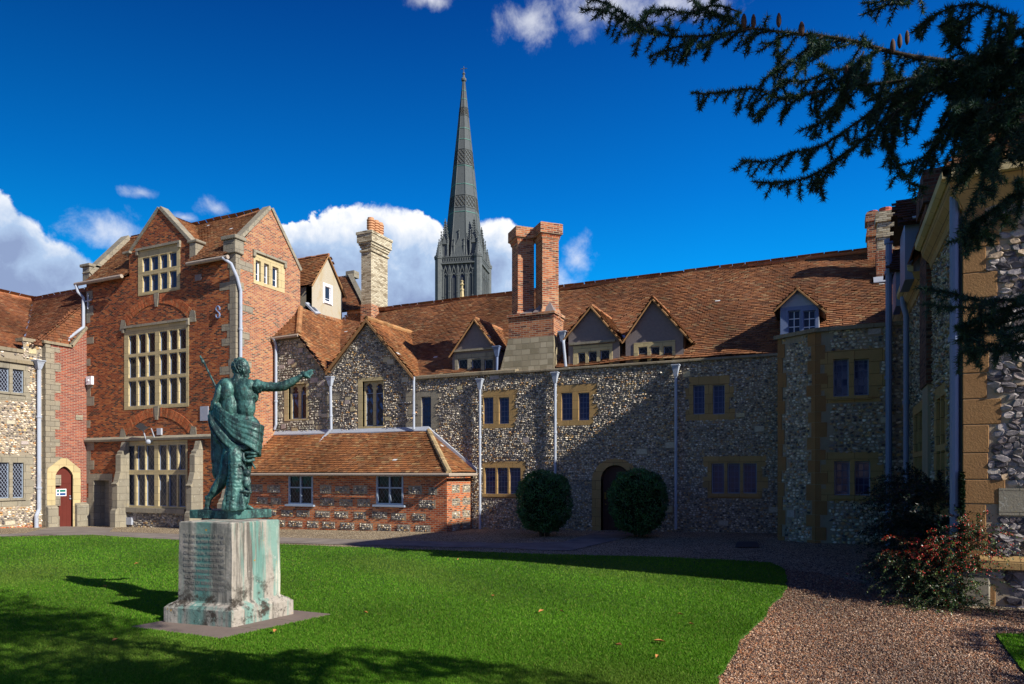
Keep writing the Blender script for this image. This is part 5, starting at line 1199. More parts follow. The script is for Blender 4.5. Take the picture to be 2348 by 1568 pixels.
co.hexa([(RX-.0, RYc-.02, 5.08), (9, RYc-.02, 5.08), (9, RYc, 5.08), (RX-.0, RYc, 5.08), (RX-.17, RYc-.18, 5.42), (9, RYc-.18, 5.42), (9, RYc, 5.42), (RX-.17, RYc, 5.42)])
co.build('eaves_cornice', M_['ochre'], rh); gu.build('gutter', M_['cream'], rh)
rs = 1.117; e_x = 1.30; hipk = 1.3
Ra = (e_x, RYc-.26, 5.56); Rb = (e_x+hipk, RYc-.26+hipk, 5.56+rs*hipk); Rc = (e_x+hipk, RYc-.26, 5.56+rs*hipk); top_z = 5.56+rs*4.7
tiles([[Ra, Rb, (e_x+hipk, 24, 5.56+rs*hipk), (e_x, 24, 5.56)]], rh, .11, .17, seed=105, tone=(.6, .55, .6))
tiles([[Ra, (e_x+hipk, RYc-.26, 5.56), Rb]], rh, .11, .17, seed=106)
mb = MB(); mb.col = (.25, .1, .06)
mb.face([Rb, Rc, (6, RYc-.26, top_z), (6, 18.2, top_z), (e_x+hipk, 18.2, Rc[2])]); mb.face([(6, RYc-.26, top_z), (12, RYc-.26, 5.0), (12, 18.2, 5.0), (6, 18.2, top_z)]); mb.build('high_roof', M_['tile'], rh)
mb = MB(); mb.prism(PRf, [(e_x+hipk, 5.5), (11.5, 5.0), (11.5, 5.2), (6, top_z-.05), (e_x+hipk, Rc[2]-.05)], [], 0, -.3, True); mb.build('gable_wall', M_['mortar'], rh)
# brick stack rising through the eaves
mb = MB(); zst = 1.7+(HY-406)/F*(onX(2118, 406, RX-.1).y*CA-(RX-.1)*SA)
mb.box((RX-.10, YS0, 3.2), (RX+.5, YS1, zst-.55)); mb.box((RX-.15, YS0-.04, zst-.55), (RX+.55, YS0+.42, zst)); mb.box((RX-.15, YS0+.5, zst-.55), (RX+.55, YS1+.04, zst-.1))
mb.build('chimney', M_['brick_dark'], rh)
# lead cheeked dormer beyond the stack
mb = MB(); mb.box((RX-.3, YS1+.35, 5.3), (RX+1.5, YS1+1.35, 6.35)); dd = mb.build('dormer', M_['pipe_b'], rh)
a = (RX-.42, YS1+.2, 6.3); b = (RX-.42, YS1+.85, 6.95); c = (RX-.42, YS1+1.5, 6.3)
tiles([[a, b, (RX+2, YS1+.85, 6.95), (RX+2, YS1+.2, 6.3)], [b, c, (RX+2, YS1+1.5, 6.3), (RX+2, YS1+.85, 6.95)]], dd, .1, .16, seed=108, tone=(.35, .3, .35))
mb = MB(); mb.box((RX-.28, YS1+2.6, 5.3), (RX+1.5, YS1+3.5, 6.1)); dd = mb.build('dormer', M_['pipe_b'], rh)
a = (RX-.4, YS1+2.5, 6.05); b = (RX-.4, YS1+3.05, 6.6); c = (RX-.4, YS1+3.6, 6.05)
tiles([[a, b, (RX+2, YS1+3.05, 6.6), (RX+2, YS1+2.5, 6.05)], [b, c, (RX+2, YS1+3.6, 6.05), (RX+2, YS1+3.05, 6.6)]], dd, .1, .16, seed=109, tone=(.35, .3, .35))
mb = MB(); mb.box((RX-.07, YS0+.1, -.2), (RX+.1, YS1-.1, 3.3)); mb.build('flue', M_['mortar'], rh)
# pipes
for (x, zt, r, mat, dx) in ((2193, 5.4, .055, 'pipe_b', .10), (2077, 5.1, .055, 'pipe_b', .12), (2060, 4.75, .05, 'pipe_b', .16), (2049, 2.55, .045, 'pipe_b', .2)):
    q = onX(x, 1000, RX-dx)
    if q.y < RYc+.08: q.y = RYc+.06; q.x = RX-.09
    pts = [(q.x, q.y, zt), (q.x, q.y, -.2)]
    if x == 2060: pts = [(q.x-.02, q.y+.1, 5.0), (q.x-.06, q.y+.1, 4.85), (q.x, q.y, 4.6), (q.x, q.y, -.2)]
    if x == 2077: pts = [(q.x-.06, q.y, 5.4), (q.x-.06, q.y, 5.25), (q.x, q.y, 5.0), (q.x, q.y, -.2)]
    downpipe(rh, pts, r, mat=mat, hopper=(q.x, q.y, 2.75) if x == 2049 else None)
q = onX(2200, 1000, RX-.02); mb = MB(); mb.tube([(RX-.02, RYc+.015, 5.0), (RX-.02, RYc+.015, .5)], .012, 6); mb.tube([(RX-.025, RYc+.07, 5.0), (RX-.025, RYc+.07, .5)], .012, 6); mb.build('cable', M_['black'], rh)

# ================================================================== cathedral tower and spire
CT = 204.0; cd = ray(1063, 600); cc0 = Vector((cd.x*CT, cd.y*CT, 0))
ca = thing('cathedral_spire', (cc0.x, cc0.y, 0), 'tall grey stone cathedral tower with pinnacles and an octagonal banded spire', 'church')
CR = math.radians(13.5); cU = Vector((math.cos(CR), math.sin(CR), 0)); cN = Vector((math.sin(CR), -math.cos(CR), 0))
Wc = 12.0; hw = Wc/2
def cz(y, t=CT): return EYE+(HY-y)/F*t
zP = cz(602, CT-6); zT_ = cz(184)
m_ca = m_stone('weathered cathedral stone', (.09, .11, .12), (.16, .175, .175), dark=(.03, .035, .035), blocks=(1.2, .6), grime=.5, joint=.1, bump=.4)
m_ca2 = m_stone('streaked spire stone', (.085, .105, .115), (.14, .155, .155), dark=(.04, .045, .045), blocks=(2, 1), grime=.55, joint=.1, bump=.4)
m_cd = m_plain('louvre shadow', (.012, .02, .05), .6)
cen = cc0
faces_c = [(cN, cU), (cU, -cN), (-cN, -cU), (-cU, cN)]
body = MB(); q4 = [cen+cU*(sx*hw)+cN*(sy*hw) for sx, sy in ((-1, 1), (1, 1), (1, -1), (-1, -1))]
body.hexa([(p.x, p.y, 20) for p in q4]+[(p.x, p.y, zP) for p in q4]); tb = body.build('tower', m_ca2, ca)
pil = MB(); win = MB(); gab = MB(); par = MB(); trc = MB()
for (n, u) in faces_c[:2]:
    P = Plane(cen+n*hw, u)
    zs = zP-4.6; 
    for k, uc in enumerate((-3.75, -1.25, 1.25, 3.75)):
        pts = arch(uc-.82, 25, uc+.82, zs+1.4, 1.5, True, 5); 
        inner = (k in (1, 2)); tgt = win if inner else gab
        f = MB(); o_ = arch(uc-1.02, 25, uc+1.02, zs+1.75, 1.7, True, 5); pil.prism(P, o_, [pts], .35, .02)
        (win if inner else gab).prism(P, pts, [], .06, 0, sides=False)
        for s in (-.3, 0, .3) if inner else (0,): trc.prism(P, R((uc+s*1.5-.07, 25, uc+s*1.5+.07, zs+.3)), [], .2, .03)
        # crocketed gablet over each arch
        pil.prism(P, [(uc-1.0, zs+.9), (uc-.8, zs+.9), (uc, zs+3.3), (uc, zs+3.9)], [], .45, .1); pil.prism(P, [(uc+.8, zs+.9), (uc+1.0, zs+.9), (uc, zs+3.9), (uc, zs+3.3)], [], .45, .1)
        pil.prism(P, R((uc-.12, zs+3.6, uc+.12, zs+4.6)), [], .4, 0)
    for uc in (-2.5, 0, 2.5):
        for s in (-.18, .18): pil.prism(P, R((uc+s-.1, 25, uc+s+.1, zs+2.8)), [], .55, 0)
        pil.prism(P, [(uc-.3, zs+2.8), (uc+.3, zs+2.8), (uc, zs+4.3)], [], .5, 0)
        for zz_ in (zs-4, zs+.9): pil.prism(P, R((uc-.34, zz_, uc+.34, zz_+.3)), [], .62, 0)
    for s in (-1, 1):
        for off in (.35, .95, 1.5): pil.prism(P, R((s*(hw-off)-.12, 22, s*(hw-off)+.12, zP-2.2)), [], .5, 0); 
        for off in (.65, 1.22): pil.prism(P, [(s*(hw-off)-.3, zP-2.6), (s*(hw-off)+.3, zP-2.6), (s*(hw-off), zP-.9)], [], .45, 0)
        for zz_ in (zs-5.2, zs+2.4): pil.prism(P, R(tuple(sorted((s*(hw+.25), s*(hw-1.8)))[i] if i in (0,) else v for i, v in enumerate((0, zz_, 0, zz_)))) if False else R((min(s*(hw+.2), s*(hw-1.8)), zz_, max(s*(hw+.2), s*(hw-1.8)), zz_+.35)), [], .6, 0)
    par.prism(P, R((-hw-.4, zP-.35, hw+.4, zP)), [], .75, -.1); par.prism(P, R((-hw-.3, zP+1.55, hw+.3, zP+1.75)), [], .6, .2)
    par.prism(P, R((-hw-.2, zP, hw+.2, zP+1.55)), [], .25, .15)
    n_ = 17
    for i in range(n_):
        a = -hw+i*(2*hw/n_); b = a+2*hw/n_; w_ = .17
        par.prism(P, [(a, zP), (a+w_, zP), (b, zP+1.55), (b-w_, zP+1.55)], [], .5, .25); par.prism(P, [(b-w_, zP), (b, zP), (a+w_, zP+1.55), (a, zP+1.55)], [], .48, .25)
        par.prism(P, [((a+b)/2-.15, zP+1.7), ((a+b)/2+.15, zP+1.7), ((a+b)/2, zP+2.4)], [], .5, .3)
pil.build('arcading', m_ca, tb); win.build('belfry_louvres', m_cd, tb); gab.build('blind_panels', m_ca2, tb); trc.build('mullions', m_ca, tb); par.build('parapet', m_ca, tb)
# corner pinnacles and buttress shafts
pin = MB()
def pinnacle(mb, c, r, z0, z1, z2, crock=True):
    mb.lathe((c.x, c.y, 0), [(r, z0), (r, z1), (r*1.25, z1), (r*1.25, z1+.3), (r*.95, z1+.35), (.06, z2)], 8, rot=.39)
    mb.lathe((c.x, c.y, z2-.3), [(.05, 0), (.22, .2), (.22, .4), (.05, .6)], 6)
    if crock:
        L = z2-z1-.6; k = int(L/.75)
        for i in range(k):
            z = z1+.5+L*i/k; rr = r*.95*(1-(z-z1)/(z2-z1)); 
            for a in range(4): 
                th = CR+math.pi/4+a*math.pi/2; p = Vector((c.x+math.cos(th)*rr, c.y+math.sin(th)*rr, z)); mb.box(p-Vector((.13, .13, .1)), p+Vector((.13, .13, .15)))
for sx, sy in ((-1, 1), (1, 1), (1, -1), (-1, -1)):
    c = cen+cU*sx*(hw-.2)+cN*sy*(hw-.2); pin.lathe((c.x, c.y, 0), [(1.25, 20), (1.25, zP+1.2), (1.45, zP+1.3), (1.45, zP+2.2)], 8, rot=CR)
    pinnacle(pin, c, 1.2, zP+.6, zP+1.7, zP+7.0)
pin.build('pinnacle', m_ca, tb)
# spire
r0 = 5.85; sp = MB(); zs0 = zP+.3
rz_ = lambda z: r0*(1-(z-zs0)/(zT_-zs0))+.32
ns = 14; rings = [(rz_(zs0+(zT_-zs0)*i/ns), zs0+(zT_-zs0)*i/ns) for i in range(ns+1)]
sp.lathe((cen.x, cen.y, 0), rings, 8, rot=CR+math.pi/8); spo = sp.build('spire', m_ca2, ca)
# diapered bands, roll mouldings, ribs on the angles
bd = MB(); rb = MB(); cop = MB()
def ringat(z, dr=0): return [Vector((cen.x+math.cos(CR+math.pi/8+k*math.pi/4)*(rz_(z)+dr), cen.y+math.sin(CR+math.pi/8+k*math.pi/4)*(rz_(z)+dr), z)) for k in range(8)]
for k in range(8):
    th = CR+math.pi/8+k*math.pi/4; rb.tube([Vector((cen.x+math.cos(th)*rz_(z), cen.y+math.sin(th)*rz_(z), z)) for z in (zs0, zT_)], [.17, .07], 5)
for ya, yb, rows in ((460, 484, 2), (352, 383, 3), (252, 266, 2)):
    za, zb_ = cz(yb), cz(ya)
    for zq in (za-.3, zb_+.3): rr = ringat(zq, .06); rb.tube(rr+[rr[0]], .13, 5, False)
    for k in range(8):
        for r_i in range(rows):
            z0_, z1q = za+(zb_-za)*r_i/rows, za+(zb_-za)*(r_i+1)/rows; A0 = ringat(z0_, .04); A1_ = ringat(z1q, .04)
            nn = max(2, int((A0[k]-A0[(k+1) % 8]).length/1.0))
            for i in range(nn):
                f0, f1 = i/nn, (i+1)/nn; p00 = A0[k].lerp(A0[(k+1) % 8], f0); p01 = A0[k].lerp(A0[(k+1) % 8], f1); p10 = A1_[k].lerp(A1_[(k+1) % 8], f0); p11 = A1_[k].lerp(A1_[(k+1) % 8], f1)
                bd.tube([p00, p11], .11, 4, False); bd.tube([p01, p10], .11, 4, False)
        A0, A1_ = ringat(za, .012), ringat(zb_, .012)
for y in (497, 432, 389, 326, 300, 230, 210): rr = ringat(cz(y), .05); cop.tube(rr+[rr[0]], .1, 5, False)
m_bd = m_stone('dark carved band', (.05, .055, .05), (.09, .09, .08), grime=.4, joint=0, blocks=(9, 9))
bd.build('diaper_band', m_bd, spo); rb.build('angle_rib', m_ca, spo); cop.build('copper_cramp', m_plain('verdigris cramp', (.12, .3, .25), .7), spo)
# lucarnes and inner pinnacles at the spire foot
lu = MB()
for (n, u) in faces_c:
    P = Plane(cen+n*5.0, u); z = zP+.5
    lu.prism(P, [(-1.3, z), (1.3, z), (1.3, z+4.4), (0, z+7.2), (-1.3, z+4.4)], [arch(-.75, z+1.0, .75, z+4.4, .9, True, 4)], .3, -3.2)
    lu.prism(P, R((-.09, z+.9, .09, z+4.2)), [], .2, 0)
    for s in (-1, 1): pinnacle(lu, cen+n*5.2+u*s*1.5, .32, z, z+4.6, z+6.6, False)
    pinnacle(lu, cen+n*5.1, .16, z+6.6, z+7.3, z+9.3, False)
lu.build('lucarne', m_ca, spo)
ip = MB()
for sx, sy in ((-1, 1), (1, 1), (1, -1), (-1, -1)):
    c = cen+(cU*sx+cN*sy)*(4.35); z = zP+.4
    ip.lathe((c.x, c.y, 0), [(1.15, z), (1.15, z+6.2), (1.3, z+6.3), (.9, z+6.8), (.12, z+13.2)], 4, rot=CR+math.pi/4)
    for a in range(4):
        th = CR+math.pi/4+a*math.pi/2; q = Vector((c.x+math.cos(th)*1.35, c.y+math.sin(th)*1.35, 0)); pinnacle(ip, q, .3, z, z+5.8, z+9.0)
        for i in range(8):
            zz_ = z+7.0+i*.72; rr = .9*(1-(zz_-z-6.8)/6.4)+.1; p = Vector((c.x+math.cos(th)*rr, c.y+math.sin(th)*rr, zz_)); ip.box(p-Vector((.16, .16, .1)), p+Vector((.16, .16, .2)))
    for a in range(4):
        th = CR+a*math.pi/2; d_ = Vector((math.cos(th), math.sin(th), 0)); P = Plane(c+d_*.85, Vector((-d_.y, d_.x, 0))); ip.prism(P, [(-.75, z+5.4), (.75, z+5.4), (0, z+7.6)], [], .35, 0)
ip.build('inner_pinnacle', m_ca, spo)
fi = MB(); fi.lathe((cen.x, cen.y, zT_-.6), [(.35, 0), (.75, .4), (.8, .9), (.4, 1.4), (.25, 2.2), (.5, 2.4), (.2, 2.9), (.09, 3.2), (.09, 4.7)], 8)
fi.tube([cen+cU*-.95+Vector((0, 0, zT_+3.4)), cen+cU*.95+Vector((0, 0, zT_+3.4))], .09, 6); fi.build('finial_cross', m_ca, spo)
# small stone pinnacle of the nearer church seen in front of the tower
q = atT(1059, 690, 60.0); mb = MB(); zt = EYE+(HY-642)/F*60; mb.lathe((q.x, q.y, 0), [(.32, 3), (.32, zt-2.9), (.16, zt-.95), (.2, zt-.9), (.2, zt-.8), (.1, zt-.75), (.1, zt-.5), (.22, zt-.42), (.1, zt-.3), (.1, zt-.15), (.16, zt-.1), (.02, zt)], 6)
o = mb.build('stone_finial', M_['cream'], None, org=(q.x, q.y, 0)); tag(o, 'small cream stone finial standing in front of the grey cathedral tower', 'finial')

# ================================================================== ground
def sheet(name, mat, poly=None, zoff=0, kind='structure', nx=1, grid=None, org=(0, 0, 0), h=None):
    pts = []; mb = MB()
    if grid:
        xs, ys = grid; idx = {}
        for i, x in enumerate(xs):
            for j, y in enumerate(ys): idx[i, j] = mb.pt((x, y, gz(x, y)+zoff+(h(x, y) if h else 0)))
        for i in range(len(xs)-1):
            for j in range(len(ys)-1): mb.f.append([idx[i, j], idx[i+1, j], idx[i+1, j+1], idx[i, j+1]])
    o = mb.build(name, mat, None, org=org, smooth=True); o['kind'] = kind; return o
def m_gravel():
    m = MT('pea gravel'); ob = m.tc('Object')
    v = m.nd('ShaderNodeTexVoronoi'); m.L.new(ob, v.inputs['Vector']); v.inputs['Scale'].default_value = 42
    s = m.nd('ShaderNodeSeparateColor'); m.L.new(v.outputs['Color'], s.inputs[0])
    c = m.ramp(s.outputs[0], [(0, (.14, .10, .07)), (.25, (.32, .23, .13)), (.5, (.5, .38, .22)), (.75, (.62, .52, .34)), (.95, (.72, .66, .5))])
    c = m.mix(m.mr(v.outputs['Distance'], .35, .7), c, (.05, .035, .025))
    c = m.mix(m.math('MULTIPLY', m.mr(m.noise(ob, .7, 4), .4, .65), .35), c, m.mix(1, c, (.6, .55, .5), 'MULTIPLY'))
    return m.done(c, .9, m.bump(m.math('MULTIPLY', v.outputs['Distance'], -1), .9, .02))
def m_grass():
    m = MT('mown lawn'); ob = m.tc('Object')
    a = m.noise(ob, 1.1, 4, .6); b = m.noise(ob, 90, 3, .8); f = m.noise(ob, 9, 4, .7)
    c = m.mix(a, (.035, .10, .007), (.06, .15, .012)); c = m.mix(m.math('MULTIPLY', b, .5), c, (.012, .04, .004)); c = m.mix(m.math('MULTIPLY', m.mr(f, .5, .75), .4), c, (.08, .12, .02))
    return m.done(c, .9, m.bump(b, .8, .02))
def m_path():
    m = MT('worn concrete path'); ob = m.tc('Object'); n = m.noise(ob, 1.6, 6, .7)
    c = m.ramp(n, [(.3, (.13, .11, .10)), (.55, (.24, .21, .18)), (.75, (.32, .28, .24))]); c = m.mix(m.math('MULTIPLY', m.noise(ob, 50, 4, .8), .4), c, (.1, .08, .07))
    return m.done(c, .95, m.bump(m.noise(ob, 70, 3, .8), .4, .008))
G_GR = m_gravel(); G_L = m_grass(); G_P = m_path()
m_far = m_plain('distant meadow', (.05, .09, .02), .95, var=.4, scale=.05)
xs = np.concatenate([[-400, -120, -60], np.linspace(-40, 12, 40), [60, 400]]); ys = np.concatenate([[-60, -20], np.linspace(-4, 26, 40), [60, 150, 600]])
sheet('ground', G_GR, grid=(xs, ys))
sheet('meadow', m_far, grid=([-500, -150, 0, 150, 500], [30, 80, 200, 700]), zoff=.01)
def poly_sheet(name, mat, pts2, zoff, kind='structure', sub=None, side=0):
    """a flat polygon that follows the ground: cut into a fine fan by triangulation on a grid"""
    import bmesh
    bm = bmesh.new(); vs = [bm.verts.new((x, y, 0)) for x, y in pts2]; f = bm.faces.new(vs); f.normal_update()
    if f.normal.z < 0: f.normal_flip()
    xa, xb = min(p[0] for p in pts2), max(p[0] for p in pts2); ya, yb = min(p[1] for p in pts2), max(p[1] for p in pts2)
    for x in np.arange(math.ceil(xa), xb, 1.0): bmesh.ops.bisect_plane(bm, geom=bm.verts[:]+bm.edges[:]+bm.faces[:], plane_co=(x, 0, 0), plane_no=(1, 0, 0))
    for y in np.arange(math.ceil(ya), yb, 1.0): bmesh.ops.bisect_plane(bm, geom=bm.verts[:]+bm.edges[:]+bm.faces[:], plane_co=(0, y, 0), plane_no=(0, 1, 0))
    for v in bm.verts: v.co.z = gz(v.co.x, v.co.y)+zoff
    if side:
        ed = [e for e in bm.edges if e.is_boundary]; r = bmesh.ops.extrude_edge_only(bm, edges=ed)
        for g in r['geom']:
            if isinstance(g, bmesh.types.BMVert): g.co.z -= side
    me = bpy.data.meshes.new(name); bm.to_mesh(me); bm.free(); me.materials.append(mat); o = bpy.data.objects.new(name, me); COL.objects.link(o); o['kind'] = kind; return o
def G2(x, y): p = onG(x, y); return (p.x, p.y)
lawn_edge = [G2(*p) for p in ((215, 1228.5), (397, 1240), (655, 1251), (900, 1260), (1173, 1271), (1330, 1275), (1473, 1279), (1620, 1285), (1748, 1292), (1780, 1299), (1796, 1311), (1804, 1329), (1800, 1350), (1788, 1369), (1733, 1434), (1673, 1514), (1643, 1568))]
def spline(pts, n=5):
    out = []
    for i in range(len(pts)-1):
        p0, p1, p2, p3 = pts[max(i-1, 0)], pts[i], pts[i+1], pts[min(i+2, len(pts)-1)]
        for k in range(n):
            t = k/n; out.append(tuple(.5*((2*p1[d])+(-p0[d]+p2[d])*t+(2*p0[d]-5*p1[d]+4*p2[d]-p3[d])*t*t+(-p0[d]+3*p1[d]-3*p2[d]+p3[d])*t**3) for d in range(2)))
    out.append(tuple(pts[-1][:2])); return out
la = spline(lawn_edge, 4)
rgj = random.Random(3)
la = [(x+rgj.uniform(-.035, .035), y+rgj.uniform(-.035, .035)) for x, y in la]
wl_ = G2(0, 1233.5); w2_ = G2(110, 1231)
lawn_poly = [wl_, w2_]+la+[(-.75, 3.5), (-1.0, -3), (-26, -3)]
poly_sheet('lawn', G_L, lawn_poly, .03, side=.04)
la2 = [G2(2283, 1461), G2(2303, 1489), G2(2346, 1545), (2.2, 5.0), (6, 5.0), (6, 9.6), (2.9, 9.4)]
lawn2 = poly_sheet('lawn', G_L, la2, .03, side=.04)
poly_sheet('lawn', G_L, [G2(0, 1222), G2(60, 1221.5), G2(95, 1223), G2(0, 1225)][::-1], .025, side=.03) if False else None
# concrete path
pe = [G2(*p) for p in ((-30, 1232), (100, 1226.5), (655, 1246), (1173, 1258), (1240, 1262), (1308, 1263))]
pu = [G2(*p) for p in ((1478, 1221), (1365, 1221), (1290, 1243), (1173, 1246), (655, 1233), (250, 1219.5), (262, 1210), (125, 1206.5), (60, 1222.5), (-30, 1227))]
poly_sheet('path', G_P, pe+[G2(1423, 1236)]+pu, .012)
mb = MB(); p = [onG(1690, 1243), onG(1735, 1243), onG(1742, 1256), onG(1684, 1256)]; mb.face([q+Vector((0, 0, .02)) for q in p][::-1]); o = mb.build('drain_cover', m_plain('rusted iron', (.05, .045, .05), .6), None, org=p[0]); tag(o, 'dark iron drain cover set in the shaded gravel before the flint wall', 'drain cover')
# ================================================================== pedestal, slab and bronze statue
def onZ(x, y, z): d = ray(x, y); t = (z-EYE)/d.z; return Vector((d.x*t, d.y*t, z))
pN, pL_, pR_ = onZ(530, 1446, 0), onZ(375.5, 1432.6, 0), onZ(672.4, 1414, 0)
va, vb = (pL_-pN), (pR_-pN); La, Lb = va.length, vb.length; va.normalize(); vb.normalize()
def quad(c, i, z, a=None, b=None):  # footprint inset by i
    return [c+va*i+vb*i+Vector((0, 0, z)), c+va*(La-i)+vb*i+Vector((0, 0, z)), c+va*(La-i)+vb*(Lb-i)+Vector((0, 0, z)), c+va*i+vb*(Lb-i)+Vector((0, 0, z))]
def m_pedestal():
    m = MT('stained pedestal stone'); ob = m.tc('Object')
    st = m.mapping(ob, (9, 9, .55)); n1 = m.noise(st, 1.0, 6, .65); n2 = m.noise(m.mapping(ob, (6, 6, .4), loc=(3, 7, 1)), 1.0, 5, .6)
    n3 = m.noise(ob, 5, 8, .75); n4 = m.noise(ob, 28, 6, .75)
    c = m.mix(n4, (.22, .20, .17), (.44, .40, .34))
    c = m.mix(m.math('MULTIPLY', m.mr(n1, .5, .62), .85), c, (.075, .07, .06))
    c = m.mix(m.math('MULTIPLY', m.mr(n2, .50, .60), .7), c, (.11, .28, .24))
    c = m.mix(m.math('MULTIPLY', m.mr(m.noise(m.mapping(ob, (7, 7, .4), loc=(11, 2, 5)), 1, 5, .6), .56, .64), .6), c, (.60, .55, .45))
    g = m.nd('ShaderNodeSeparateXYZ'); m.L.new(ob, g.inputs[0])
    # the face towards the path carries one broad copper run down its middle
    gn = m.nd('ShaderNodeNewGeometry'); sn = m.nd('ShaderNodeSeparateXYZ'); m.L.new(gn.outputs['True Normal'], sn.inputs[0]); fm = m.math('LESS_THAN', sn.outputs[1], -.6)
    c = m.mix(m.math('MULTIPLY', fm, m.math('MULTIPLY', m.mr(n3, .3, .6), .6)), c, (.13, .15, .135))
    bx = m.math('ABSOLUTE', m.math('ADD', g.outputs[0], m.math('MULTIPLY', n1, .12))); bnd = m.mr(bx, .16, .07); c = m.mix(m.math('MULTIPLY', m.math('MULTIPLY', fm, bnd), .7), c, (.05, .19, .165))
    lowd = m.mr(g.outputs[2], .75, .2); c = m.mix(m.math('MULTIPLY', m.math('MULTIPLY', m.mr(n3, .48, .62), .85), m.math('ADD', lowd, .25)), c, (.045, .038, .03))
    c = m.mix(m.math('MULTIPLY', m.mr(m.noise(ob, 16, 5, .7), .63, .68), .5), c, (.45, .43, .38))
    c = m.mix(m.mr(m.noise(m.mapping(ob, loc=(5, 5, 5)), 9, 3, .6), .70, .74), c, (.36, .2, .02))
    return m.done(c, .9, m.bump(m.math('ADD', n4, m.math('MULTIPLY', n3, .6)), .6, .012))
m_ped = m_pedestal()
ctr = pN+va*La/2+vb*Lb/2
pd = thing('pedestal', (ctr.x, ctr.y, 0), 'square stone pedestal streaked with green copper stains, carved with ten lines of lettering', 'pedestal')
mb = MB(); rings = [(0, -.05), (0, .20), (.015, .215), (.03, .235), (.055, .25), (.075, .262), (.085, .275)]
for (i0, z0), (i1, z1) in zip(rings[:-1], rings[1:]):
    A_, B_ = quad(pN, i0, z0), quad(pN, i1, z1)
    for k in range(4): mb.face([A_[k], B_[k], B_[(k+1) % 4], A_[(k+1) % 4]])
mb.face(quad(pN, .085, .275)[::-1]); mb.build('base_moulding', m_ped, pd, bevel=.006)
zt = 1.158; mb = MB(); A_, B_ = quad(pN, .092, .274), quad(pN, .10, zt-.012); C_ = quad(pN, .112, zt)
for k in range(4): mb.face([A_[k], B_[k], B_[(k+1) % 4], A_[(k+1) % 4]]); mb.face([B_[k], C_[k], C_[(k+1) % 4], B_[(k+1) % 4]])
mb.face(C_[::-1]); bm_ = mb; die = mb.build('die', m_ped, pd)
me = die.data; bmm = bmesh.new(); bmm.from_mesh(me); bmesh.ops.subdivide_edges(bmm, edges=bmm.edges[:], cuts=14, use_grid_fill=True)
import mathutils.noise as mnoise
for v in bmm.verts:
    v.co += Vector((mnoise.noise(v.co*5), mnoise.noise(v.co*5+Vector((9, 0, 0))), 0))*.006
bmesh.ops.recalc_face_normals(bmm, faces=bmm.faces[:]); bmm.to_mesh(me); bmm.free()
for o in (pd.children[0],):
    b2 = bmesh.new(); b2.from_mesh(o.data); bmesh.ops.recalc_face_normals(b2, faces=b2.faces[:]); b2.to_mesh(o.data); b2.free()
# inscription
lines = ["TO THE MEMORY OF THE", "ANCIENT ROMAN PEOPLE, TO", "WHOM WE OWE OUR FIRST", "CIVILIZATION, THIS REPRO-", "DUCTION OF THE STATUE OF", "CESAR AUGUSTUS IN THE", "VATICAN MUSEUM IS ERECTED,", "ALSO TO RECORD THE DIS-", "COVERY OF ROMAN REMAINS", "IN THIS NEIGHBOURHOOD."]
ux = -va; nrm_ = Vector((ux.y, -ux.x, 0)); rot = Matrix((ux.to_4d()[:3], (0, 0, 1), nrm_)).transposed()
m_txt = m_plain('lead lettering', (.16, .155, .14), .6, var=.3, scale=40)
TXV, TXF, offv = [], [], 0
z_lines = 1.158-.165
fc = quad(pN, .094, 0); mid = (fc[0]+fc[1])/2
for i, t_ in enumerate(lines):
    cu = bpy.data.curves.new('txt', 'FONT'); cu.body = t_; cu.size = .054; cu.extrude = .001; cu.align_x = 'CENTER'; cu.space_character = 1.12; cu.offset = -.0002
    to = bpy.data.objects.new('txt', cu); COL.objects.link(to); dg = bpy.context.evaluated_depsgraph_get(); me = bpy.data.meshes.new_from_object(to.evaluated_get(dg))
    wid = max(v.co.x for v in me.vertices)-min(v.co.x for v in me.vertices); k = min(1, .56/wid)
    for v in me.vertices:
        l = rot @ Vector((v.co.x*k, v.co.y, 0)); TXV.append(mid+l+nrm_*(.004+v.co.z)+Vector((0, 0, z_lines-i*.0665)))
    for p in me.polygons: TXF.append([q+offv for q in p.vertices])
    offv = len(TXV); bpy.data.objects.remove(to); bpy.data.curves.remove(cu); bpy.data.meshes.remove(me)
mesh_obj('inscription', np.array([tuple(v) for v in TXV]), TXF, m_txt, pd)
# paving slab round the pedestal
N_, L__, R__ = onZ(506, 1463, .035), onZ(297, 1436, .035), onZ(762, 1407, .035); Bk = L__+R__-N_
mb = MB(); dz = Vector((0, 0, .09)); 
cs_ = [(N_, L__), ]
def slabq(p, q, r, s): mb.hexa([p-dz, q-dz, r-dz, s-dz, p, q, r, s])
cen_ = (N_+L__+R__+Bk)/4
for f0, f1 in ((0, .33), (.335, .66), (.665, 1)):
    p, q = N_.lerp(R__, f0), N_.lerp(R__, f1); r_, s_q = L__.lerp(Bk, f1), L__.lerp(Bk, f0); slabq(p, q, r_, s_q)
b = mb.build('paving_slab', m_stone('worn paving stone', (.17, .13, .11), (.26, .21, .18), grime=.5, blocks=(9, 9), joint=0, bump=.6), None, org=(cen_.x, cen_.y, 0), bevel=.01); b['kind'] = 'structure'

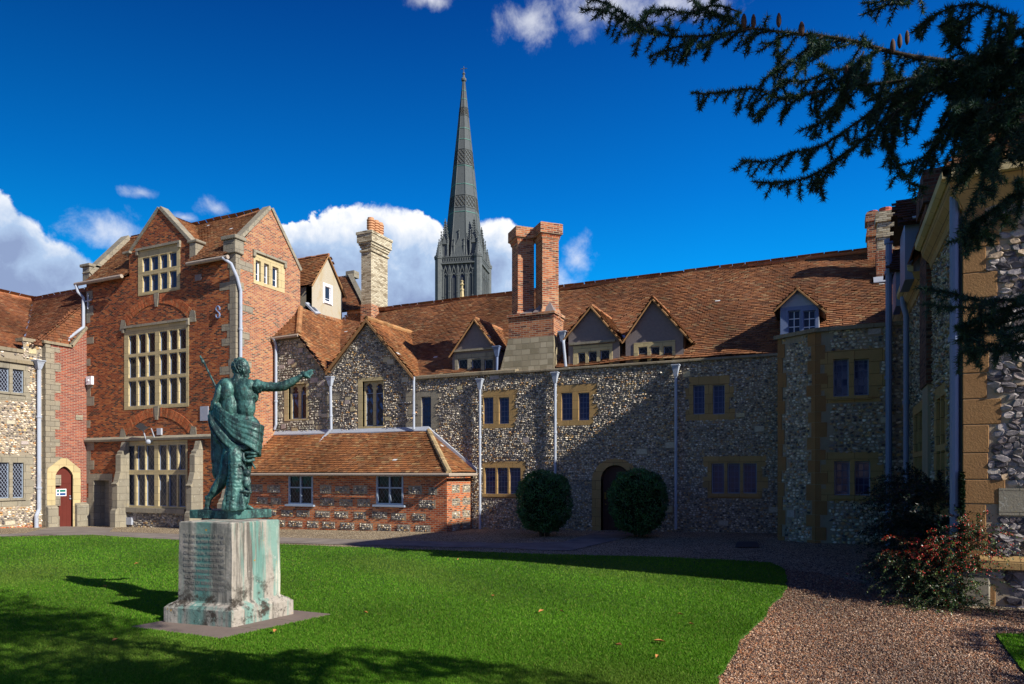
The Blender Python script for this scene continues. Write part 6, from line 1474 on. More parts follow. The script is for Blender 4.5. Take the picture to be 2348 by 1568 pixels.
# ---- the figure
OT = 8.22; Op = atT(538.5, 1167.9, OT); RGT = Vector((CA, SA, 0)); CAMP = Vector((0, 0, EYE)); SZ = 1/708
def S(zx, zy, d=0):
    p = Op+RGT*((zx-720)*SZ)+Vector((0, 0, (1395-zy)*SZ)); return CAMP+(p-CAMP)*(1+d/OT)
rdir = (Op-CAMP); rdir.z = 0; rdir.normalize()
UPV = Vector((0, 0, 1))
def _ico(k):
    b = bmesh.new(); bmesh.ops.create_icosphere(b, subdivisions=k, radius=1); v = np.array([tuple(q.co) for q in b.verts]); f = np.array([[q.index for q in p.verts] for p in b.faces]); b.free(); return v, f
ICO = {2: _ico(2), 3: _ico(3)}
class Clay:
    def __init__(s): s.V = []; s.F = []; s.n = 0; s.floor = 1.262
    def add(s, k, A, c):
        v, f = ICO[k]; s.V.append(v @ A.T+np.array(c)); s.F.append(f+s.n); s.n += len(v)
    def ell(s, c, rx, ry, rd, rot=0, tilt=0):
        """ellipsoid: centre (zx,zy,d), radii in reference units, rd in the viewing direction"""
        M3 = Matrix((RGT, rdir, UPV)).transposed(); Rr = Matrix.Rotation(-math.radians(rot), 3, 'Y')
        A = np.array(M3 @ Rr @ Matrix.Diagonal((rx*SZ, rd*SZ, ry*SZ))); s.add(3, A, S(*c)); return s
    def limb(s, pts, k=8, flat=1.0):
        """pts: (zx, zy, d, r): smooth tapered chain of overlapping balls"""
        for (a, b) in zip(pts[:-1], pts[1:]):
            A, B = S(*a[:3]), S(*b[:3]); L = (B-A).length; n = max(2, int(L/(min(a[3], b[3])*SZ*.35)))
            for i in range(n+1):
                t = i/n; c = A.lerp(B, t); r = (a[3]+(b[3]-a[3])*t)*SZ
                s.add(2, np.eye(3)*r, c)
        return s
    def build(s, name, mat, parent, voxel=.008, smooth=3, noise_=.0, nscale=20, rough2=0):
        o = mesh_obj(name+'_raw', np.concatenate(s.V), np.concatenate(s.F), None, None, nsides=3, uv=False); me = o.data
        r = o.modifiers.new('remesh', 'REMESH'); r.mode = 'VOXEL'; r.voxel_size = voxel; r.use_smooth_shade = True
        if smooth: q = o.modifiers.new('smooth', 'SMOOTH'); q.factor = .5; q.iterations = smooth
        dg = bpy.context.evaluated_depsgraph_get(); m2 = bpy.data.meshes.new_from_object(o.evaluated_get(dg)); bpy.data.objects.remove(o); bpy.data.meshes.remove(me)
        n = len(m2.vertices); co = np.empty(n*3, dtype=np.float32); m2.vertices.foreach_get('co', co); co = co.reshape(-1, 3)
        if noise_:
            nr = np.empty(n*3, dtype=np.float32); m2.vertices.foreach_get('normal', nr); nr = nr.reshape(-1, 3)
            d = np.array([mnoise.noise(Vector(c)*nscale)+.5*mnoise.noise(Vector(c)*nscale*2.3) for c in co.tolist()]); co += nr*(d*noise_)[:, None].astype(np.float32)
        co[:, 2] = np.maximum(co[:, 2], s.floor)
        org_ = ORG[parent.name] if parent else Vector((0, 0, 0)); m2.vertices.foreach_set('co', (co-np.array(org_, dtype=np.float32)).reshape(-1))
        m2.polygons.foreach_set('use_smooth', np.ones(len(m2.polygons), dtype=bool)); m2.materials.clear(); m2.materials.append(mat); m2.name = name
        ob = bpy.data.objects.new(name, m2); COL.objects.link(ob)
        if parent: ob.parent = parent
        ORG[ob.name] = org_; return ob
def m_bronze():
    m = MT('verdigris bronze'); ob = m.tc('Object')
    n1 = m.noise(m.mapping(ob, (1, 1, .45)), 9, 7, .7); n2 = m.noise(ob, 34, 6, .75); n3 = m.noise(m.mapping(ob, (3, 3, .3), loc=(2, 2, 2)), 6, 5, .6)
    c = m.mix(m.mr(n1, .40, .62), (.016, .036, .038), (.06, .17, .15))
    c = m.mix(m.math('MULTIPLY', m.mr(n2, .54, .66), .6), c, (.19, .40, .34))
    c = m.mix(m.math('MULTIPLY', m.mr(n3, .52, .64), .65), c, (.018, .028, .028))
    c = m.mix(m.math('MULTIPLY', m.mr(m.noise(ob, 12, 4, .7), .6, .7), .4), c, (.09, .055, .03))
    m.b.inputs['Specular IOR Level'].default_value = .5
    return m.done(c, .5, m.bump(m.math('ADD', n2, n1), .45, .008), .25)
BZ = m_bronze()
sp0 = S(720, 1395)
stt = thing('statue', (sp0.x, sp0.y, zt), 'green bronze Roman figure in a wrapped cloak, right arm stretched out pointing', 'statue')
# plinth of the statue
zb1 = 1.267; a_ = onZ(542.4, 1191, zt); l_ = onZ(433.6, 1188.5, zt); r_ = onZ(623.5, 1186, zt); k_ = l_+r_-a_; hh = Vector((0, 0, zb1-zt-.004)); o4 = Vector((0, 0, .003))
mb = MB(); mb.hexa([a_+o4, r_+o4, k_+o4, l_+o4, a_+hh, r_+hh, k_+hh, l_+hh]); bb_ = mb.build('bronze_plinth', BZ, stt, bevel=.006)
cl = Clay()
# trunk of the body: two long back muscles with the spine furrow between them
cl.ell((800, 405, .0), 88, 130, 80, 8).ell((648, 395, .01), 68, 115, 76, -6).ell((735, 400, .06), 125, 130, 70).ell((812, 520, .0), 84, 120, 72, 4).ell((668, 520, .01), 70, 120, 70, -4).ell((745, 540, .06), 120, 130, 78)
cl.ell((835, 350, -.02), 60, 62, 60, 20).ell((640, 335, -.01), 62, 50, 55, -14).ell((745, 315, .03), 100, 42, 60).ell((770, 690, .04), 150, 130, 110).ell((890, 420, .05), 34, 70, 70)
cl.limb([(742, 330, .02, 56), (752, 285, .02, 49), (762, 240, .02, 47)])
cl.ell((766, 180, .02), 73, 72, 64).ell((752, 205, .02), 58, 62, 58).ell((800, 215, .02), 46, 62, 48, -6).ell((806, 262, .02), 30, 27, 36, 18).ell((818, 276, .02), 15, 14, 20).limb([(838, 196, .02, 8), (849, 232, .02, 9)]).ell((828, 190, .02), 20, 12, 34).ell((838, 256, .02), 8, 6, 14).ell((838, 268, .02), 9, 6, 14)
cl.ell((789, 216, -.062), 13, 24, 9, 10).ell((792, 240, -.055), 8, 9, 8)
# outstretched right arm with a pointing hand
cl.limb([(872, 350, 0, 54), (930, 350, -.01, 47), (1000, 356, -.02, 43), (1075, 358, -.02, 38), (1130, 350, -.02, 43), (1190, 322, -.02, 37), (1240, 291, -.02, 27), (1275, 268, -.02, 23)])
cl.ell((1312, 250, -.02), 42, 27, 18, -26).ell((1325, 262, -.03), 24, 24, 16, -20)
cl.limb([(1338, 228, -.02, 11), (1362, 214, -.02, 10), (1395, 216, -.02, 8)])
cl.limb([(1342, 240, -.035, 11), (1372, 232, -.04, 10), (1380, 244, -.05, 8)]).limb([(1340, 252, -.03, 11), (1366, 250, -.05, 10), (1362, 262, -.06, 8)]).limb([(1332, 264, -.02, 10), (1354, 266, -.04, 9), (1348, 276, -.05, 8)])
cl.limb([(1312, 262, -.05, 11), (1340, 268, -.065, 10), (1358, 282, -.06, 8)])
# left arm under the cloak, legs
cl.limb([(612, 345, 0, 42), (585, 420, .0, 38), (560, 500, .04, 34)])
cl.limb([(715, 850, .02, 88), (672, 1000, .0, 72), (640, 1090, -.02, 56), (600, 1165, -.01, 52), (560, 1225, .0, 45), (522, 1275, .02, 30), (500, 1300, .03, 26)])
cl.ell((487, 1296, .02), 26, 24, 22).limb([(497, 1305, .03, 25), (492, 1345, .03, 24), (482, 1385, .04, 20)]).ell((488, 1390, .03), 36, 12, 26)
cl.limb([(815, 860, .06, 86), (800, 1000, .1, 70), (795, 1090, .1, 56), (790, 1200, .12, 48), (798, 1320, .12, 30), (805, 1360, .12, 28)]).limb([(800, 1370, .12, 24), (845, 1378, .1, 18), (868, 1386, .1, 12)])
body = cl.build('figure', BZ, stt, voxel=.0075, smooth=4, noise_=.0035, nscale=26)
hr = Clay(); rgh = random.Random(2)
for i in range(190):
    a = rgh.uniform(0, 2*math.pi); zz2 = rgh.uniform(-.6, 1); rr = math.sqrt(max(0, 1-zz2*zz2)); x_, y_ = rr*math.cos(a), rr*math.sin(a)
    if x_ > .72 or (x_ > .25 and zz2 < .35): continue
    zx, zy = 762+x_*72, 182-zz2*74; dd = .02+y_*.088
    hr.limb([(zx, zy, dd*.96, 7), (zx+rgh.uniform(2, 12), zy+rgh.uniform(4, 14), dd*.96, 5)])
hr.build('hair', BZ, body, voxel=.0055, smooth=1)
# cloak
ck = Clay()
ck.ell((735, 725, .03), 205, 100, 130, 22).ell((650, 680, .03), 130, 110, 110, 20).ell((790, 800, .04), 135, 130, 125).ell((700, 790, .03), 120, 120, 110).ell((575, 600, .05), 75, 130, 90).ell((860, 740, .03), 96, 120, 110).ell((845, 860, .05), 92, 85, 100)
def curve(p, n=14):
    out = []
    for i in range(len(p)-1):
        p0, p1, p2, p3 = p[max(i-1, 0)], p[i], p[i+1], p[min(i+2, len(p)-1)]
        for k in range(n//len(p)+2):
            t = k/(n//len(p)+2); out.append(tuple(.5*((2*p1[d])+(-p0[d]+p2[d])*t+(2*p0[d]-5*p1[d]+4*p2[d]-p3[d])*t*t+(-p0[d]+3*p1[d]-3*p2[d]+p3[d])*t**3) for d in range(4)))
    out.append(p[-1]); return out
rf = random.Random(9)
for i in range(13):      # the rolled bundle sweeping from the left arm to the right hip
    f = i/12; r = 13+rf.uniform(-3, 4)
    ck.limb(curve([(528+6*f, 480+100*f, .0, r), (600+6*f, 540+115*f, -.10, r), (720, 622+160*f, -.15, r), (850-10*f, 655+195*f, -.16, r), (925-18*f, 680+225*f, -.11, r), (957-26*f, 695+240*f, .0, r), (950-40*f, 700+235*f, .1, r)]))
for i in range(7):       # swags falling from the forearm under the seat
    f = i/6; r = 11+rf.uniform(-1, 3)
    ck.limb(curve([(506+14*f, 560+30*f, .02, r), (520+30*f, 660+10*f, -.06, r), (580+40*f, 770-16*f, -.11, r), (680+30*f, 868-30*f, -.12, r), (790+20*f, 885-25*f, -.12, r*.9), (905+10*f, 860-20*f, -.04, r*.8)]))
ck.limb(curve([(503, 600, .02, 15), (515, 690, -.03, 15), (560, 780, -.07, 15), (630, 860, -.08, 14), (705, 912, -.08, 13)]))
for i in range(5): ck.limb(curve([(840+6*i, 800+26*i, -.12, 10), (890, 838+24*i, -.1, 11), (932-5*i, 850+24*i, -.02, 10)]))
# shoulder fall and the long hanging end behind the left leg
ck.ell((588, 400, .0), 34, 75, 45, 12).limb(curve([(600, 345, -.03, 22), (580, 400, -.04, 24), (560, 460, -.03, 26), (530, 540, .0, 26)]))
for i in range(8):
    x = 530+i*19; yb = (1040, 1130, 1165, 1150, 1060, 1040, 1070, 1010)[i]
    ck.limb([(x-5, 690+i*20, .07, 13), (x, 850, .08, 14), (x+2, yb-70, .07, 15), (x+6, yb, .07, 9)])
ck.ell((590, 880, .09), 72, 190, 34).ell((560, 1060, .09), 36, 80, 24)
cloak = ck.build('cloak', BZ, stt, voxel=.0075, smooth=2, noise_=.002, nscale=30)
sl = Clay(); sl.ell((905, 352, -.01), 52, 62, 62, 5)
for i in range(7): a = -50+i*17; sl.limb([(868+i*4, 300+i*2, -.03-.004*i, 9), (880+i*10, 350, -.085, 10), (890+i*8, 402, -.04, 8)])
sl.build('sleeve', BZ, cloak, voxel=.0065, smooth=1, noise_=.003, nscale=40)
# sceptre over the left shoulder
spr = MB(); spr.tube([S(425, 92, .02), S(438, 120, .02)], [.010, .016], 8); spr.tube([S(438, 118, .02), S(452, 150, .02), S(460, 158, .02)], [.016, .021, .011], 8); spr.tube([S(458, 152, .02), S(566, 372, .02), S(590, 430, .02)], .012, 8); spr.tube([S(860, 990, -.02), S(892, 1048, -.03)], .011, 8)
spr.build('sceptre', BZ, stt, smooth=True)
# tree stump, cupid and dolphin beside the leg
tk = Clay(); tk.limb([(715, 905, -.14, 50), (735, 960, -.13, 68), (742, 1060, -.13, 74), (735, 1160, -.13, 78), (722, 1280, -.13, 84), (715, 1370, -.13, 88)])
for i in range(9): a = -70+i*17; tk.limb([(720+a*.7, 1150, -.17, 16), (715+a*1.05, 1300, -.2, 18), (712+a*1.25, 1385, -.2, 20)])
tk.ell((780, 1300, -.1), 62, 90, 60, -12)
tk.build('tree_stump', BZ, stt, voxel=.008, smooth=2, noise_=.007, nscale=22)
cp = Clay(); cp.ell((818, 1086, -.16), 33, 33, 33).limb([(815, 1120, -.15, 22), (812, 1150, -.15, 34), (820, 1185, -.15, 32)]).limb([(835, 1195, -.15, 22), (842, 1235, -.15, 15), (838, 1290, -.14, 10), (832, 1335, -.14, 9)]).limb([(795, 1195, -.15, 20), (790, 1235, -.16, 12)])
cp.limb([(838, 1130, -.15, 15), (848, 1165, -.16, 11), (832, 1190, -.18, 9)]).limb([(795, 1125, -.16, 14), (782, 1085, -.17, 11), (790, 1050, -.17, 10)])
cp.build('cupid', BZ, stt, voxel=.006, smooth=2, noise_=.002)
dl = Clay(); dl.limb(curve([(790, 920, -.15, 12), (795, 970, -.17, 15), (830, 985, -.17, 14), (880, 975, -.14, 12)])).limb([(755, 1250, -.2, 9), (800, 1240, -.22, 13), (858, 1250, -.2, 8)]).limb([(770, 1275, -.2, 6), (820, 1256, -.21, 9)]).limb(curve([(735, 1060, -.19, 12), (750, 1025, -.2, 14), (785, 1025, -.2, 11), (800, 1050, -.2, 9)])).ell((860, 948, -.12), 52, 14, 40, 5).ell((850, 918, -.13), 60, 16, 40, -4)
dl.limb([(838, 1290, -.13, 11), (850, 1240, -.15, 14)])
dl.build('dolphin', BZ, stt, voxel=.006, smooth=1, noise_=.002)

# ================================================================== clipped bushes
def m_leaf(name, tr=.25, rough=.35, spec=.5):
    m = MT(name); a = m.nd('ShaderNodeAttribute'); a.attribute_name = 'tint'
    m.b.inputs['Specular IOR Level'].default_value = spec; m.b.inputs['Roughness'].default_value = rough
    m.L.new(a.outputs['Color'], m.b.inputs['Base Color'])
    t = m.nd('ShaderNodeBsdfTranslucent'); hv = m.mix(1, a.outputs['Color'], (1.3, 1.5, .5), 'MULTIPLY'); m.L.new(hv, t.inputs[0])
    mx = m.nd('ShaderNodeMixShader'); mx.inputs[0].default_value = tr; m.L.new(m.b.outputs[0], mx.inputs[1]); m.L.new(t.outputs[0], mx.inputs[2])
    m.L.new(mx.outputs[0], m.N['Material Output'].inputs[0]); return m.m
LEAF = m_leaf('glossy laurel leaf'); NEED = m_leaf('cedar needle', .15, .6, .25); BLADE = m_leaf('grass blade', .35, .7, .15)
def unit(v): return v/np.maximum(np.linalg.norm(v, axis=-1, keepdims=True), 1e-9)
def leaves(name, C, D, Nn, L, W, cols, mat, parent=None, org=None, fold=.15):
    """one pointed leaf (two folded halves) at every C along direction D with upper side Nn"""
    S_ = unit(np.cross(D, Nn)); n = len(C); L = L[:, None]; W = W[:, None]
    a = C; b = C+D*L*.45+S_*W*.5+Nn*W*fold; c = C+D*L; d = C+D*L*.45-S_*W*.5+Nn*W*fold; e = C+D*L*.5
    V = np.stack([a, b, c, d], 1).reshape(-1, 3); i = np.arange(n)[:, None]*4
    F_ = np.concatenate([i+np.array([[0, 1, 2]]), i+np.array([[0, 2, 3]])])
    return mesh_obj(name, V, F_, mat, parent, org, cols=np.repeat(cols, 4, 0).clip(0, 1), nsides=3, uv=False)
def clipped(x0, x1, y0, y1, label, seed):
    g = onG((x0+x1)/2, y1); t = g.y*CA-g.x*SA; rx = (x1-x0)/2/F*t; H = (y1-y0)/F*t*.985; c = np.array([g.x, g.y, g.z+.02+H/2*.98]); rz2 = H/2*.95
    r = np.random.default_rng(seed); n = 15000; u = unit(r.normal(size=(n, 3)))
    shp = lambda u: np.stack([u[:, 0]*rx, u[:, 1]*rx, u[:, 2]*rz2*np.where(u[:, 2] < 0, .98, 1.0)], 1)*(1-.07*np.clip(-u[:, 2:3], 0, 1))
    lump = 1+.05*np.sin(u[:, 0:1]*7+seed)*np.sin(u[:, 2:3]*6+seed)+.03*np.sin(u[:, 2:3]*15+u[:, 0:1]*9)+(r.random((n, 1)) < .03)*r.uniform(0, .12, (n, 1))+.02*np.sin(u[:, 1:2]*13)
    P = c+shp(np.sign(u)*np.abs(u)**.78)*lump*r.uniform(.88, 1.0, (n, 1))*1.0
    nn = unit(u+r.normal(0, .55, (n, 3))); D = unit(np.cross(nn, r.normal(size=(n, 3)))*.8+u*.5+np.array([0, 0, .25]))
    base = np.array([(.036, .11, .032), (.05, .15, .042), (.024, .07, .024), (.07, .18, .05)])[r.choice(4, n, p=[.4, .3, .2, .1])]*r.uniform(.6, 1.4, (n, 1))*(1+.35*np.sin(u[:, 0:1]*9+seed)*np.sin(u[:, 2:3]*11))
    o = thing('clipped_bush', (g.x, g.y, g.z), label, 'bush', 'clipped bushes either side of the arched door')
    leaves('foliage', P, D, nn, r.uniform(.045, .075, n), r.uniform(.022, .034, n), base, LEAF, o)
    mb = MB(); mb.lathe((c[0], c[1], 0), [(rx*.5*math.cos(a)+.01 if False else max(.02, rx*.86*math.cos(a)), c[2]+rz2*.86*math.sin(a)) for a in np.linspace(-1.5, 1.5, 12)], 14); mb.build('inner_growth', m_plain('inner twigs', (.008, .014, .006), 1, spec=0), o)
    mb = MB()
    rr = random.Random(seed)
    for k in range(7): a = rr.uniform(0, 6.28); mb.tube([(g.x+.08*math.cos(a), g.y+.08*math.sin(a), g.z-.05), (g.x+.2*math.cos(a), g.y+.2*math.sin(a), g.z+.35)], [.04, .025], 6)
    mb.build('stem', m_plain('bush stem', (.06, .04, .02), .9), o)
clipped(1188, 1307, 1074, 1229, 'dark green clipped egg-shaped bush left of the arched door, covering a pipe foot', 3)
clipped(1399, 1525, 1071, 1232, 'larger dark green clipped bush half covering the arched door', 4)

# ================================================================== berried shrub at the corner and dark shrub behind
def shrub(name, bases, n, spread, length, droop, cols, seed, label, cat, berries=0, lw=(.014, .03), tipcol=None, bias=(0, 0, 0), red=None):
    r = np.random.default_rng(seed); C, D, Nn, K_, ST = [], [], [], [], MB()
    for i in range(n):
        b = np.array(bases[r.integers(len(bases))])+r.normal(0, .06, 3)*np.array([1, 1, 1.6]); b[2] = max(b[2], .02)
        d = unit(np.array([r.normal(0, spread[0])+bias[0], r.normal(0, spread[1])+bias[1], abs(r.normal(0, spread[2]))+bias[2]])); L = length*r.uniform(.4, 1.15); k = 9
        pts = [b+d*L*t-np.array([0, 0, droop*L*t*t]) for t in np.linspace(0, 1, k)]
        pts = [np.array([min(p[0], RX-.02) if p[1] > RYc-.03 else p[0], min(p[1], RYc-.03) if p[0] > RX-.02 else p[1], max(p[2], .03)]) for p in pts]
        ST.tube([tuple(p) for p in pts[::2]], [.006, .004, .003, .002, .001][:len(pts[::2])], 3, False)
        for j in range(int(L/.009)):
            t = r.uniform(.12, 1); q = t*(k-1); a = int(min(q, k-2)); p = pts[a]+(pts[a+1]-pts[a])*(q-a); tg = unit(pts[a+1]-pts[a]+1e-6)
            sd = unit(np.cross(tg, r.normal(size=3))); C.append(p+sd*.004); D.append(unit(sd*.8+tg*.5)); Nn.append(unit(r.normal(size=3)*.6+np.array([0, -.3, 1])))
            cc = np.array(cols[r.integers(len(cols))])*r.uniform(.6, 1.4)
            if tipcol and t > .75 and r.random() < .35: cc = np.array(tipcol)
            if red and red(p) > r.random(): cc = np.array((.35, .03, .012))*r.uniform(.6, 1.3)
            K_.append(cc)
    C, D, Nn, K_ = map(np.array, (C, D, Nn, K_)); nL = len(C)
    o = thing(name, tuple(bases[0][:2])+(0,), label, cat)
    leaves('foliage', C, D, Nn, r.uniform(lw[1]*.6, lw[1]*1.2, nL), r.uniform(lw[0]*.7, lw[0]*1.2, nL), K_, LEAF, o)
    ST.build('stems', m_plain('shrub stem', (.06, .035, .02), .9), o)
    if berries:
        idx = [i for i in r.permutation(nL) if C[i][2] > .45 and (C[i][0] > .95 or r.random() < .12)][:berries]; mb = MB()
        for i in idx: c = C[i]+r.normal(0, .012, 3); mb.lathe(tuple(c), [(.0015, -.007), (.007, -.003), (.007, .003), (.0015, .007)], 6)
        mb.build('berries', m_plain('red berry', (.55, .02, .015), .3, spec=.6), o, smooth=True)['kind'] = 'stuff'
    return o
G1 = [(.012, .035, .012), (.02, .055, .018), (.035, .085, .03), (.008, .02, .008)]
bases = [(1.35, 10.2, .02), (1.45, 10.25, .4), (1.5, 10.3, .75), (1.15, 10.35, .05), (1.6, 10.35, .9), (1.3, 10.4, .55), (1.0, 10.3, .3), (.9, 10.6, .5)]
shrub('berried_shrub', bases, 330, (.75, .45, .45), .72, .55, G1, 5, 'sprawling shrub thick with red berries at the foot of the ochre corner stones', 'shrub', 900, tipcol=(.16, .22, .07), bias=(-.15, -.45, .25), red=lambda p: .55 if (p[2] > .62 and p[0] < 1.2 and p[0] > .5) else .03)
G2_ = [(.006, .016, .008), (.010, .028, .012), (.004, .010, .006)]
bases = [(1.35, y, z) for y in (11.1, 11.8, 12.5, 13.2, 13.9) for z in (.1, .7, 1.3)]
shrub('dark_shrub', bases, 420, (.7, .6, .5), 1.0, .5, G2_, 6, 'dark drooping wall shrub in the shaded angle behind the berried shrub', 'shrub', 0, lw=(.02, .045), bias=(-.55, -.1, .2))
# ================================================================== cedar: boughs hanging in from the upper right
TRK = Vector((4.6, .4, 0))
cdr = thing('cedar_tree', tuple(TRK), 'dark blue-green cedar whose needled boughs reach in across the sky at upper right', 'tree')
rgc = np.random.default_rng(12)
br = MB(); NC, ND, NL_ = [], [], []
def bough(pts, t, r0=.02, root=None, lateral=True, dens=1.0, twig=(.05, .2), far=False, step=.032):
    """pts: reference pixels turned into points t metres off; root: where it leaves the trunk"""
    P3 = [atT(x, y, tt) for (x, y), tt in zip(pts, np.linspace(t[0], t[1], len(pts)))]
    if root is not None: P3 = [Vector(root)]+P3
    cc = [(p.x, p.y, p.z) for p in P3]; sp = []
    for i in range(len(cc)-1):
        p0, p1, p2, p3 = cc[max(i-1, 0)], cc[i], cc[i+1], cc[min(i+2, len(cc)-1)]
        for k in range(6): q = k/6; sp.append(Vector([.5*((2*p1[d])+(-p0[d]+p2[d])*q+(2*p0[d]-5*p1[d]+4*p2[d]-p3[d])*q*q+(-p0[d]+3*p1[d]-3*p2[d]+p3[d])*q**3) for d in range(3)]))
    sp.append(Vector(cc[-1])); n = len(sp); br.tube(sp, [max(.0018, .5*r0*(1-i/(n-1))**.8) for i in range(n)], 6)
    start = 1.0 if root is not None else 0
    L = 0
    skip = 6 if root is not None else 0
    lens = [(sp[i+1]-sp[i]).length for i in range(n-1)]; tot = sum(lens[skip:])
    d_ = 0; acc = 0; side = 1
    needles(sp[max(skip, int(n*.12)):], dens)
    if lateral:
        for i in range(skip, n-2):
            acc += lens[i]
            while acc > step:
                acc -= step; f = (i-skip)/(n-skip); side = -side; tg = (sp[i+1]-sp[i]).normalized()
                ln = (twig[0]+(twig[1]-twig[0])*rgc.random())*(1.9-1.35*f)
                dn = Vector((rgc.normal(0, .35), rgc.normal(0, .6), -.75+rgc.normal(0, .45))); 
                dr = (tg*rgc.uniform(.3, .9)+dn+tg.cross(UPV)*side*rgc.uniform(.1, .6)).normalized()
                p = sp[i].copy(); tw = [p]
                for k in range(5): dr = (dr+Vector((rgc.normal(0, .12), rgc.normal(0, .12), -.06))).normalized(); p = p+dr*ln/5; tw.append(p)
                br.tube(tw, [.003, .0015] if False else [.0024-.0003*k for k in range(6)], 4, False); needles(tw, dens)
                if ln > .1:
                    for q in (2, 3):
                        d2 = (dr+Vector((rgc.normal(0, .6), rgc.normal(0, .6), rgc.normal(0, .5)))).normalized(); tw2 = [tw[q]+d2*ln*.12*k for k in range(4)]; br.tube(tw2, .0015, 3, False); needles(tw2, dens)
def needles(pl, dens):
    for a, b in zip(pl[:-1], pl[1:]):
        L = (b-a).length; m = max(1, int(L/.0055*dens)); tg = np.array((b-a).normalized())
        for k in range(m):
            c = np.array(a.lerp(b, (k+rgc.random())/m)); q = 9
            v = unit(rgc.normal(size=(q, 3))+tg*.55); NC.append(np.repeat(c[None], q, 0)); ND.append(v); NL_.append(rgc.uniform(.020, .034, q))
B_ = [
 ([(2420, 180), (2325, 167), (2186, 143), (2093, 130), (2019, 113), (1955, 95), (1885, 83), (1816, 76), (1723, 65), (1677, 51), (1612, 18), (1560, -20)], (3.0, 3.3), .030, 1.0, (.05, .16)),
 ([(1723, 65), (1668, 76), (1603, 83), (1538, 83), (1483, 69), (1436, 51), (1386, 24), (1331, 22)], (3.2, 3.35), .010, 1.0, (.04, .12)),
 ([(1483, 69), (1440, 40), (1395, 10), (1345, -4)], (3.25, 3.4), .006, 1, (.03, .07)),
 ([(1700, 30), (1640, 12), (1580, 30), (1530, 22), (1478, 30)], (3.2, 3.3), .007, 1, (.03, .08)),
 ([(1603, 83), (1560, 105), (1520, 118), (1488, 130)], (3.2, 3.3), .006, 1, (.03, .08)),
 ([(2186, 143), (2093, 180), (1955, 199), (1839, 217), (1790, 226), (1723, 203), (1654, 213), (1585, 214)], (3.0, 3.3), .016, 1.1, (.05, .13)),
 ([(2019, 113), (1960, 150), (1900, 165), (1850, 185), (1800, 190), (1770, 215)], (3.05, 3.15), .010, 1, (.04, .12)),
 ([(1885, 83), (1840, 120), (1800, 150), (1760, 175), (1740, 200)], (3.1, 3.2), .008, 1, (.04, .12)),
 ([(2230, 150), (2140, 163), (2047, 222), (1955, 287), (1885, 333), (1816, 352), (1760, 370), (1697, 368)], (2.9, 3.2), .014, 1.1, (.05, .12)),
 ([(2280, 150), (2163, 186), (2070, 241), (2001, 300), (1931, 356), (1862, 403), (1783, 419), (1726, 416)], (2.9, 3.1), .014, 1.1, (.05, .12)),
 ([(1870, 400), (1880, 425), (1890, 455)], (3.05, 3.05), .004, 1, (.02, .04)),
 ([(2060, 250), (2030, 300), (2050, 361), (2084, 416), (2125, 432)], (2.95, 3.0), .008, 1.1, (.04, .09)),
 ([(2230, 190), (2186, 259), (2130, 352), (2066, 379)], (2.9, 2.95), .009, 1.1, (.05, .12)),
 ([(1980, 118), (1940, 200), (1900, 270), (1830, 300)], (3.0, 3.1), .008, 1, (.05, .12)),
 ([(2420, 60), (2330, 40), (2230, 10), (2150, 30), (2090, 75)], (2.6, 2.75), .014, 1.2, (.06, .14)),
 ([(2430, 0), (2350, 110), (2280, 150), (2210, 120), (2160, 60)], (2.6, 2.8), .014, 1.2, (.06, .14)),
 ([(2120, -30), (2080, 5), (2030, 12), (1977, 34)], (2.9, 3.0), .006, 1, (.03, .06)),
 ([(2080, -20), (2040, 0), (1975, 8)], (2.9, 3.0), .005, 1, (.02, .05)),
 ([(2430, 150), (2340, 200), (2260, 260), (2220, 330), (2190, 400)], (2.6, 2.8), .014, .9, (.06, .15)),
 ([(2430, 230), (2350, 290), (2290, 340), (2250, 420), (2220, 480), (2200, 545)], (2.6, 2.8), .014, .9, (.05, .12)),
 ([(2430, 400), (2360, 430), (2300, 460)], (2.6, 2.7), .010, 1.2, (.05, .10)),
 ([(2400, 100), (2340, 230), (2240, 220), (2180, 300), (2120, 330)], (2.7, 2.9), .012, 1.2, (.05, .13)),
 ([(2430, 690), (2347, 686), (2255, 690), (2180, 672), (2103, 659)], (2.5, 2.8), .009, 1.3, (.03, .07)),
 ([(2300, 690), (2230, 705), (2170, 703), (2118, 697)], (2.6, 2.75), .006, 1.2, (.02, .05)),
 ([(2430, 760), (2370, 790), (2300, 806), (2228, 798)], (2.5, 2.7), .006, 1.2, (.03, .05)),
 ([(2430, 700), (2380, 740), (2330, 762), (2290, 770)], (2.5, 2.6), .006, 1.2, (.03, .05)),
]
for i, (pts, t, r0, dens, tw) in enumerate(B_):
    root = None
    if pts[0][0] > 2380 : root = (TRK.x-.3, TRK.y+.2, 2.2+2.6*(1-max(0, pts[0][1])/820.)+.3*(i % 3))
    bough(pts, t, r0, root, dens=dens*1.1, twig=tw)
NCa, NDa, NLa = np.concatenate(NC), np.concatenate(ND), np.concatenate(NL_); n = len(NCa)
side = unit(np.cross(NDa, rgc.normal(size=(n, 3)))); w = .0020
V = np.stack([NCa+side*w, NCa-side*w, NCa+NDa*NLa[:, None]], 1).reshape(-1, 3)
cN_ = np.array([(.012, .035, .032), (.02, .055, .045), (.03, .07, .045), (.045, .085, .03)])[rgc.choice(4, n, p=[.4, .35, .17, .08])]*rgc.uniform(.7, 1.3, (n, 1))
mesh_obj('foliage', V, np.arange(n*3).reshape(-1, 3), NEED, cdr, cols=np.repeat(cN_, 3, 0), nsides=3, uv=False)
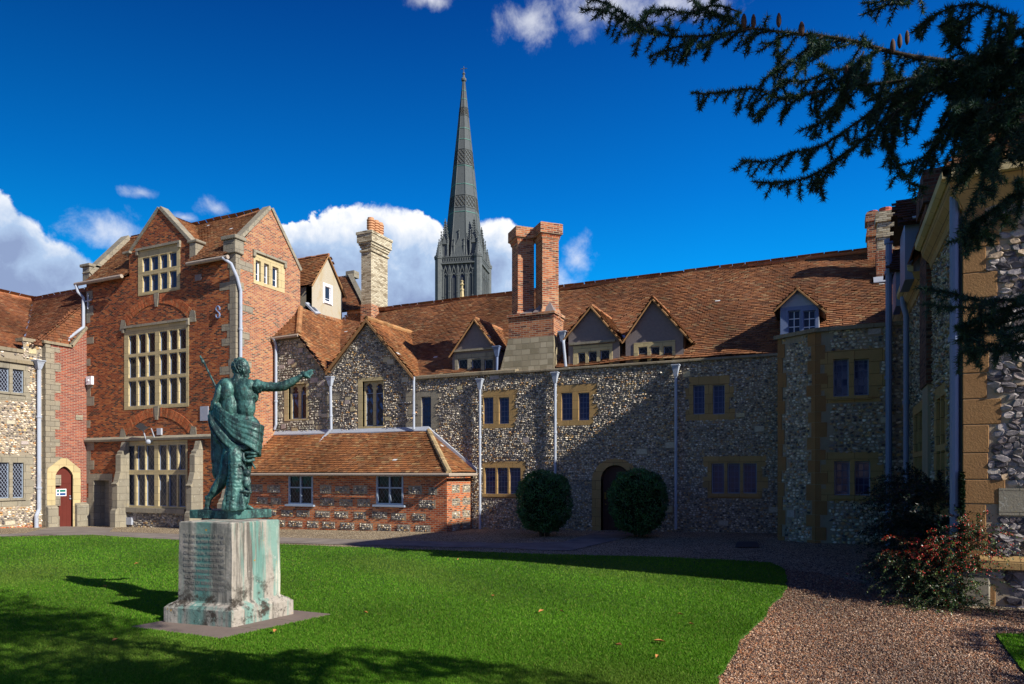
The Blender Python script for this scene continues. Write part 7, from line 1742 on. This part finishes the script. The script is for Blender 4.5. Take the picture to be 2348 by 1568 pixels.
# cones standing on the limbs
m_cone = m_plain('cedar cone', (.06, .03, .02), .8, var=.4, scale=80)
for (x, y) in ((1705, 42), (1727, 43), (1785, 40), (1837, 60), (2107, 65), (2079, 80), (2062, 88), (2046, 100), (1940, 160), (2200, 150)):
    cn = MB(); q = atT(x, y+7, 3.05); s = rgc.uniform(.8, 1.2)*.011; cn.lathe(q-Vector((0, 0, .02)), [(s*.4, -.01), (s, .005), (s*1.1, .02), (s*.9, .038), (s*.4, .052)], 8, rot=rgc.uniform(0, 1)); cn.build('cone', m_cone, cdr, smooth=True)
br.build('branches', m_plain('cedar bark', (.035, .025, .02), .9, var=.4, scale=30), cdr, smooth=True)
tr = MB(); tr.tube([TRK+Vector((0, 0, -.2)), TRK+Vector((.05, .03, 1)), TRK+Vector((0, .05, 4)), TRK+Vector((.1, 0, 8)), TRK+Vector((0, 0, 13))], [.62, .5, .42, .3, .1], 14); tr.build('trunk', m_stone('cedar trunk bark', (.07, .05, .04), (.12, .09, .07), blocks=(9, 9), joint=0, bump=1), cdr, smooth=True)
# the great flat boughs overhead, outside the picture, that dapple the near lawn
r = np.random.default_rng(5); CC, DD, NN, LL, WW = [], [], [], [], []; ob_ = MB()
plates = [((3.2, 2.3, 5.2), 1.2, .8), ((1.9, 1.5, 5.0), 1.3, 1.0), ((2.2, 2.5, 6.4), 1.5, .9), ((.6, 2.0, 6.2), 1.3, .9), ((3.6, 1.6, 6.0), 1.5, 1.1), ((1.2, 1.2, 7.2), 1.6, 1.0), ((3.0, 2.2, 7.6), 1.5, .9), ((-.4, 2.6, 7.6), 1.2, .6), ((1.4, 2.8, 7.9), 1.3, .6), ((4.4, 2.0, 4.2), .9, .9), ((.3, 2.9, 8.4), 1.4, .6), ((4.9, .6, 6.5), 1.5, 1.5), ((3.8, -.6, 5.2), 1.8, 1.2), ((5.3, 2.3, 5.0), .9, .5), ((5.9, 1.9, 5.6), 1.0, .6), ((4.3, 2.6, 4.6), .8, .35), ((6.6, 1.7, 6.2), 1.0, .6), ((8.1, 7.0, 3.9), 1.1, 1.2), ((8.3, 5.6, 4.0), 1.1, .9), ((8.2, 8.7, 4.0), 1.0, .5), ((5.0, 3.55, 5.0), .9, .4), ((4.0, 3.6, 5.0), .8, .3), ((3.1, 3.35, 4.6), .8, .35)]
for (c, ra, rb_) in plates:
    k = int(1500*ra*rb_); a = r.uniform(0, 2*np.pi, k); q = np.sqrt(r.random(k)); x = c[0]+ra*q*np.cos(a); y = c[1]+rb_*q*np.sin(a); z = c[2]+r.normal(0, .07, k)-.22*q
    keep = (np.sin(x*5.1+c[2])+np.sin(y*6.3+c[0]*2)+r.normal(0, .6, k)) > -.9; p = np.stack([x, y, z], 1)[keep]; m_ = len(p)
    CC.append(p); DD.append(unit(r.normal(size=(m_, 3))*np.array([1, 1, .3]))); NN.append(unit(r.normal(size=(m_, 3))*.4+np.array([0, 0, 1]))); LL.append(r.uniform(.10, .2, m_)); WW.append(r.uniform(.03, .06, m_))
    if c[0] < 4.5: ob_.tube([(TRK.x, TRK.y, c[2]-.5), ((TRK.x+c[0])/2, (TRK.y+c[1])/2, c[2]-.1), (c[0]-ra*.6, c[1], c[2])], [.12, .07, .02], 6)
CC, DD, NN, LL, WW = map(np.concatenate, (CC, DD, NN, LL, WW))
leaves('upper_foliage', CC, DD, NN, LL, WW, np.repeat(np.array([[.02, .05, .04]]), len(CC), 0), NEED, cdr)
ob_.build('upper_boughs', m_plain('bough bark', (.04, .03, .025), .9), cdr)

# ================================================================== grass blades, pebbles, fallen leaves
def in_view(X, Y, margin=.02):
    f = -X*SA+Y*CA; rr = X*CA+Y*SA; return (f > 1)&(np.abs(rr/np.maximum(f, .1)) < CX/F+margin)&((EYE/np.maximum(f, .1)) < (1568-HY)/F+.05)
def scatter(poly, n, seed, tmax=40, power=1.0, wide=False):
    r = np.random.default_rng(seed); us = [p[0] for p in poly]; vs = [p[1] for p in poly]; out = []; got = 0
    while got < n:
        # sample evenly over the picture, then drop to the ground
        k = 400000; x = r.uniform(-20, 2367, k) if not wide else r.uniform(-700, 2500, k); iv = r.uniform(1/tmax, 1/5.3, k)
        iv = (r.uniform((1/tmax)**power, (1/5.3)**power, k))**(1/power)
        t = 1/iv; u = (x-CX)/F; X = t*(-SA+u*CA); Y = t*(CA+u*SA); m = inpoly(X, Y, poly); out.append(np.stack([X[m], Y[m]], 1)); got += int(m.sum())
    return np.concatenate(out)[:n]
gzv = lambda X, Y: .02*(X+5.85)*(lambda s: s*s*(3-2*s))(np.clip((Y-8)/11, 0, 1))
GT = [(.078, .205, .010), (.10, .235, .014), (.06, .155, .010), (.14, .25, .03), (.2, .24, .05)]
def blades(poly, n, seed, name, edge=False):
    r = np.random.default_rng(seed); P = scatter(poly, n, seed, 26, 1.0, True); t = -P[:, 0]*SA+P[:, 1]*CA
    # keep the blades off the paving round the pedestal
    sl_ = [(p.x, p.y) for p in (N_, R__, Bk, L__)]; P = P[~inpoly(P[:, 0], P[:, 1], sl_)]; t = -P[:, 0]*SA+P[:, 1]*CA; n = len(P)
    z = gzv(P[:, 0], P[:, 1])+.028; B = np.stack([P[:, 0], P[:, 1], z], 1); a = r.uniform(0, 2*np.pi, n); h = r.uniform(.012, .024, n)*(1+.02*t); w = (.0022+.00045*t)*r.uniform(.7, 1.3, n)
    s = np.stack([np.cos(a), np.sin(a), 0*a], 1)*w[:, None]; lean = np.stack([r.normal(0, .5, n), r.normal(0, .5, n), np.ones(n)], 1)*h[:, None]
    V = np.stack([B-s, B+s, B+lean], 1).reshape(-1, 3)
    pn = np.sin(P[:, 0]*1.7+np.sin(P[:, 1]*1.3))*.5+np.sin(P[:, 1]*2.3+P[:, 0]*.9)*.5
    dry = np.clip(np.sin(P[:, 0]*.8+1.3*np.sin(P[:, 1]*.7))*np.sin(P[:, 1]*1.1+P[:, 0]*.5)-.25, 0, 1)[:, None]
    c = np.array(GT)[r.choice(5, n, p=[.36, .26, .22, .11, .05])]*r.uniform(.75, 1.25, (n, 1))*(1+.2*pn[:, None]); c = c*(1-.45*dry)+np.array((.19, .22, .05))*.45*dry
    cv = np.repeat(c, 3, 0); 
    o = mesh_obj(name, V, np.arange(n*3).reshape(-1, 3), BLADE, None, cols=cv, nsides=3, uv=False); o['kind'] = 'stuff'; return o
blades(lawn_poly, 600000, 31, 'grass'); blades(la2, 12000, 32, 'grass')
gp_ = [(-.9, 3.2), (3.2, 3.2), (3.2, 10.2), (1.4, 10.2), (-.2, 12.5), (-2.5, 13.5)]
def pebbles(n, seed):
    r = np.random.default_rng(seed); P = scatter(gp_, n, seed, 16, 1.1); m = ~inpoly(P[:, 0], P[:, 1], lawn_poly)&~inpoly(P[:, 0], P[:, 1], la2); P = P[m]; n = len(P)
    # a few strays on the grass edge
    T_ = np.array([(1, 0, 0), (0, 1, 0), (-1, 0, 0), (0, -1, 0), (0, 0, 1), (0, 0, -.6)]); Fq = np.array([(0, 1, 4), (1, 2, 4), (2, 3, 4), (3, 0, 4), (1, 0, 5), (2, 1, 5), (3, 2, 5), (0, 3, 5)])
    t = -P[:, 0]*SA+P[:, 1]*CA; s = r.uniform(.006, .0135, n)*(.8+.04*t); a = r.uniform(0, np.pi, n); el = r.uniform(.6, 1, n); fl = r.uniform(.4, .8, n)
    X = T_[None]*np.stack([s, s*el, s*fl], 1)[:, None]*r.uniform(.8, 1.2, (n, 6, 1)); ca, sa = np.cos(a)[:, None], np.sin(a)[:, None]; tl = r.normal(0, .35, (n, 1))
    x = X[..., 0]*ca-X[..., 1]*sa; y = X[..., 0]*sa+X[..., 1]*ca; z = X[..., 2]+x*tl
    V = np.stack([x+P[:, :1], y+P[:, 1:2], z+gzv(P[:, 0], P[:, 1])[:, None]+s[:, None]*r.uniform(.1, 1.2, (n, 1))], -1).reshape(-1, 3)
    Fa = (np.arange(n)[:, None, None]*6+Fq[None]).reshape(-1, 3)
    pal = np.array([(.20, .12, .065), (.30, .20, .12), (.11, .065, .04), (.045, .03, .025), (.48, .40, .30), (.28, .12, .045), (.15, .115, .095)])
    c = pal[r.choice(7, n, p=[.24, .2, .17, .12, .09, .09, .09])]*r.uniform(.75, 1.25, (n, 1))
    c = c*np.array([1.02, .84, .74])
    c = c*(1+.28*np.sin(P[:, 0]*2.1+P[:, 1]*.5)+.12*np.sin(P[:, 1]*1.7))[:, None]
    o = mesh_obj('gravel', V, Fa, M_['flint'], None, cols=np.repeat(c, 6, 0).clip(0, 1), nsides=3, uv=False); o['kind'] = 'stuff'
pebbles(110000, 41)
# fallen leaves on the lawn
lf_m = m_plain('fallen leaf', (.42, .18, .05), .8, var=.4, scale=60)
spots = [(1240, 1413, 'crisp'), (1513, 1484, 'curled'), (1506, 1521, 'narrow'), (1416, 1493, 'pale'), (1288, 1413, 'small'), (478, 1343, ''), (312, 1300, ''), (130, 1311, ''), (120, 1328, ''), (240, 1353, ''), (1050, 1290, ''), (838, 1416, ''), (630, 1460, ''), (1130, 1376, ''), (263, 1482, ''), (1560, 1420, ''), (1610, 1390, ''), (1585, 1443, '')]
pos = ['brownest fallen leaf lying in the middle of the lit lawn', 'largest orange fallen leaf on the near lawn', 'upright narrow orange leaf on the near lawn', 'leaf left of the largest orange leaf on the near lawn', 'right one of two leaves in the middle of the lit lawn', 'small leaf beside the foot of the pedestal', 'leaf on the far left lawn behind the statue shadow', 'leaf near the left edge of the far lawn', 'leaf next below the one near the left edge', 'leaf just left of the statue shadow', 'leaf by the shadow edge beyond the pedestal', 'leaf right of the paving slab', 'leaf in the dappled shade before the slab', 'leaf in the lit lawn below the long shadow', 'leaf in the dark dappled grass at lower left', 'leaf near the gravel edge of the lawn', 'leaf nearest the curved corner of the lawn', 'pale leaf close to the gravel edge']
for (x, y, _), lb in zip(spots, pos):
    q = onG(x, y); a = rgc.uniform(0, 6.28); s = rgc.uniform(.022, .04)*(1.5 if 'largest' in lb else 1); mb = MB(); ax = Vector((math.cos(a), math.sin(a), .1)); bx = Vector((-math.sin(a), math.cos(a), 0)); c = q+Vector((0, 0, .062)); U_ = Vector((0, 0, 1))
    top_ = [c-ax*s, c-ax*s*.4-bx*s*.45+U_*.01, c+ax*s*.2-bx*s*.6+U_*.014, c+ax*s*1.2+U_*.006, c+ax*s*.1+bx*s*.62+U_*.02, c-ax*s*.5+bx*s*.4+U_*.012]
    for k in range(6): mb.face([c, top_[k], top_[(k+1) % 6]]); mb.face([c-U_*.002, top_[(k+1) % 6]-U_*.002, top_[k]-U_*.002])
    o = mb.build('fallen_leaf', lf_m, None, org=(q.x, q.y, q.z)); tag(o, lb, 'leaf', 'fallen leaves on the lawn')
